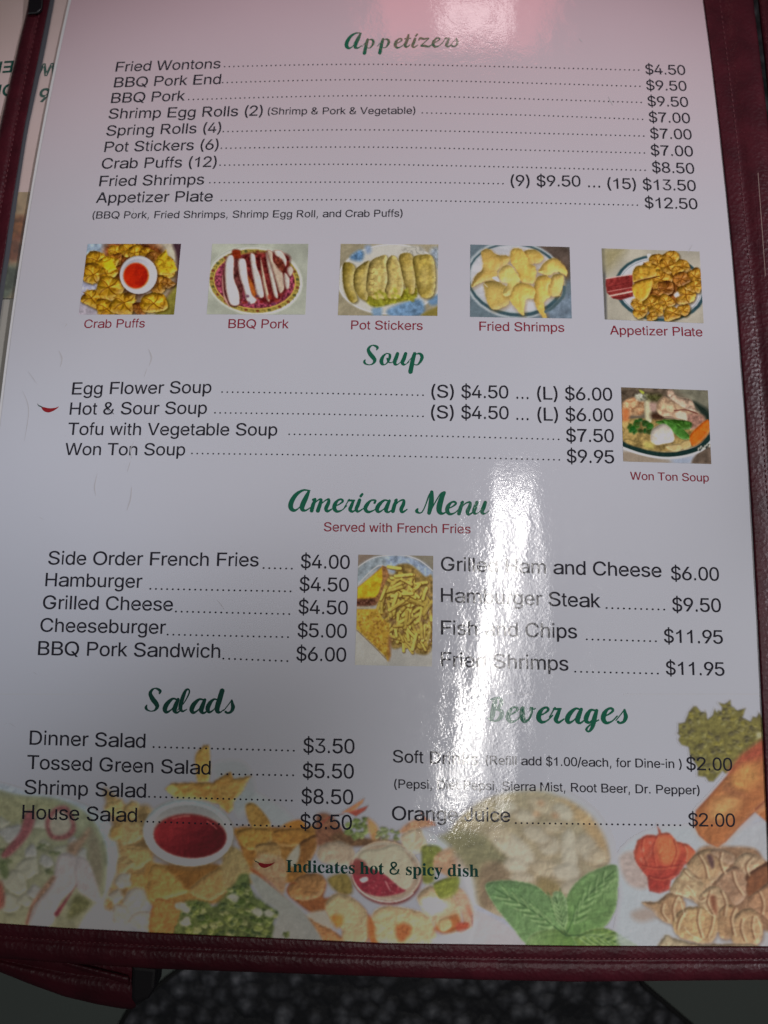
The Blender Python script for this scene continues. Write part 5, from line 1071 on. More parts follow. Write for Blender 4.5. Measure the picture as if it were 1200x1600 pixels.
SERIF = {
 'I': (381, '3t3`3t3z474#4N4+4`454l4C4s4X4u4u4u:&4s:A4m:U4c:c4R:k4::p3t:s3t;17b;17b:s7A:p7):k6t:c6i:U6c:A6`:&6`4x6g4G6m4<6w437(4,7d3z7d3`'),
 'n': (555, '3{3`3{3x413z4>4#4H4+4N454Q4D4S4W4S7o4Q8&4N864I8A4@8I438N3|8P3|8i6,8i6,8)6T8S7)8m7`8u8M8d8y8.9,709,4W9-4E9046964+9?4$9L3z9^3x9^3`6}3`6}3x7)3x7@4#7N477S4W7S787R7Q7O7f7J7v7B8&758,7#8/6`8)6D7r6,7S6,4W6-4E6046654+6>4$6J3z6[3x6[3`'),
 'd': (540, '5{3P5Y3S5:3_4y3o4`4+4J4G494h4,524$5Z3}6+4%6]4-7.4:7V4L7{4d8=5#8U5A8g5b8r6)8u6T8o6{8[7A8;7A::7?:M7::[71:g7$:n6m:r6U:t6U;18v;18v4u8w4_8z4M9$4A9,499:429N4.9N3p8p3l8/3b7A3P7A4?6|3q6R3X!6N4/6_416n476}4B7/4P7:4b7A4v7A7^7<7m747{7(8,6u856e8;6R8<67875|8(5m7j5b7D5[6o5Y645[5T5b5&5l4[5{4C6444'),
 'i': (284, "5@9[5,9^4u9e4f9q4Y:&4R:74P:K4R:`4Y:r4f;'4u;35,;:5@;=5T;:5g;35v;'6':r6.:`61:K6.:76':&5v9q5f9e5T9^!3{3`3{3x423z4?4$4H4+4N454Q4D4S4W4S7m4R8'4O884J8B4B8I458M4#8O4$8i6-8i6-4W6.4E6146664,6>4$6J3z6[3x6[3`"),
 'c': (439, "683P5n3T5K3_5+3p4j4,4Q4H4=4j4.554%5^3}6/4%6^4/7.4@7U4W7y4s8<598T5^8h6*8r6S8v7&8s7K8h7j8V8&8@838&887c867Q807B8'767v7,7g7'7U7%747-6{7D6t7k6u7{6v8/6r8D6d8P6K8T5x8B5Z7g5Q6g5U6$5b5G5w4w674W6X4D7%4>7H4C7j4T8/4p8B4_7g4$7&3]"),
 'a': (505, "7q3P7F3W7+3o6z496J3p5q3Y583R4s3U4W3`4A3q404,4&4E4#4c4*524?5V4d5u5<666$6Q6x6k6x7]6v7v6p806f8?6W8J6D8P6,8R5c8O5L8D5E835S7t5[7g5`7Y5b7M5`7<5X7.5N6}5@6t5/6n4x6l4e6n4T6t4G7$4=71487B467U487l4A8&4N894a8J4x8X578e5U8n5w8s6A8u7&8q7Y8d8#8M8;8/8J7a8N7.8N4b8Q4@8T4;8Y498`488x4C9*4.8c3j8=3V!61476R4B6`4J6m4U6x4c6x6K65615h5b5Z5'5`4X5q4?"),
 't': (346, "5c3Q5>3T4|3_4g3o4X4+4O4I4M4o4M894#894#8X5-9f5F:)5Z:D5k:]6':]6'8i7*8i7*896'896'5$6(4l6*4]6.4P654G6>4B6I4A6`4F6s4W7(4t7@4g6v4)6E3^"),
 'e': (439, '653P5k3S5G3_5(3o4h4+4O4H4<4k4-584%5d3}6:4%6g4.754=7[4Q7}4j8>5,8U5L8g5o8r6:8u6p8o7B8[7h8;8)7l8:768?6Q8?6G5X6G5g5;654X6y4D7D4K7h4a8-5*8B4q7h4,7&3_!5W6n6|6n6|756{7[6w7{6p876e8G6T8Q6@8T5v8E5_7r5W7$'),
 's': (398, '613P5o3S5N3Z5+3i4r3m4d3j4X3a4Q3R4:3R4:5G4T5G4`4{4q4Y5+4?5D4+5_3z5|3v673x6J4#6Y4,6e496l4I6n4[6h4w6U53685F5I5l5)6#4k664V6K4G6c4?6}4<7=4@7e4N8-4f8K5*8d5O8q5}8v6G8r6x8e7(8c728a7<8d7E8k7L8v7a8v7a7?7I7?7=7a7-7|6u876_8G6G8P6.8S5u8R5e8L5W8D5N895H8,5F7x5H7i5M7Z5U7O5b7D5r7:6*706m6j716X7J6E7]617j5u7r5X7u577p4f7a4?7H3{7)3d6^3U'),
 'h': (555, '3{3`3{3x413z4>4#4H4+4N454Q4D4S4W4S:74Q:J4N:Y4I:e4@:m43:r3|:u3|;16,;16,8(6T8R7)8m7`8u8M8d8y8.9,709,4W9-4E9046964+9?4$9L3z9^3x9^3`6}3`6}3x7)3x7@4#7N477S4W7S787R7Q7O7f7J7v7B8&758,7#8/6`8)6D7r6,7S6,4W6-4E6046654+6>4$6J3z6[3x6[3`'),
 'o': (487, "6J3P5{3T5T3_513q4m4.4R4K4=4n4-594$5c3|654$6c4-724=7X4R7{4m8=518U5T8g5{8r6I8u6t8r7?8g7c8U8'8>8A7}8V7Z8g738p6d8s658p5b8g578V4k8A4I8'4,7c3p7@3_6u3T!6J3q6e3u6x4(7,4?714N764d795#7<657:7(747c7*8.6w8E6d8S6J8W608S5x8E5j8.5`7b5Z7(5X665]5$5`4e5d4O5j4?5x4(613u"),
 'p': (535, "3z1E3z1]4-1_481b4A1g4G1m4L1u4P2$4S2[4S7`4R7{4O834J8@4A8H448N3}8Q3}8i6%8i6%7}6G8P6s8m7L8v7o8s828h8N8V8h8?8}8#927]9?779F6j9I6>9F5j9?5>924q8|4M8f4/8L3q8/3_7j3T7G3P6u3W6M3m6,456,2e622'671v6>1l6H1f6v1^6v1E!6s4/74447I4C7Y4]7e5'7l5V7n667l6n7f7A7]7g7N8%79846x886Z816A7w6,7S6,4k6>4I6U45"),
 'y': (461, "4S1C4;1F4&1M3o1Z3a1l3X2%3U2=3W2M3^2^3g2k3t2w4(2}4:3$4J3#4X2y4d2q4m2f4s2X4t2I4t2A4s284u2.4{2)5*2'562+5D275T2L5k2x5|3X4;7k4)843w8F3p8K3g8N3Z8O3X8O3X8i6A8i6A8O5u8I5o8E5k8=5j845l8(5q7t6d5[7L7]7T7y7W837U8=7Q8D7J8I7#8O7#8i8X8i8X8O8K8M8@8G878<7x7_6A3;602l5{2H5k2+5Z1p5J1_581R5%1J4k1E"),
}
# ---------------------------------------------------------------- lettering
def _dec(s):
    A = [chr(c) for c in range(35, 127) if chr(c) != '\\']
    ix = {c: i for i, c in enumerate(A)}
    out = []
    for part in s.split('!'):
        v = [ix[part[i]] * 90 + ix[part[i + 1]] - 1500 for i in range(0, len(part), 2)]
        out.append([(v[i] / 1000, v[i + 1] / 1000) for i in range(0, len(v), 2)])
    return out


def _area(l):
    return sum(l[i][0] * l[(i + 1) % len(l)][1] - l[(i + 1) % len(l)][0] * l[i][1] for i in range(len(l))) / 2


def _inside(p, l):
    r = False
    for i in range(len(l)):
        a, b = l[i], l[(i + 1) % len(l)]
        if (a[1] > p[1]) != (b[1] > p[1]) and p[0] < (b[0] - a[0]) * (p[1] - a[1]) / (b[1] - a[1]) + a[0]:
            r = not r
    return r


def _fat(l, e):
    out = []
    n = len(l)
    for i in range(n):
        a, b, c = l[i - 1], l[i], l[(i + 1) % n]
        nx = (c[1] - a[1]); ny = -(c[0] - a[0]); L = math.hypot(nx, ny) or 1
        out.append((b[0] + nx / L * e, b[1] + ny / L * e))
    return out


def _glyph(loops, e=.006):
    """[(verts, tris)] - one entry per outer outline with its holes."""
    ar = [_area(l) for l in loops]
    sgn = 1 if ar[max(range(len(ar)), key=lambda i: abs(ar[i]))] > 0 else -1
    loops = [_fat(l, e * sgn) for l in loops]
    outer = [l for l, a in zip(loops, ar) if a * sgn > 0]; holes = [l for l, a in zip(loops, ar) if a * sgn <= 0]
    res = []
    for o in outer:
        hs = [h for h in holes if _inside(h[0], o)]
        V = [p for l in [o] + hs for p in l]
        T = tessellate_polygon([[Vector((p[0], p[1], 0)) for p in l] for l in [o] + hs])
        T = [t for t in T if len({tuple(V[i]) for i in t}) == 3]
        T = [t if (V[t[1]][0] - V[t[0]][0]) * (V[t[2]][1] - V[t[0]][1]) - (V[t[1]][1] - V[t[0]][1]) * (V[t[2]][0] - V[t[0]][0]) > 0 else t[::-1] for t in T]
        res.append((V, T))
    return res


_cache = {}


def glyph(ch, font):
    k = (ch, id(font))
    if k not in _cache:
        adv, s = font[ch]
        _cache[k] = (adv / 1000, _glyph(_dec(s), 0 if ch == '3' else .006))
    return _cache[k]


LIFT = 0.00006


def kfor(y):
    """How much the page's height is foreshortened at photograph row y."""
    return float(np.interp(y, [100, 330, 520, 620, 900, 1280], [.82, .85, .90, .92, .95, .965]))


def text(name, s, x0, y0, x1, y1, mat, parent, font=None, kv=None, flip=False, lift=LIFT, label=None, ln=None):
    """A line of print: S set between the two baseline points, letters leaning as the page's verticals do there."""
    font = font or SANS
    adv = 0; items = []
    for ch in s:
        if ch == ' ':
            adv += .278 if font is SANS else .25
            continue
        a, g = glyph(ch, font)
        items.append((adv, g)); adv += a
    first, last = glyph(s[0], font), glyph(s[-1], font)
    lo = min(p[0] for V, T in first[1] for p in V); hi = adv - last[0] + max(p[0] for V, T in last[1] for p in V)
    em = (x1 - x0) / (hi - lo); ys = abs(em) * (kv or kfor((y0 + y1) / 2)) * (-1 if flip else 1)
    VV = []; FF = []
    for a, g in items:
        for q, (V, T) in enumerate(g):
            b = len(VV)
            for (gx, gy) in V:
                X = x0 + (a + gx - lo) * em; t = (X - x0) / (x1 - x0)
                Yb = y0 + (y1 - y0) * t
                dy = -gy * ys
                le = lean(X, Yb) if ln is None else ln
                VV.append(P3(X + dy * le, Yb + dy, lift + q * 5e-6))
            FF += [(b + i, b + j, b + k) for i, j, k in T]
    o = meshobj(name, VV, FF, mat, parent)
    if label: o['label'] = label
    return o


def dots(pts, sp, r, parent, mat=None):
    P = spline([(p[0], p[1]) for p in pts], 12, closed=False) if len(pts) > 2 else np.array(pts, float)
    L = np.concatenate([[0], np.cumsum(np.hypot(*np.diff(P, axis=0).T))])
    n = max(2, int(round(L[-1] / sp)) + 1)
    V = []; F = []
    for i in range(n):
        t = L[-1] * i / (n - 1); x = np.interp(t, L, P[:, 0]); y = np.interp(t, L, P[:, 1])
        b = len(V)
        for k in range(8):
            a = -k * math.pi / 4
            V.append(P3(x + 1.14 * r * math.cos(a), y + 1.06 * r * math.sin(a), LIFT))
        F.append(tuple(range(b, b + 8)))
    return meshobj('dot_leader', V, F, mat or M_INK, parent)


# brush-script capitals and letters: centre lines with a pen width, drawn in their own small grids
# name: (baseline, x height, [stroke points (x, y, width)]...)
SCRIPT = {
 'S': (440, 200, [[(318, 178, 16), (332, 140, 34), (290, 112, 26), (250, 103, 14), (205, 125, 26), (175, 180, 42), (210, 255, 56), (265, 320, 56), (285, 365, 44), (255, 415, 24), (195, 436, 12), (135, 422, 20), (106, 388, 32), (120, 350, 14)]]),
 'o': (440, 200, [[(530, 250, 16), (480, 245, 16), (425, 290, 36), (395, 360, 52), (402, 412, 44), (440, 436, 16), (490, 405, 18), (530, 335, 34), (540, 275, 34), (525, 250, 18)], [(495, 330, 24), (515, 385, 20), (560, 400, 12), (605, 375, 10)]]),
 'u': (440, 200, [[(668, 246, 44), (645, 315, 52), (620, 385, 50), (632, 430, 32), (680, 424, 12), (740, 370, 10)], [(806, 246, 44), (780, 325, 52), (752, 390, 50), (768, 430, 32), (815, 424, 12), (865, 385, 10)]]),
 'p': (440, 200, [[(840, 400, 9), (900, 330, 9), (945, 270, 12)], [(965, 246, 46), (935, 350, 56), (895, 552, 62)], [(940, 300, 10), (1000, 250, 14), (1060, 250, 34), (1092, 300, 46), (1070, 370, 38), (1020, 432, 18), (970, 434, 12), (935, 400, 8)]]),
 'A': (262, 112, [[(238, 70, 8), (175, 66, 15), (110, 105, 28), (66, 170, 36), (56, 225, 36), (82, 256, 24), (125, 240, 10), (190, 160, 8), (230, 80, 8)], [(226, 78, 18), (200, 135, 34), (168, 205, 38), (165, 245, 30), (195, 257, 14), (240, 230, 8)]]),
 'm': (262, 112, [[(262, 155, 18), (282, 150, 16), (262, 200, 28), (247, 258, 28)], [(262, 205, 6), (305, 160, 10), (335, 152, 18), (330, 185, 26), (306, 258, 30)], [(325, 205, 6), (378, 160, 10), (408, 152, 18), (405, 185, 26), (382, 238, 28), (398, 262, 20), (440, 240, 8)]]),
 'e': (262, 112, [[(455, 218, 8), (505, 198, 10), (542, 168, 15), (528, 150, 15), (498, 158, 16), (470, 192, 28), (462, 235, 30), (488, 264, 20), (535, 250, 9), (578, 210, 8)]]),
 'r': (262, 112, [[(560, 225, 7), (590, 175, 8), (606, 152, 12)], [(598, 160, 14), (640, 160, 14), (655, 158, 10)], [(645, 162, 18), (625, 212, 26), (613, 245, 26), (636, 265, 16), (680, 238, 8)]]),
 'i': (262, 112, [[(705, 155, 24), (690, 200, 28), (674, 240, 26), (690, 264, 16), (738, 236, 8)], [(730, 100, 18), (716, 118, 20)]]),
 'c': (262, 112, [[(845, 180, 18), (852, 158, 14), (812, 158, 14), (772, 200, 28), (758, 240, 28), (785, 267, 20), (838, 250, 9), (878, 218, 8)]]),
 'a': (262, 112, [[(985, 168, 10), (940, 155, 14), (890, 195, 28), (868, 240, 30), (884, 266, 18), (930, 240, 8), (975, 180, 8)], [(985, 160, 20), (962, 215, 30), (953, 250, 28), (975, 268, 14), (1012, 245, 8)]]),
 'n': (262, 112, [[(1030, 158, 16), (1042, 152, 18), (1022, 205, 28), (1008, 258, 28)], [(1020, 215, 6), (1066, 165, 10), (1108, 153, 16), (1108, 188, 26), (1086, 240, 28), (1100, 266, 18), (1142, 240, 8)]]),
 'M': (405, 160, [[(62, 346, 20), (50, 375, 32), (85, 398, 16), (125, 380, 12), (165, 300, 12), (212, 170, 16), (245, 122, 16)], [(250, 120, 36), (243, 250, 54), (215, 396, 40)], [(222, 392, 14), (290, 265, 12), (370, 138, 14), (420, 122, 16)], [(415, 126, 34), (380, 200, 52), (350, 310, 60), (352, 378, 48), (390, 403, 24), (440, 380, 12), (475, 345, 10)]]),
 't': (195, 85, [[(655, 76, 16), (640, 130, 22), (624, 172, 22), (636, 193, 14), (668, 172, 7)], [(620, 112, 9), (675, 108, 8)]]),
 'z': (195, 85, [[(745, 128, 8), (760, 110, 16), (795, 118, 14), (838, 112, 8), (800, 150, 8), (765, 184, 10), (798, 184, 18), (840, 192, 12), (878, 165, 6)]]),
 's': (355, 165, [[(985, 330, 8), (1040, 265, 9), (1088, 205, 10)], [(1090, 205, 18), (1098, 245, 30), (1106, 290, 38), (1082, 340, 26), (1035, 358, 20), (1012, 345, 24)]]),
 'l': (355, 165, [[(440, 335, 8), (530, 240, 10), (594, 125, 14), (585, 82, 16), (550, 95, 24), (518, 160, 36), (485, 260, 40), (482, 318, 35), (510, 347, 18), (562, 322, 9)]]),
 'd': (355, 165, [[(940, 210, 14), (880, 195, 18), (820, 250, 40), (795, 315, 42), (820, 352, 24), (880, 315, 10), (930, 240, 10)], [(985, 92, 46), (950, 200, 50), (920, 300, 48), (928, 345, 36), (965, 348, 14), (1005, 318, 8)]]),
 'B': (235, 115, [[(130, 60, 30), (112, 150, 34), (95, 225, 22)], [(90, 62, 10), (150, 45, 14), (182, 75, 26), (162, 122, 20), (125, 135, 10)], [(130, 135, 10), (182, 155, 24), (176, 200, 30), (130, 232, 14), (70, 212, 12)]]),
 'v': (235, 115, [[(312, 140, 10), (332, 124, 22), (326, 180, 34), (342, 228, 28), (380, 220, 12), (405, 170, 14), (405, 130, 24), (425, 135, 8), (440, 128, 6)]]),
 'g': (235, 115, [[(918, 145, 12), (870, 135, 16), (835, 180, 30), (828, 222, 26), (860, 235, 14), (900, 190, 8), (918, 150, 8)], [(918, 138, 20), (898, 205, 30), (882, 270, 24), (852, 308, 12), (830, 290, 14), (866, 252, 9), (935, 215, 8)]]),
}
SCRIPT = {k: (v[0], v[1], v[2:] if not isinstance(v[2][0], list) else v[2]) for k, v in SCRIPT.items()}


def heading(word, letters, x0, y0, x1, y1, xh, mat, parent, label, kv=1.0, kx=1.0):
    """A brush-script heading. LETTERS: [(letter, x of its left side)] in photograph px; baseline from (x0,y0) to (x1,y1); xh its x height."""
    S = 5.0
    xa = min(l[1] for l in letters) - 12; wpx = max(l[1] for l in letters) + 3.2 * xh + 12 - xa
    hgt = xh * 4.2
    W = int(wpx * S); Hh = int(hgt * S)
    Y, X = np.mgrid[0:Hh, 0:W].astype(float); X = X / S + xa; Y = Y / S - xh * 2.6        # Y relative to the baseline, down positive
    sd = np.full(X.shape, -9.0)
    for ch, lx in letters:
        base, gx, strokes = SCRIPT[ch]
        k = xh / gx
        mn = min(p[0] - p[2] / 2 for st in strokes for p in st)
        for st in strokes:
            P = spline([(lx + (p[0] - mn) * k * kx, (p[1] - base) * k, p[2] * k * 1.24 + .12) for p in st], 7, closed=False)
            for i in range(len(P) - 1):
                ax, ay, aw = P[i]; bx, by, bw = P[i + 1]
                m = max(aw, bw) / 2 + .5
                i0 = max(0, int((min(ax, bx) - m - xa) * S)); i1 = min(W, int((max(ax, bx) + m - xa) * S) + 2)
                j0 = max(0, int((min(ay, by) - m + xh * 2.6) * S)); j1 = min(Hh, int((max(ay, by) + m + xh * 2.6) * S) + 2)
                if i1 <= i0 or j1 <= j0: continue
                sx = X[j0:j1, i0:i1]; sy = Y[j0:j1, i0:i1]
                dx, dy = bx - ax, by - ay; L = dx * dx + dy * dy + 1e-9
                t = np.clip(((sx - ax) * dx + (sy - ay) * dy) / L, 0, 1)
                dd = (aw * (1 - t) + bw * t) / 2 - np.hypot(sx - ax - t * dx, sy - ay - t * dy)
                sd[j0:j1, i0:i1] = np.maximum(sd[j0:j1, i0:i1], dd)
    V = []; F = []
    for j in range(Hh):
        row = sd[j]; on = row > 0
        if not on.any(): continue
        e = np.flatnonzero(np.diff(np.concatenate([[0], on.astype(int), [0]])))
        for a, b in zip(e[::2], e[1::2]):
            xs = a - (row[a] / (row[a] - row[a - 1]) if a > 0 and row[a] != row[a - 1] else 0)
            xe = b - 1 + (row[b - 1] / (row[b - 1] - row[b]) if b < W and row[b - 1] != row[b] else 0)
            xs = xs / S + xa; xe = xe / S + xa
            ya, yb = (j - .5) / S - xh * 2.6, (j + .5) / S - xh * 2.6
            q = len(V)
            for (px, py) in ((xs, yb), (xe, yb), (xe, ya), (xs, ya)):
                t = (px - x0) / (x1 - x0)
                V.append(P3(px, y0 + (y1 - y0) * t + py * kv, LIFT))
            F.append((q, q + 1, q + 2, q + 3))
    o = meshobj('heading', V, F, mat, parent); o['label'] = label
    return o


# ---------------------------------------------------------------- the menu page
page = thing('menu_page', 'white printed menu page with Appetizers heading at its top, inside the clear pocket', 'menu page')


def page_pt(u, v, lift=0.0):
    y = -95 + v * (PB - -95)
    x = xl(y) * (1 - u) + xr(y) * u
    yy = y + max(0, (y - 900) / 600) ** 1.5 * (bot(x) - PB)
    return P3(x, yy, lift)


PB = 1484.0


def bot(x):           # where the page's foot slips under the bottom border
    return float(np.interp(x, [-80, 0, 250, 450, 600, 900, 1200, 1290], [1442, 1447, 1461, 1470, 1478, 1482, 1483, 1483]))


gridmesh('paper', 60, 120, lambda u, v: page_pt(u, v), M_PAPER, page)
# second sheet behind it, its lit left edge showing past the first
back = gridmesh('backing_sheet', 30, 90, lambda u, v: P3(*(lambda y: ((xl(y) - 4.2) * (1 - u) + (xr(y) - 6) * u, y))(-95 + v * (bot(600) - 2 + 95)), -.00025), M_WHITE, page)

T = lambda s, x0, y0, x1, y1: text('menu_line', s, x0, y0, x1, y1, M_INK, page, label='"%s"' % s)
PR = lambda s, x0, y0, x1, y1: text('price', s, x0, y0, x1, y1, M_INK, page, label='"%s"' % s)
CP = lambda s, x0, y0, x1, y1: text('caption', s, x0, y0, x1, y1, M_RED, page, label='red caption "%s"' % s)
for a in [("Fried Wontons", 180, 112, 344, 106.5), ("BBQ Pork End", 177.5, 136.5, 344.5, 131), ("BBQ Pork", 173, 161, 288.5, 157),
          ("Shrimp Egg Rolls (2)", 169, 185.5, 410, 180.5), ("(Shrimp & Pork & Vegetable)", 418, 179, 649, 177.8), ("Spring Rolls (4)", 165.5, 212, 345, 207),
          ("Pot Stickers (6)", 162.5, 237.5, 341, 233.5), ("Crab Puffs (12)", 158, 263.5, 338, 260.5), ("Fried Shrimps", 154.5, 291, 318.5, 288),
          ("Appetizer Plate", 149.5, 317, 332, 314.5), ("(BBQ Pork, Fried Shrimps, Shrimp Egg Roll, and Crab Puffs)", 144, 341.5, 629, 338.5),
          ("Egg Flower Soup", 112, 616.5, 330, 614), ("Hot & Sour Soup", 108.5, 648, 323, 646.5), ("Tofu with Vegetable Soup", 105.5, 679.5, 433, 680.5), ("Won Ton Soup", 101, 711, 289, 711.5),
          ("Side Order French Fries", 75, 882, 404, 885), ("Hamburger", 70.5, 916, 222, 918.5), ("Grilled Cheese", 66.5, 951.5, 270, 954.5), ("Cheeseburger", 62.5, 987, 259, 990.5),
          ("BBQ Pork Sandwich", 59, 1023.5, 344, 1028), ("Grilled Ham and Cheese", 689, 891.5, 1034, 902), ("Hamburger Steak", 689, 940.5, 938.5, 949.5),
          ("Fish and Chips", 689, 991.5, 902, 997.5), ("Fried Shrimps", 689, 1041, 888.5, 1048),
          ("Dinner Salad", 46, 1163.5, 227, 1168.5), ("Tossed Green Salad", 42, 1201.5, 329, 1210.5), ("Shrimp Salad", 38, 1240.5, 228, 1246.5), ("House Salad", 34.5, 1279.5, 214, 1284.5),
          ("Soft Drinks", 614, 1191, 748, 1196), ("(Refill add $1.00/each, for Dine-in )", 759, 1194.5, 1065.5, 1200.5), ("(Pepsi, Diet Pepsi, Sierra Mist, Root Beer, Dr. Pepper)", 616, 1231.5, 1093.5, 1241.5),
          ("Orange Juice", 612.5, 1281.5, 797.5, 1284.5)]:
    T(*a)
for a in [("$4.50", 1009, 115.5, 1071.5, 117), ("$9.50", 1010.5, 140.5, 1073.5, 142), ("$9.50", 1012.5, 165.5, 1076, 167), ("$7.00", 1014.5, 190.5, 1079, 192.5), ("$7.00", 1016.5, 216, 1081.5, 218),
          ("$7.00", 1017.5, 242.5, 1083.5, 244.5), ("$8.50", 1019.5, 269, 1085.5, 271.5), ("(9) $9.50", 798, 290.5, 907.5, 291.5), ("...", 919, 292.5, 938, 293), ("(15) $13.50", 949.5, 294.5, 1088, 298.5), ("$12.50", 1008, 324.5, 1090.5, 327),
          ("(S) $4.50", 674, 621, 794.5, 622.5), ("...", 807, 623, 826, 623.5), ("(L) $6.00", 839.5, 624, 957, 626), ("(S) $4.50", 673.5, 653.5, 795, 655), ("...", 807, 656, 826, 656.5), ("(L) $6.00", 840, 657, 958.5, 658.5),
          ("$7.50", 885, 690, 959.5, 691), ("$9.95", 886, 722.5, 960, 724), ("$4.00", 470, 887.5, 546.5, 889), ("$4.50", 468, 923, 545, 924.5), ("$4.50", 466.5, 958.5, 543.5, 960.5), ("$5.00", 465, 995, 542, 997), ("$6.00", 463, 1032, 541, 1034),
          ("$6.00", 1049, 906, 1124, 907.5), ("$9.50", 1051, 955, 1127, 956.5), ("$11.95", 1038, 1004, 1130, 1006), ("$11.95", 1041, 1054, 1132.5, 1056),
          ("$3.50", 474, 1176, 554, 1177.5), ("$5.50", 473, 1215.5, 553, 1216.5), ("$8.50", 471, 1255.5, 552, 1257), ("$8.50", 469, 1295, 550, 1296.5), ("$2.00", 1073, 1203, 1144.5, 1204.5), ("$2.00", 1076, 1291, 1149, 1292)]:
    PR(*a)
for a in [("Crab Puffs", 131, 512.5, 226, 511.5), ("BBQ Pork", 356.5, 512.5, 451, 513), ("Pot Stickers", 548.5, 514.5, 660.5, 515.5), ("Fried Shrimps", 749, 516.5, 882, 518.5), ("Appetizer Plate", 953.5, 522.5, 1098, 525.5),
          ("Won Ton Soup", 985, 749.5, 1108, 752.5), ("Served with French Fries", 506, 830, 735.5, 833.5)]:
    CP(*a)
for pts, sp, r in [([(351, 104), (600, 100.5), (998, 109.5)], 7.3, 1.05), ([(348, 129), (600, 124.5), (1000, 134.8)], 7.3, 1.05), ([(295, 155.5), (600, 149.5), (1002, 160)], 7.3, 1.05), ([(660, 176.3), (830, 180), (1004, 186.5)], 7.3, 1.05),
                   ([(349, 205.5), (600, 203), (1006, 212.5)], 7.35, 1.08), ([(346, 231.5), (600, 230), (1007, 239)], 7.4, 1.08), ([(344, 258), (600, 257), (1008, 266)], 7.4, 1.1), ([(328, 285.3), (600, 284.5), (786, 287)], 7.5, 1.1), ([(346, 313), (600, 312.5), (996, 320.5)], 7.5, 1.1),
                   ([(347, 612.5), (500, 614.5), (661, 617.5)], 8.2, 1.2), ([(336, 645), (500, 647), (661, 650.5)], 8.2, 1.2), ([(452, 678.5), (660, 681), (873, 686.5)], 8.3, 1.2), ([(300, 708.5), (580, 712), (874, 718.5)], 8.3, 1.2),
                   ([(412, 887.5), (456, 888.5)], 8.9, 1.4), ([(235, 920), (454, 924)], 8.9, 1.4), ([(275, 955.5), (452, 959.5)], 8.9, 1.4), ([(262, 991.5), (450, 995.5)], 8.95, 1.4), ([(349, 1029), (449, 1033)], 9, 1.45),
                   ([(948, 950), (1038, 952.5)], 8.9, 1.4), ([(917, 999), (1025, 1002)], 8.9, 1.4), ([(899, 1049.5), (1028, 1052.5)], 8.9, 1.4),
                   ([(240, 1167.3), (459, 1173)], 9.1, 1.5), ([(346, 1209.5), (458, 1211.5)], 9.1, 1.5), ([(233, 1245), (456, 1251)], 9.1, 1.5), ([(221, 1283.5), (454, 1291.5)], 9.15, 1.5), ([(806, 1286), (1063, 1289.5)], 8.9, 1.45)]:
    dots(pts, sp, r, page)

Z = lambda o, s, L: [(ch, o + x / s) for ch, x in L]
heading('Appetizers', Z(530, 6, [('A', 55), ('p', 212), ('p', 356), ('e', 515), ('t', 608), ('i', 678), ('z', 742), ('e', 870), ('r', 962), ('s', 1043)]), 539, 76, 720, 72, 14.3, M_GREEN, page, 'green script heading "Appetizers"', .96)
heading('Soup', Z(560, 10.91, [('S', 85), ('o', 368), ('u', 595), ('p', 830)]), 567, 570.3, 662, 570.3, 18.3, M_GREEN, page, 'green script heading "Soup"')
heading('American', Z(445, 6, [('A', 38), ('m', 238), ('e', 450), ('r', 556), ('i', 658), ('c', 742), ('a', 850), ('n', 1000)]), 452, 798.3, 636, 799.5, 18.6, M_GREEN, page, 'green script heading "American"')
heading('Menu', Z(645, 8.57, [('M', 36), ('e', 440), ('n', 600), ('u', 800)]), 649, 802.3, 768, 803.5, 18.9, M_GREEN, page, 'green script heading "Menu"')
heading('Salads', Z(220, 7.5, [('S', 48), ('a', 262), ('l', 425), ('a', 576), ('d', 764), ('s', 968)]), 226, 1111.5, 370, 1114, 21.5, M_GREEN2, page, 'dark green script heading "Salads"', kx=.92)
heading('Beverages', Z(750, 5, [('B', 60), ('e', 205), ('v', 312), ('e', 445), ('r', 540), ('a', 668), ('g', 818), ('e', 950), ('s', 1060)]), 764, 1127, 980, 1129.5, 22.4, M_GREEN, page, 'green script heading "Beverages"', kx=.94)

SERIF['&'] = SANS['&']
text('menu_line', "Indicates hot & spicy dish", 447, 1362.5, 748, 1370, M_GREEN2, page, font=SERIF, kv=1.0, label='green serif line "Indicates hot & spicy dish"')


def chili(cx, cy, s):
    c = [(-14, -3, 1.0), (-11, -1.5, 1.2), (-9.5, 0, 3.5), (-6, 2, 6.2), (0, 3.4, 6.4), (6, 2.4, 4.6), (11, .6, 2.6), (15, -2, .8)]
    P = spline([(cx + a * s, cy + b * s, w * s) for a, b, w in c], 5, closed=False)
    V = []; F = []
    for i, (x, y, wd) in enumerate(P):
        V += [P3(x, y + wd / 2, LIFT), P3(x, y - wd / 2, LIFT)]
        if i: F.append((2 * i - 2, 2 * i, 2 * i + 1, 2 * i - 1))
    o = meshobj('chili_mark', V, F, M_CHILI, page)
    V = []; F = []
    for i, (a, b) in enumerate([(-9, -1), (-12, -2.6), (-15, -3.6), (-16.5, -6.2)]):
        V += [P3(cx + a * s, cy + (b + .75) * s, LIFT * 1.3), P3(cx + a * s, cy + (b - .75) * s, LIFT * 1.3)]
        if i: F.append((2 * i, 2 * i - 2, 2 * i - 1, 2 * i + 1))
    meshobj('chili_stem', V, F, M_GREEN2, o)


chili(76, 637.5, 1.05); chili(414, 1349.5, 1.0)


# ---- pictures printed on the page, as vertex colours of fine grids
def lin(c):
    c = np.clip(c / 255.0, 0, 1)
    return np.where(c <= .04045, c / 12.92, ((c + .055) / 1.055) ** 2.4)


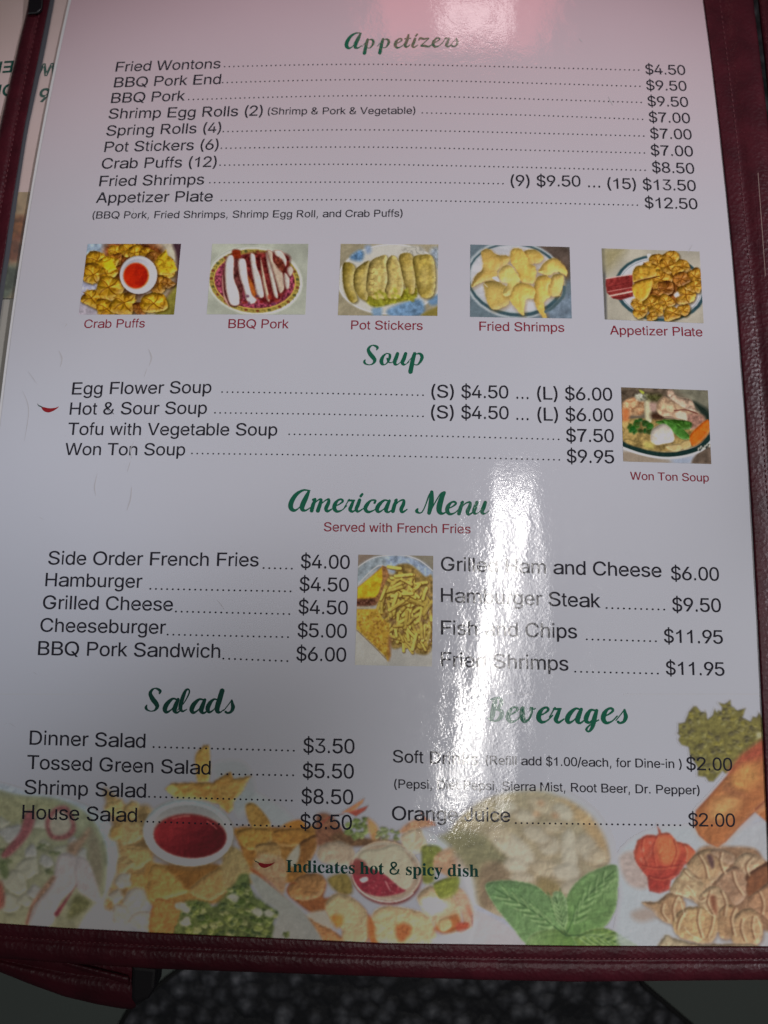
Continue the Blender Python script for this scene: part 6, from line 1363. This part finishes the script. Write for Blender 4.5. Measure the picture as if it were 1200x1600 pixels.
_LX = np.array([0, 300, 600, 900, 1200.]); _LY = np.array([440, 900, 1100, 1250, 1450.])
_LV = np.array([[(168, 168, 178), (165, 163, 174), (166, 164, 174), (164, 164, 174), (162, 164, 172)], [(158, 160, 170), (155, 152, 162), (165, 160, 172), (166, 164, 176), (166, 166, 176)],
                [(138, 138, 152), (132, 127, 138), (158, 152, 162), (170, 168, 178), (166, 168, 178)], [(122, 128, 140), (118, 115, 124), (148, 144, 154), (168, 162, 170), (167, 170, 178)], [(104, 112, 124), (104, 112, 122), (134, 138, 146), (162, 160, 168), (164, 172, 184)]], float)


def paper_seen(X, Y):
    fx = np.clip(np.interp(X, _LX, range(5)), 0, 3.999); fy = np.clip(np.interp(Y, _LY, range(5)), 0, 3.999)
    i = fx.astype(int); j = fy.astype(int); fx = (fx - i)[..., None]; fy = (fy - j)[..., None]
    return (_LV[j, i] * (1 - fx) + _LV[j, i + 1] * fx) * (1 - fy) + (_LV[j + 1, i] * (1 - fx) + _LV[j + 1, i + 1] * fx) * fy


SAT = .74


def soften(c, k=1):
    for _ in range(k):
        for ax in (0, 1):
            for A in ('c', 'a'):
                a = getattr(c, A); setattr(c, A, .25 * np.roll(a, 1, ax) + .5 * a + .25 * np.roll(a, -1, ax))


def to_reflectance(c, X, Y, SAT=.82, gain=1.0, g=1.12):
    """Ink colour of the print from how it and the bare paper beside it look under the room's light."""
    veil = .012
    c = np.clip(c, 0, 255); lum = (c @ np.array([.3, .59, .11]))[..., None]
    c = (lum + (c - lum) * SAT) * gain
    r = np.clip((lin(c) - veil) / (lin(paper_seen(X, Y)) - veil), .004, 1.1)
    return np.clip(r ** g * .80, .004, .88)


def colour_mesh(name, V, F, C, parent, label):
    me = bpy.data.meshes.new(name)
    V = np.asarray(V, np.float32); F = np.asarray(F, np.int32)
    me.vertices.add(len(V)); me.vertices.foreach_set('co', V.ravel())
    me.loops.add(F.size); me.loops.foreach_set('vertex_index', F.ravel())
    me.polygons.add(len(F)); me.polygons.foreach_set('loop_start', np.arange(0, F.size, 4, dtype=np.int32))
    me.polygons.foreach_set('loop_total', np.full(len(F), 4, np.int32))
    me.update(calc_edges=True); me.validate()
    at = me.color_attributes.new('print', 'FLOAT_COLOR', 'POINT')
    at.data.foreach_set('color', np.concatenate([C, np.ones((len(C), 1))], 1).astype(np.float32).ravel())
    o = link(name, me, M_PRINT, parent); o['label'] = label
    return o


def P3v(X, Y, lift):
    D = depth(Y) - lift
    return np.stack([(X - 600) / FPX * D, (800 - Y) / FPX * D, H - D], -1)


def sample(c, X, Y):
    fx = np.clip((X - c.x0) / c.step, 0, c.W - 1.001); fy = np.clip((Y - c.y0) / c.step, 0, c.H - 1.001)
    i = fx.astype(int); j = fy.astype(int); fx = (fx - i)[..., None]; fy = (fy - j)[..., None]
    A = c.c
    return (A[j, i] * (1 - fx) + A[j, i + 1] * fx) * (1 - fy) + (A[j + 1, i] * (1 - fx) + A[j + 1, i + 1] * fx) * fy


def photo(fn, label):
    c, q = fn()
    c.relief(8, .025, 3)
    q = np.array(q, float)                       # tl, tr, br, bl
    nx = int((q[1, 0] - q[0, 0]) / .85); ny = int((q[3, 1] - q[0, 1]) / .85)
    v, u = np.mgrid[0:ny + 1, 0:nx + 1].astype(float); u /= nx; v /= ny; u = u[..., None]; v = v[..., None]
    P = (q[0] * (1 - u) + q[1] * u) * (1 - v) + (q[3] * (1 - u) + q[2] * u) * v
    X, Y = P[..., 0], P[..., 1]
    C = to_reflectance(sample(c, X, Y), X, Y).reshape(-1, 3)
    V = P3v(X, Y, LIFT).reshape(-1, 3)
    i, j = np.meshgrid(np.arange(nx), np.arange(ny)); a = (j * (nx + 1) + i).ravel()
    F = np.stack([a, a + nx + 1, a + nx + 2, a + 1], 1)
    return colour_mesh('printed_photo', V, F, C, page, label)


photo(photo_crab_puffs, 'small photo of golden crab puffs round a cup of red sauce')
photo(photo_bbq_pork, 'small photo of sliced pork on an oval patterned plate')
photo(photo_pot_stickers, 'small photo of a row of pot stickers on a blue and white plate')
photo(photo_fried_shrimps, 'small photo of battered shrimps on a round plate')
photo(photo_appetizer_plate, 'small photo of pork slices and fried wontons on an oval plate')
photo(photo_won_ton_soup, 'small photo of a bowl of soup with broccoli and carrot')
photo(photo_sandwich_fries, 'upright small photo of a toasted sandwich with fries')


def banner():
    c = food_banner()
    soften(c, 1); c.relief(19, .028, 2); c.relief(9, .022, 5)
    X, Y = c.X, c.Y
    ok_v = (X > xl(Y) + 1) & (X < xr(Y) - 1)
    B = np.interp(X, [-80, 0, 250, 450, 600, 900, 1200, 1290], [1442, 1447, 1461, 1470, 1478, 1482, 1483, 1483]) - 1
    a = c.a[..., None]
    a = a * .95
    C = to_reflectance(c.c, X, Y, .78, 1.0, 1.22) * a + np.array([.79, .79, .82]) * .94 * (1 - a)
    keep = (c.a > .03) & ok_v & (Y < B)
    W = c.W
    i, j = np.meshgrid(np.arange(W - 1), np.arange(c.H - 1))
    k = (keep[:-1, :-1] | keep[1:, 1:] | keep[1:, :-1] | keep[:-1, 1:]) & ok_v[:-1, :-1] & ok_v[1:, 1:] & ok_v[:-1, 1:] & ok_v[1:, :-1] & (Y < B)[1:, 1:] & (Y < B)[1:, :-1]
    q = (j * W + i)[k]
    F = np.stack([q, q + W, q + W + 1, q + 1], 1)
    used, inv = np.unique(F, return_inverse=True)
    V = P3v(X, Y, LIFT * .6).reshape(-1, 3)[used]
    return colour_mesh('food_picture', V, inv.reshape(F.shape), C.reshape(-1, 3)[used], page, 'wide food picture fading in along the foot of the page')


banner()

# ---- faint scuffs and crease marks on the page
for k, (P, wd) in enumerate([([(92, 548), (97, 560), (94, 574)], 2.2), ([(232, 545), (237, 558), (233, 572)], 2.4), ([(230, 575), (225, 590)], 1.2), ([(152, 740), (148, 760), (150, 775)], 1.8), ([(206, 760), (204, 780), (198, 798)], 2.2),
                             ([(204, 720), (199, 738)], 1.4), ([(340, 938), (346, 945), (350, 952)], 1.4), ([(210, 690), (204, 702), (206, 716)], 1.4), ([(94, 507), (104, 506), (100, 512)], 1.6), ([(5, 1133), (14, 1130), (24, 1136)], 1.5), ([(62, 808), (68, 812)], 1.6),
                             ([(208, 325), (210, 336), (206, 342)], 1.2), ([(35, 610), (45, 640), (38, 690)], 1.4), ([(44, 580), (58, 600)], 1.0), ([(1075, 395), (1082, 382)], 1.4), ([(52, 1050), (58, 1054)], 1.5), ([(950, 150), (958, 165)], 1.2), ([(905, 60), (910, 66)], 1.4)]):
    c = Canvas(0, 0, 1, 1, (0, 0, 0)) if False else None
    Q = spline([(a[0], a[1]) for a in P], 5, closed=False)
    V = []; F = []
    for i in range(len(Q)):
        t = i / (len(Q) - 1); ww = wd * math.sin(math.pi * (t * .9 + .05)) / 2
        V += [P3(Q[i][0] - ww, Q[i][1], LIFT * 1.4), P3(Q[i][0] + ww, Q[i][1], LIFT * 1.4)]
        if i: F.append((2 * i - 2, 2 * i, 2 * i + 1, 2 * i - 1))
    meshobj('scuff_mark', V, F, M_SCUFF, page)

# ---------------------------------------------------------------- the folder panel that frames the page
folder = thing('menu_folder', 'maroon leatherette menu folder panel stitched round the white page', 'menu folder')


def band(name, A, Bf, t0, t1, n, prof, mat, parent, vertical=False, seed=0):
    """A rolled border: A(s), Bf(s) give the inner and outer photograph points at s, PROF its cross-section [(t, height in mm)]."""
    V = []; F = []
    q = np.random.RandomState(seed)
    ph = q.uniform(0, 6, 4)
    m = len(prof)
    for i in range(n + 1):
        s = t0 + (t1 - t0) * i / n
        a = A(s); b = Bf(s)
        for k, (t, h) in enumerate(prof):
            wv = (math.sin(s * .021 + ph[0]) + .6 * math.sin(s * .057 + ph[1]) + .3 * math.sin(s * .13 + ph[2])) * .07 * (1 if 0 < k < m - 1 else 0) * max(h, 0)
            x = a[0] + (b[0] - a[0]) * t; y = a[1] + (b[1] - a[1]) * t
            V.append(P3(x, y, (h + wv) / 1000))
        if i:
            for k in range(m - 1):
                p = (i - 1) * m + k
                F.append((p, p + 1, p + m + 1, p + m) if not vertical else (p, p + m, p + m + 1, p + 1))
    return meshobj(name, V, F, mat, parent, True)


PROF = [(0, -.3), (0, .35), (.01, .55), (.05, .68), (.2, .75), (.3, .72), (.37, .50), (.42, .48), (.47, .85), (.54, 1.12), (.66, 1.28), (.8, 1.25), (.9, .98), (.97, .35), (1.0, -.4), (.97, -1.4), (.85, -2.2), (.6, -2.5), (.3, -2.4), (0, -1.6)]
BX = [-120, 0, 100, 250, 450, 600, 750, 900, 1200, 1320]
inner_y = lambda x: float(np.interp(x, BX, [1438, 1443, 1450, 1458, 1467, 1474, 1476, 1478, 1479, 1479]))
outer_y = lambda x: float(np.interp(x, BX, [1490, 1497, 1505, 1514, 1521, 1526, 1531, 1534, 1531, 1528]))
band('bottom_border', lambda s: (s, inner_y(s)), lambda s: (s, outer_y(s)), -120, 1320, 220, PROF, M_LEATHER, folder, seed=1)
ro = lambda y: float(np.interp(y, [-110, 0, 200, 400, 600, 1000, 1560], [1158, 1177, 1201, 1222, 1240, 1268, 1296]))
band('right_border', lambda s: (xr(s) - 1.5, s), lambda s: (ro(s), s), -110, 1500, 220, [(t * .95 if t < .45 else t, h * .9) for t, h in PROF], M_LEATHER, folder, vertical=True, seed=2)
lir = lambda y: float(np.interp(y, [-110, 20, 60, 100, 160, 200, 260, 320, 360, 400, 430, 640, 1000, 1560], [100, 74, 66, 58, 46, 38, 28.5, 18.5, 12.5, 7, 2, -24, -58, -85]))
lil = lambda y: float(np.interp(y, [-110, 20, 60, 100, 160, 200, 260, 320, 360, 430, 640, 1000, 1560], [66, 41, 31, 22, 8, -1, -13, -25, -32, -45, -75, -112, -140]))
band('left_border', lambda s: (lir(s), s), lambda s: (lil(s), s), -110, 1500, 180, [(t, max(h, -1.4)) for t, h in PROF], M_LEATHER, folder, vertical=False, seed=3)
# top border, just out of frame
band('top_border', lambda s: (s, -93), lambda s: (s, -128), 60, 1170, 60, PROF, M_LEATHER, folder, vertical=True, seed=4)


def stitches(path, mat, L=5.0, gap=3.2, wd=.95, lift=.00068, hole=True):
    """Individual thread stitches joined into one part; each is a low six-sided grain of thread."""
    V = []; F = []
    P = np.array(path, float); S = np.concatenate([[0], np.cumsum(np.hypot(*np.diff(P, axis=0).T))])
    s = 0
    while s + L < S[-1]:
        a = [np.interp(s, S, P[:, 0]), np.interp(s, S, P[:, 1])]; b = [np.interp(s + L, S, P[:, 0]), np.interp(s + L, S, P[:, 1])]
        dx, dy = (b[0] - a[0]) / L, (b[1] - a[1]) / L
        q = len(V)
        for t, ww, hh in ((0, .3, 0), (.25, 1, .00016), (.75, 1, .00016), (1, .3, 0)):
            x = a[0] + (b[0] - a[0]) * t; y = a[1] + (b[1] - a[1]) * t
            V += [P3(x - dy * wd * ww, y + dx * wd * ww, lift), P3(x, y, lift + hh), P3(x + dy * wd * ww, y - dx * wd * ww, lift)]
        for k in range(3):
            p = q + k * 3
            F += [(p, p + 1, p + 4, p + 3), (p + 1, p + 2, p + 5, p + 4)]
        s += L + gap
    o = meshobj('stitching', V, F, mat, folder, True)
    o['kind'] = 'stuff'
    return o


stitches([(x, inner_y(x) + (outer_y(x) - inner_y(x)) * .36) for x in range(-100, 1300, 10)], M_THREAD)
stitches([(xr(y) + (ro(y) - xr(y)) * .33 * .95, y) for y in range(-90, 1480, 10)], M_THREAD)
stitches([(lir(y) + (lil(y) - lir(y)) * .38, y) for y in range(-90, 1480, 10)], M_THREAD)

# clear vinyl of the pocket between the page and the left border
mv, n_, l_, b_ = mat_new('clear_vinyl')
b_.inputs['Base Color'].default_value = (.62, .63, .60, 1); b_.inputs['Roughness'].default_value = .12
b_.inputs['Alpha'].default_value = .10
g_ = n_.new('ShaderNodeNewGeometry'); z_ = add_noise(n_, l_, 90, 3, g_.outputs['Position']); bb_ = n_.new('ShaderNodeBump')
bb_.inputs['Distance'].default_value = .0003; l_.new(z_.outputs[0], bb_.inputs['Height']); l_.new(bb_.outputs[0], b_.inputs['Normal'])
gridmesh('clear_pocket', 4, 60, lambda u, v: (lambda y: P3((lir(y) - 2) * (1 - u) + (xl(y) - 3) * u, y, -.0005))(-90 + v * 1560), mv, folder)
gridmesh('shadow_strip', 3, 60, lambda u, v: (lambda y: P3(lir(y) - 1 + u * 8 + 1.0 * math.sin(y * .02), y, -.0009))(-90 + v * 1560), plain('shadow_slate', (.055, .062, .085), .45), folder)  # dark strip laid in place of the border's shadow on the leaf below

# folded leatherette corner with its dark metal clip, top left
clip = thing('corner_clip', 'small black metal corner clip with a bright edge on the left border', 'metal corner')


def slab(name, poly, top, thick, mat, parent, bevel=.0004, d=None, seg=3):
    bm = bmesh.new()
    vs = [bm.verts.new(P3(x, y, top, d)) for x, y in poly]
    f = bm.faces.new(vs); bm.normal_update()
    if f.normal.z < 0: f.normal_flip()
    r = bmesh.ops.extrude_face_region(bm, geom=[f])
    for v in r['geom']:
        if isinstance(v, bmesh.types.BMVert): v.co.z -= thick
    bmesh.ops.recalc_face_normals(bm, faces=bm.faces)
    if bevel:
        e = [e for e in bm.edges if all(abs(v.co.z - max(w.co.z for w in bm.verts)) < thick * .6 for v in e.verts)]
        bmesh.ops.bevel(bm, geom=e, offset=bevel, segments=seg, affect='EDGES', profile=.6)
    me = bpy.data.meshes.new(name); bm.to_mesh(me); bm.free()
    o = link(name, me, mat, parent)
    return o


slab('clip_body', [(44, 20), (58, 19), (64, 14), (67, -40), (52, -60), (47, -40)], .0026, .0012, M_BLACK, clip)
V = []; F = []
for i, (x, y) in enumerate([(43, 21), (50, 20.4), (58, 19.6), (62, 17.5), (64.5, 12), (65.5, 0), (67.5, -20)]):
    V += [P3(x - .2, y + .9 if i < 4 else y, .0029), P3(x + .9 if i > 2 else x, y - .9 if i < 4 else y, .0029)]
    if i: F.append((2 * i - 2, 2 * i, 2 * i + 1, 2 * i - 1))
meshobj('clip_edge', V, F, M_METAL, clip)

# ---------------------------------------------------------------- the neighbouring leaf on the right
leaf_r = thing('folder_spine', 'maroon leatherette strip beyond the dark gap at the right edge', 'folder spine')
band('spine_strip', lambda s: (ro(s) + 7 - 6 * min(1, max(0, s / 500)), s), lambda s: (ro(s) + 110, s), -110, 1500, 100, [(0, -2.6), (.0, -1.0), (.03, -.35), (.1, .1), (.5, .4), (1, .3), (1, -2)], M_LEATHER, leaf_r, vertical=True, seed=6)
V = []; F = []
for i in range(24):
    y = 270 + i * 7.0; x = 1184.0 + (y - 270) * .072
    V += [P3(x, y, .0022), P3(x + .9, y, .0023)]
    if i: F.append((2 * i - 2, 2 * i, 2 * i + 1, 2 * i - 1))
th = meshobj('loose_thread', V, F, plain('pale_thread', (.62, .45, .40), .5), None)
th['label'] = 'thin pale loose thread lying on the right maroon border'; th['category'] = 'thread'

# ---------------------------------------------------------------- the leaf underneath, seen left of the folder and through the clear pocket
DL = 0.0024
leaf = thing('menu_page', 'pink page of the leaf beneath with upside-down green lettering, at the left edge', 'menu page')
pp, n_, l_, b_ = mat_new('pink_paper')
g_ = n_.new('ShaderNodeNewGeometry'); z_ = add_noise(n_, l_, 25, 3, g_.outputs['Position'])
cr_ = n_.new('ShaderNodeValToRGB'); l_.new(z_.outputs[0], cr_.inputs[0]); l_.new(cr_.outputs[0], b_.inputs['Base Color'])
cr_.color_ramp.elements[0].position = .3; cr_.color_ramp.elements[0].color = (.80, .62, .57, 1); cr_.color_ramp.elements[1].position = .7; cr_.color_ramp.elements[1].color = (.88, .70, .67, 1)
b_.inputs['Roughness'].default_value = .35


def L3(x, y, lift=0): return P3(x, y, lift - DL)


gridmesh('paper', 10, 30, lambda u, v: L3(-330 + u * 470, -120 + v * 432, 0), pp, leaf)
c = Canvas(-100, 300, 140, 466, (150, 130, 100), 2)
c.tint(30, .2)
for i, (x, y, r, k) in enumerate([(60, 330, 22, (140, 100, 56)), (34, 360, 22, (96, 52, 34)), (50, 385, 18, (150, 112, 66)), (22, 392, 20, (90, 56, 40)), (40, 420, 22, (96, 92, 72)), (10, 440, 30, (70, 78, 66)), (20, 352, 18, (110, 70, 40)), (60, 440, 24, (88, 92, 78)), (70, 362, 14, (130, 84, 50))]):
    c.blob(jag(x, y, r, i + 5, 8), k, soft=6, n=8, na=.2, wob=3)
u, v = np.meshgrid(np.arange(c.W - 1), np.arange(c.H - 1)); a = (v * c.W + u).ravel()
fp = colour_mesh('food_picture', P3v(c.X, c.Y, .0001 - DL).reshape(-1, 3), np.stack([a, a + c.W, a + c.W + 1, a + 1], 1), np.clip(lin(c.c) / .42 * .8, .01, .8).reshape(-1, 3), leaf, 'blurred brown food picture seen through the clear pocket')
GM = plain('leaf_green_ink', (.012, .10, .075), .5)
TT = lambda s, x0, y0, x1, y1: text('lettering', s, x0, y0, x1, y1, GM, leaf, font=BOLD, kv=.9, flip=True, lift=.0001 - DL, ln=-.2)
BOLD = {}
for ch_ in 'EPWON6Y':
    a_, g_ = SANS[ch_]
    BOLD[ch_] = (a_, g_); _cache[(ch_, id(BOLD))] = (a_ / 1000, _glyph(_dec(g_), .026))
TT("E", 22, 95, 7, 96); TT("P", 4, 96, -12, 97); TT("W", 90, 98, 61, 100)
TT("O", 27, 131, 6, 132); TT("N", 3, 132, -15, 133); TT("6", 80, 138, 63, 139); TT("Y", 4, 166, -15, 167)

# grey sheet further down, below the edge of that page
sheet = thing('paper_sheet', 'pale grey-beige sheet under the leaf, seen through the clear pocket at the left edge', 'paper sheet')
gridmesh('paper', 4, 20, lambda u, v: P3(-330 + u * 460, 464 + v * 600, -.0030), plain('beige_sheet', (.46, .44, .38), .6), sheet)

# ---------------------------------------------------------------- second folder leaf peeping out at the bottom left
leaf2 = thing('menu_folder', 'folded maroon leatherette leaf peeping out below the bottom left border', 'menu folder')
top2 = lambda x: float(np.interp(x, [-120, 0, 120, 200, 260], [1480, 1486, 1496, 1500, 1506]))
low2 = lambda x: float(np.interp(x, [-120, 0, 50, 100, 150, 190, 208, 214], [1490, 1519, 1539, 1557, 1569, 1576, 1577, 1572]))
PR2 = [(0, -3.4), (.15, -3.2), (.33, -3.1), (.38, -3.7), (.42, -3.7), (.48, -3.1), (.62, -2.7), (.76, -2.9), (.88, -3.6), (.96, -4.8), (1.0, -6.2), (.96, -8), (.7, -9), (0, -9)]
band('cover', lambda s: (s, top2(s)), lambda s: (s, low2(s)), -120, 212, 60, PR2, M_LEATHER, leaf2, seed=9)
V = []; F = []
band('cover_fold', lambda s: (s, 1500 + (s - 100) * .24), lambda s: (s + 2, 1509 + (s - 100) * .30), 96, 200, 24, [(0, -3.0), (.1, -2.2), (.4, -1.7), (.75, -1.9), (1, -3.0)], M_LEATHER, leaf2, seed=10)
slab('corner_protector', [(205, 1508), (246, 1512), (243, 1545), (232, 1562), (210, 1571), (203, 1560)], -.0026, .006, M_BLACK, leaf2, bevel=.0012)

# ---------------------------------------------------------------- table top and mats under everything
mt, n_, l_, b_ = mat_new('speckled_stone')
g_ = n_.new('ShaderNodeNewGeometry')
v_ = n_.new('ShaderNodeTexVoronoi'); v_.inputs['Scale'].default_value = 118; v_.inputs['Randomness'].default_value = 1
z2 = add_noise(n_, l_, 160, 3, g_.outputs['Position']); ad = n_.new('ShaderNodeMix'); ad.data_type = 'RGBA'; ad.blend_type = 'ADD'; ad.inputs[0].default_value = .006
l_.new(g_.outputs['Position'], ad.inputs[6]); l_.new(z2.outputs['Color'], ad.inputs[7]); l_.new(ad.outputs[2], v_.inputs['Vector'])
sx = n_.new('ShaderNodeMath'); sx.operation = 'MULTIPLY_ADD'; sx.inputs[1].default_value = .85
z3 = add_noise(n_, l_, 70, 3, g_.outputs['Position']); l_.new(v_.outputs['Distance'], sx.inputs[0]); l_.new(z3.outputs[0], sx.inputs[2])
cr_ = n_.new('ShaderNodeValToRGB'); l_.new(sx.outputs[0], cr_.inputs[0])
e = cr_.color_ramp.elements; e[0].position = .5; e[0].color = (.20, .205, .225, 1); e[1].position = 1.0; e[1].color = (.020, .021, .025, 1)
k = e.new(.68); k.color = (.11, .115, .13, 1); k = e.new(.85); k.color = (.055, .057, .066, 1)
z4 = add_noise(n_, l_, 420, 4, g_.outputs['Position'])
mx = n_.new('ShaderNodeMix'); mx.data_type = 'RGBA'; mx.blend_type = 'OVERLAY'; mx.inputs[0].default_value = .7
l_.new(cr_.outputs[0], mx.inputs[6]); l_.new(z4.outputs[0], mx.inputs[7]); l_.new(mx.outputs[2], b_.inputs['Base Color'])
bp_ = n_.new('ShaderNodeBump'); bp_.invert = True; bp_.inputs['Distance'].default_value = .0009; l_.new(v_.outputs['Distance'], bp_.inputs['Height']); l_.new(bp_.outputs[0], b_.inputs['Normal'])
b_.inputs['Roughness'].default_value = .5
tb = meshobj('table_top', [(-1.2, -1.2, 0), (1.2, -1.2, 0), (1.2, 1.2, 0), (-1.2, 1.2, 0), (-1.2, -1.2, -.03), (1.2, -1.2, -.03), (1.2, 1.2, -.03), (-1.2, 1.2, -.03)],
             [(0, 1, 2, 3), (4, 7, 6, 5), (0, 4, 5, 1), (1, 5, 6, 2), (2, 6, 7, 3), (3, 7, 4, 0)], mt)
tb['kind'] = 'structure'
MM = plain('grey_green_mat', (.13, .155, .14), .7)
MD = plain('black_piping', (.012, .012, .012), .6)


def placemat(label, poly, edge):
    m = thing('placemat', label, 'placemat', group=None)
    slab('mat', poly, 0, .002, MM, m, bevel=.0006, d=H - .002)
    V = []; F = []
    for i in range(len(edge) - 1):
        a = Vector(P3(*edge[i], 0, H - .002)); b = Vector(P3(*edge[i + 1], 0, H - .002)); dd = (b - a).normalized(); s = dd.cross(Vector((0, 0, 1))) * .0014
        q = len(V)
        for p in (a, b):
            for w_, h_ in ((-1, 0), (-.6, .0012), (0, .0017), (.6, .0012), (1, 0)):
                V.append(p + s * w_ + Vector((0, 0, h_)))
        F += [(q + k, q + k + 1, q + k + 6, q + k + 5) for k in range(4)]
    meshobj('piping', V, F, MD, m, True)
    return m


placemat('grey-green mat with black piping under the bottom right corner of the folder', [(985, 1500), (1005, 1538), (1080, 1602), (1200, 1720), (2300, 1720), (2300, 1350), (1100, 1350)], [(985, 1500), (1005, 1538), (1080, 1602), (1200, 1720)])
placemat('grey-green mat under the bottom left corner of the folder', [(300, 1500), (262, 1528), (205, 1572), (165, 1640), (120, 1720), (-900, 1720), (-900, 1350), (300, 1350)], [(300, 1500), (262, 1528), (205, 1572), (165, 1640), (120, 1720)])
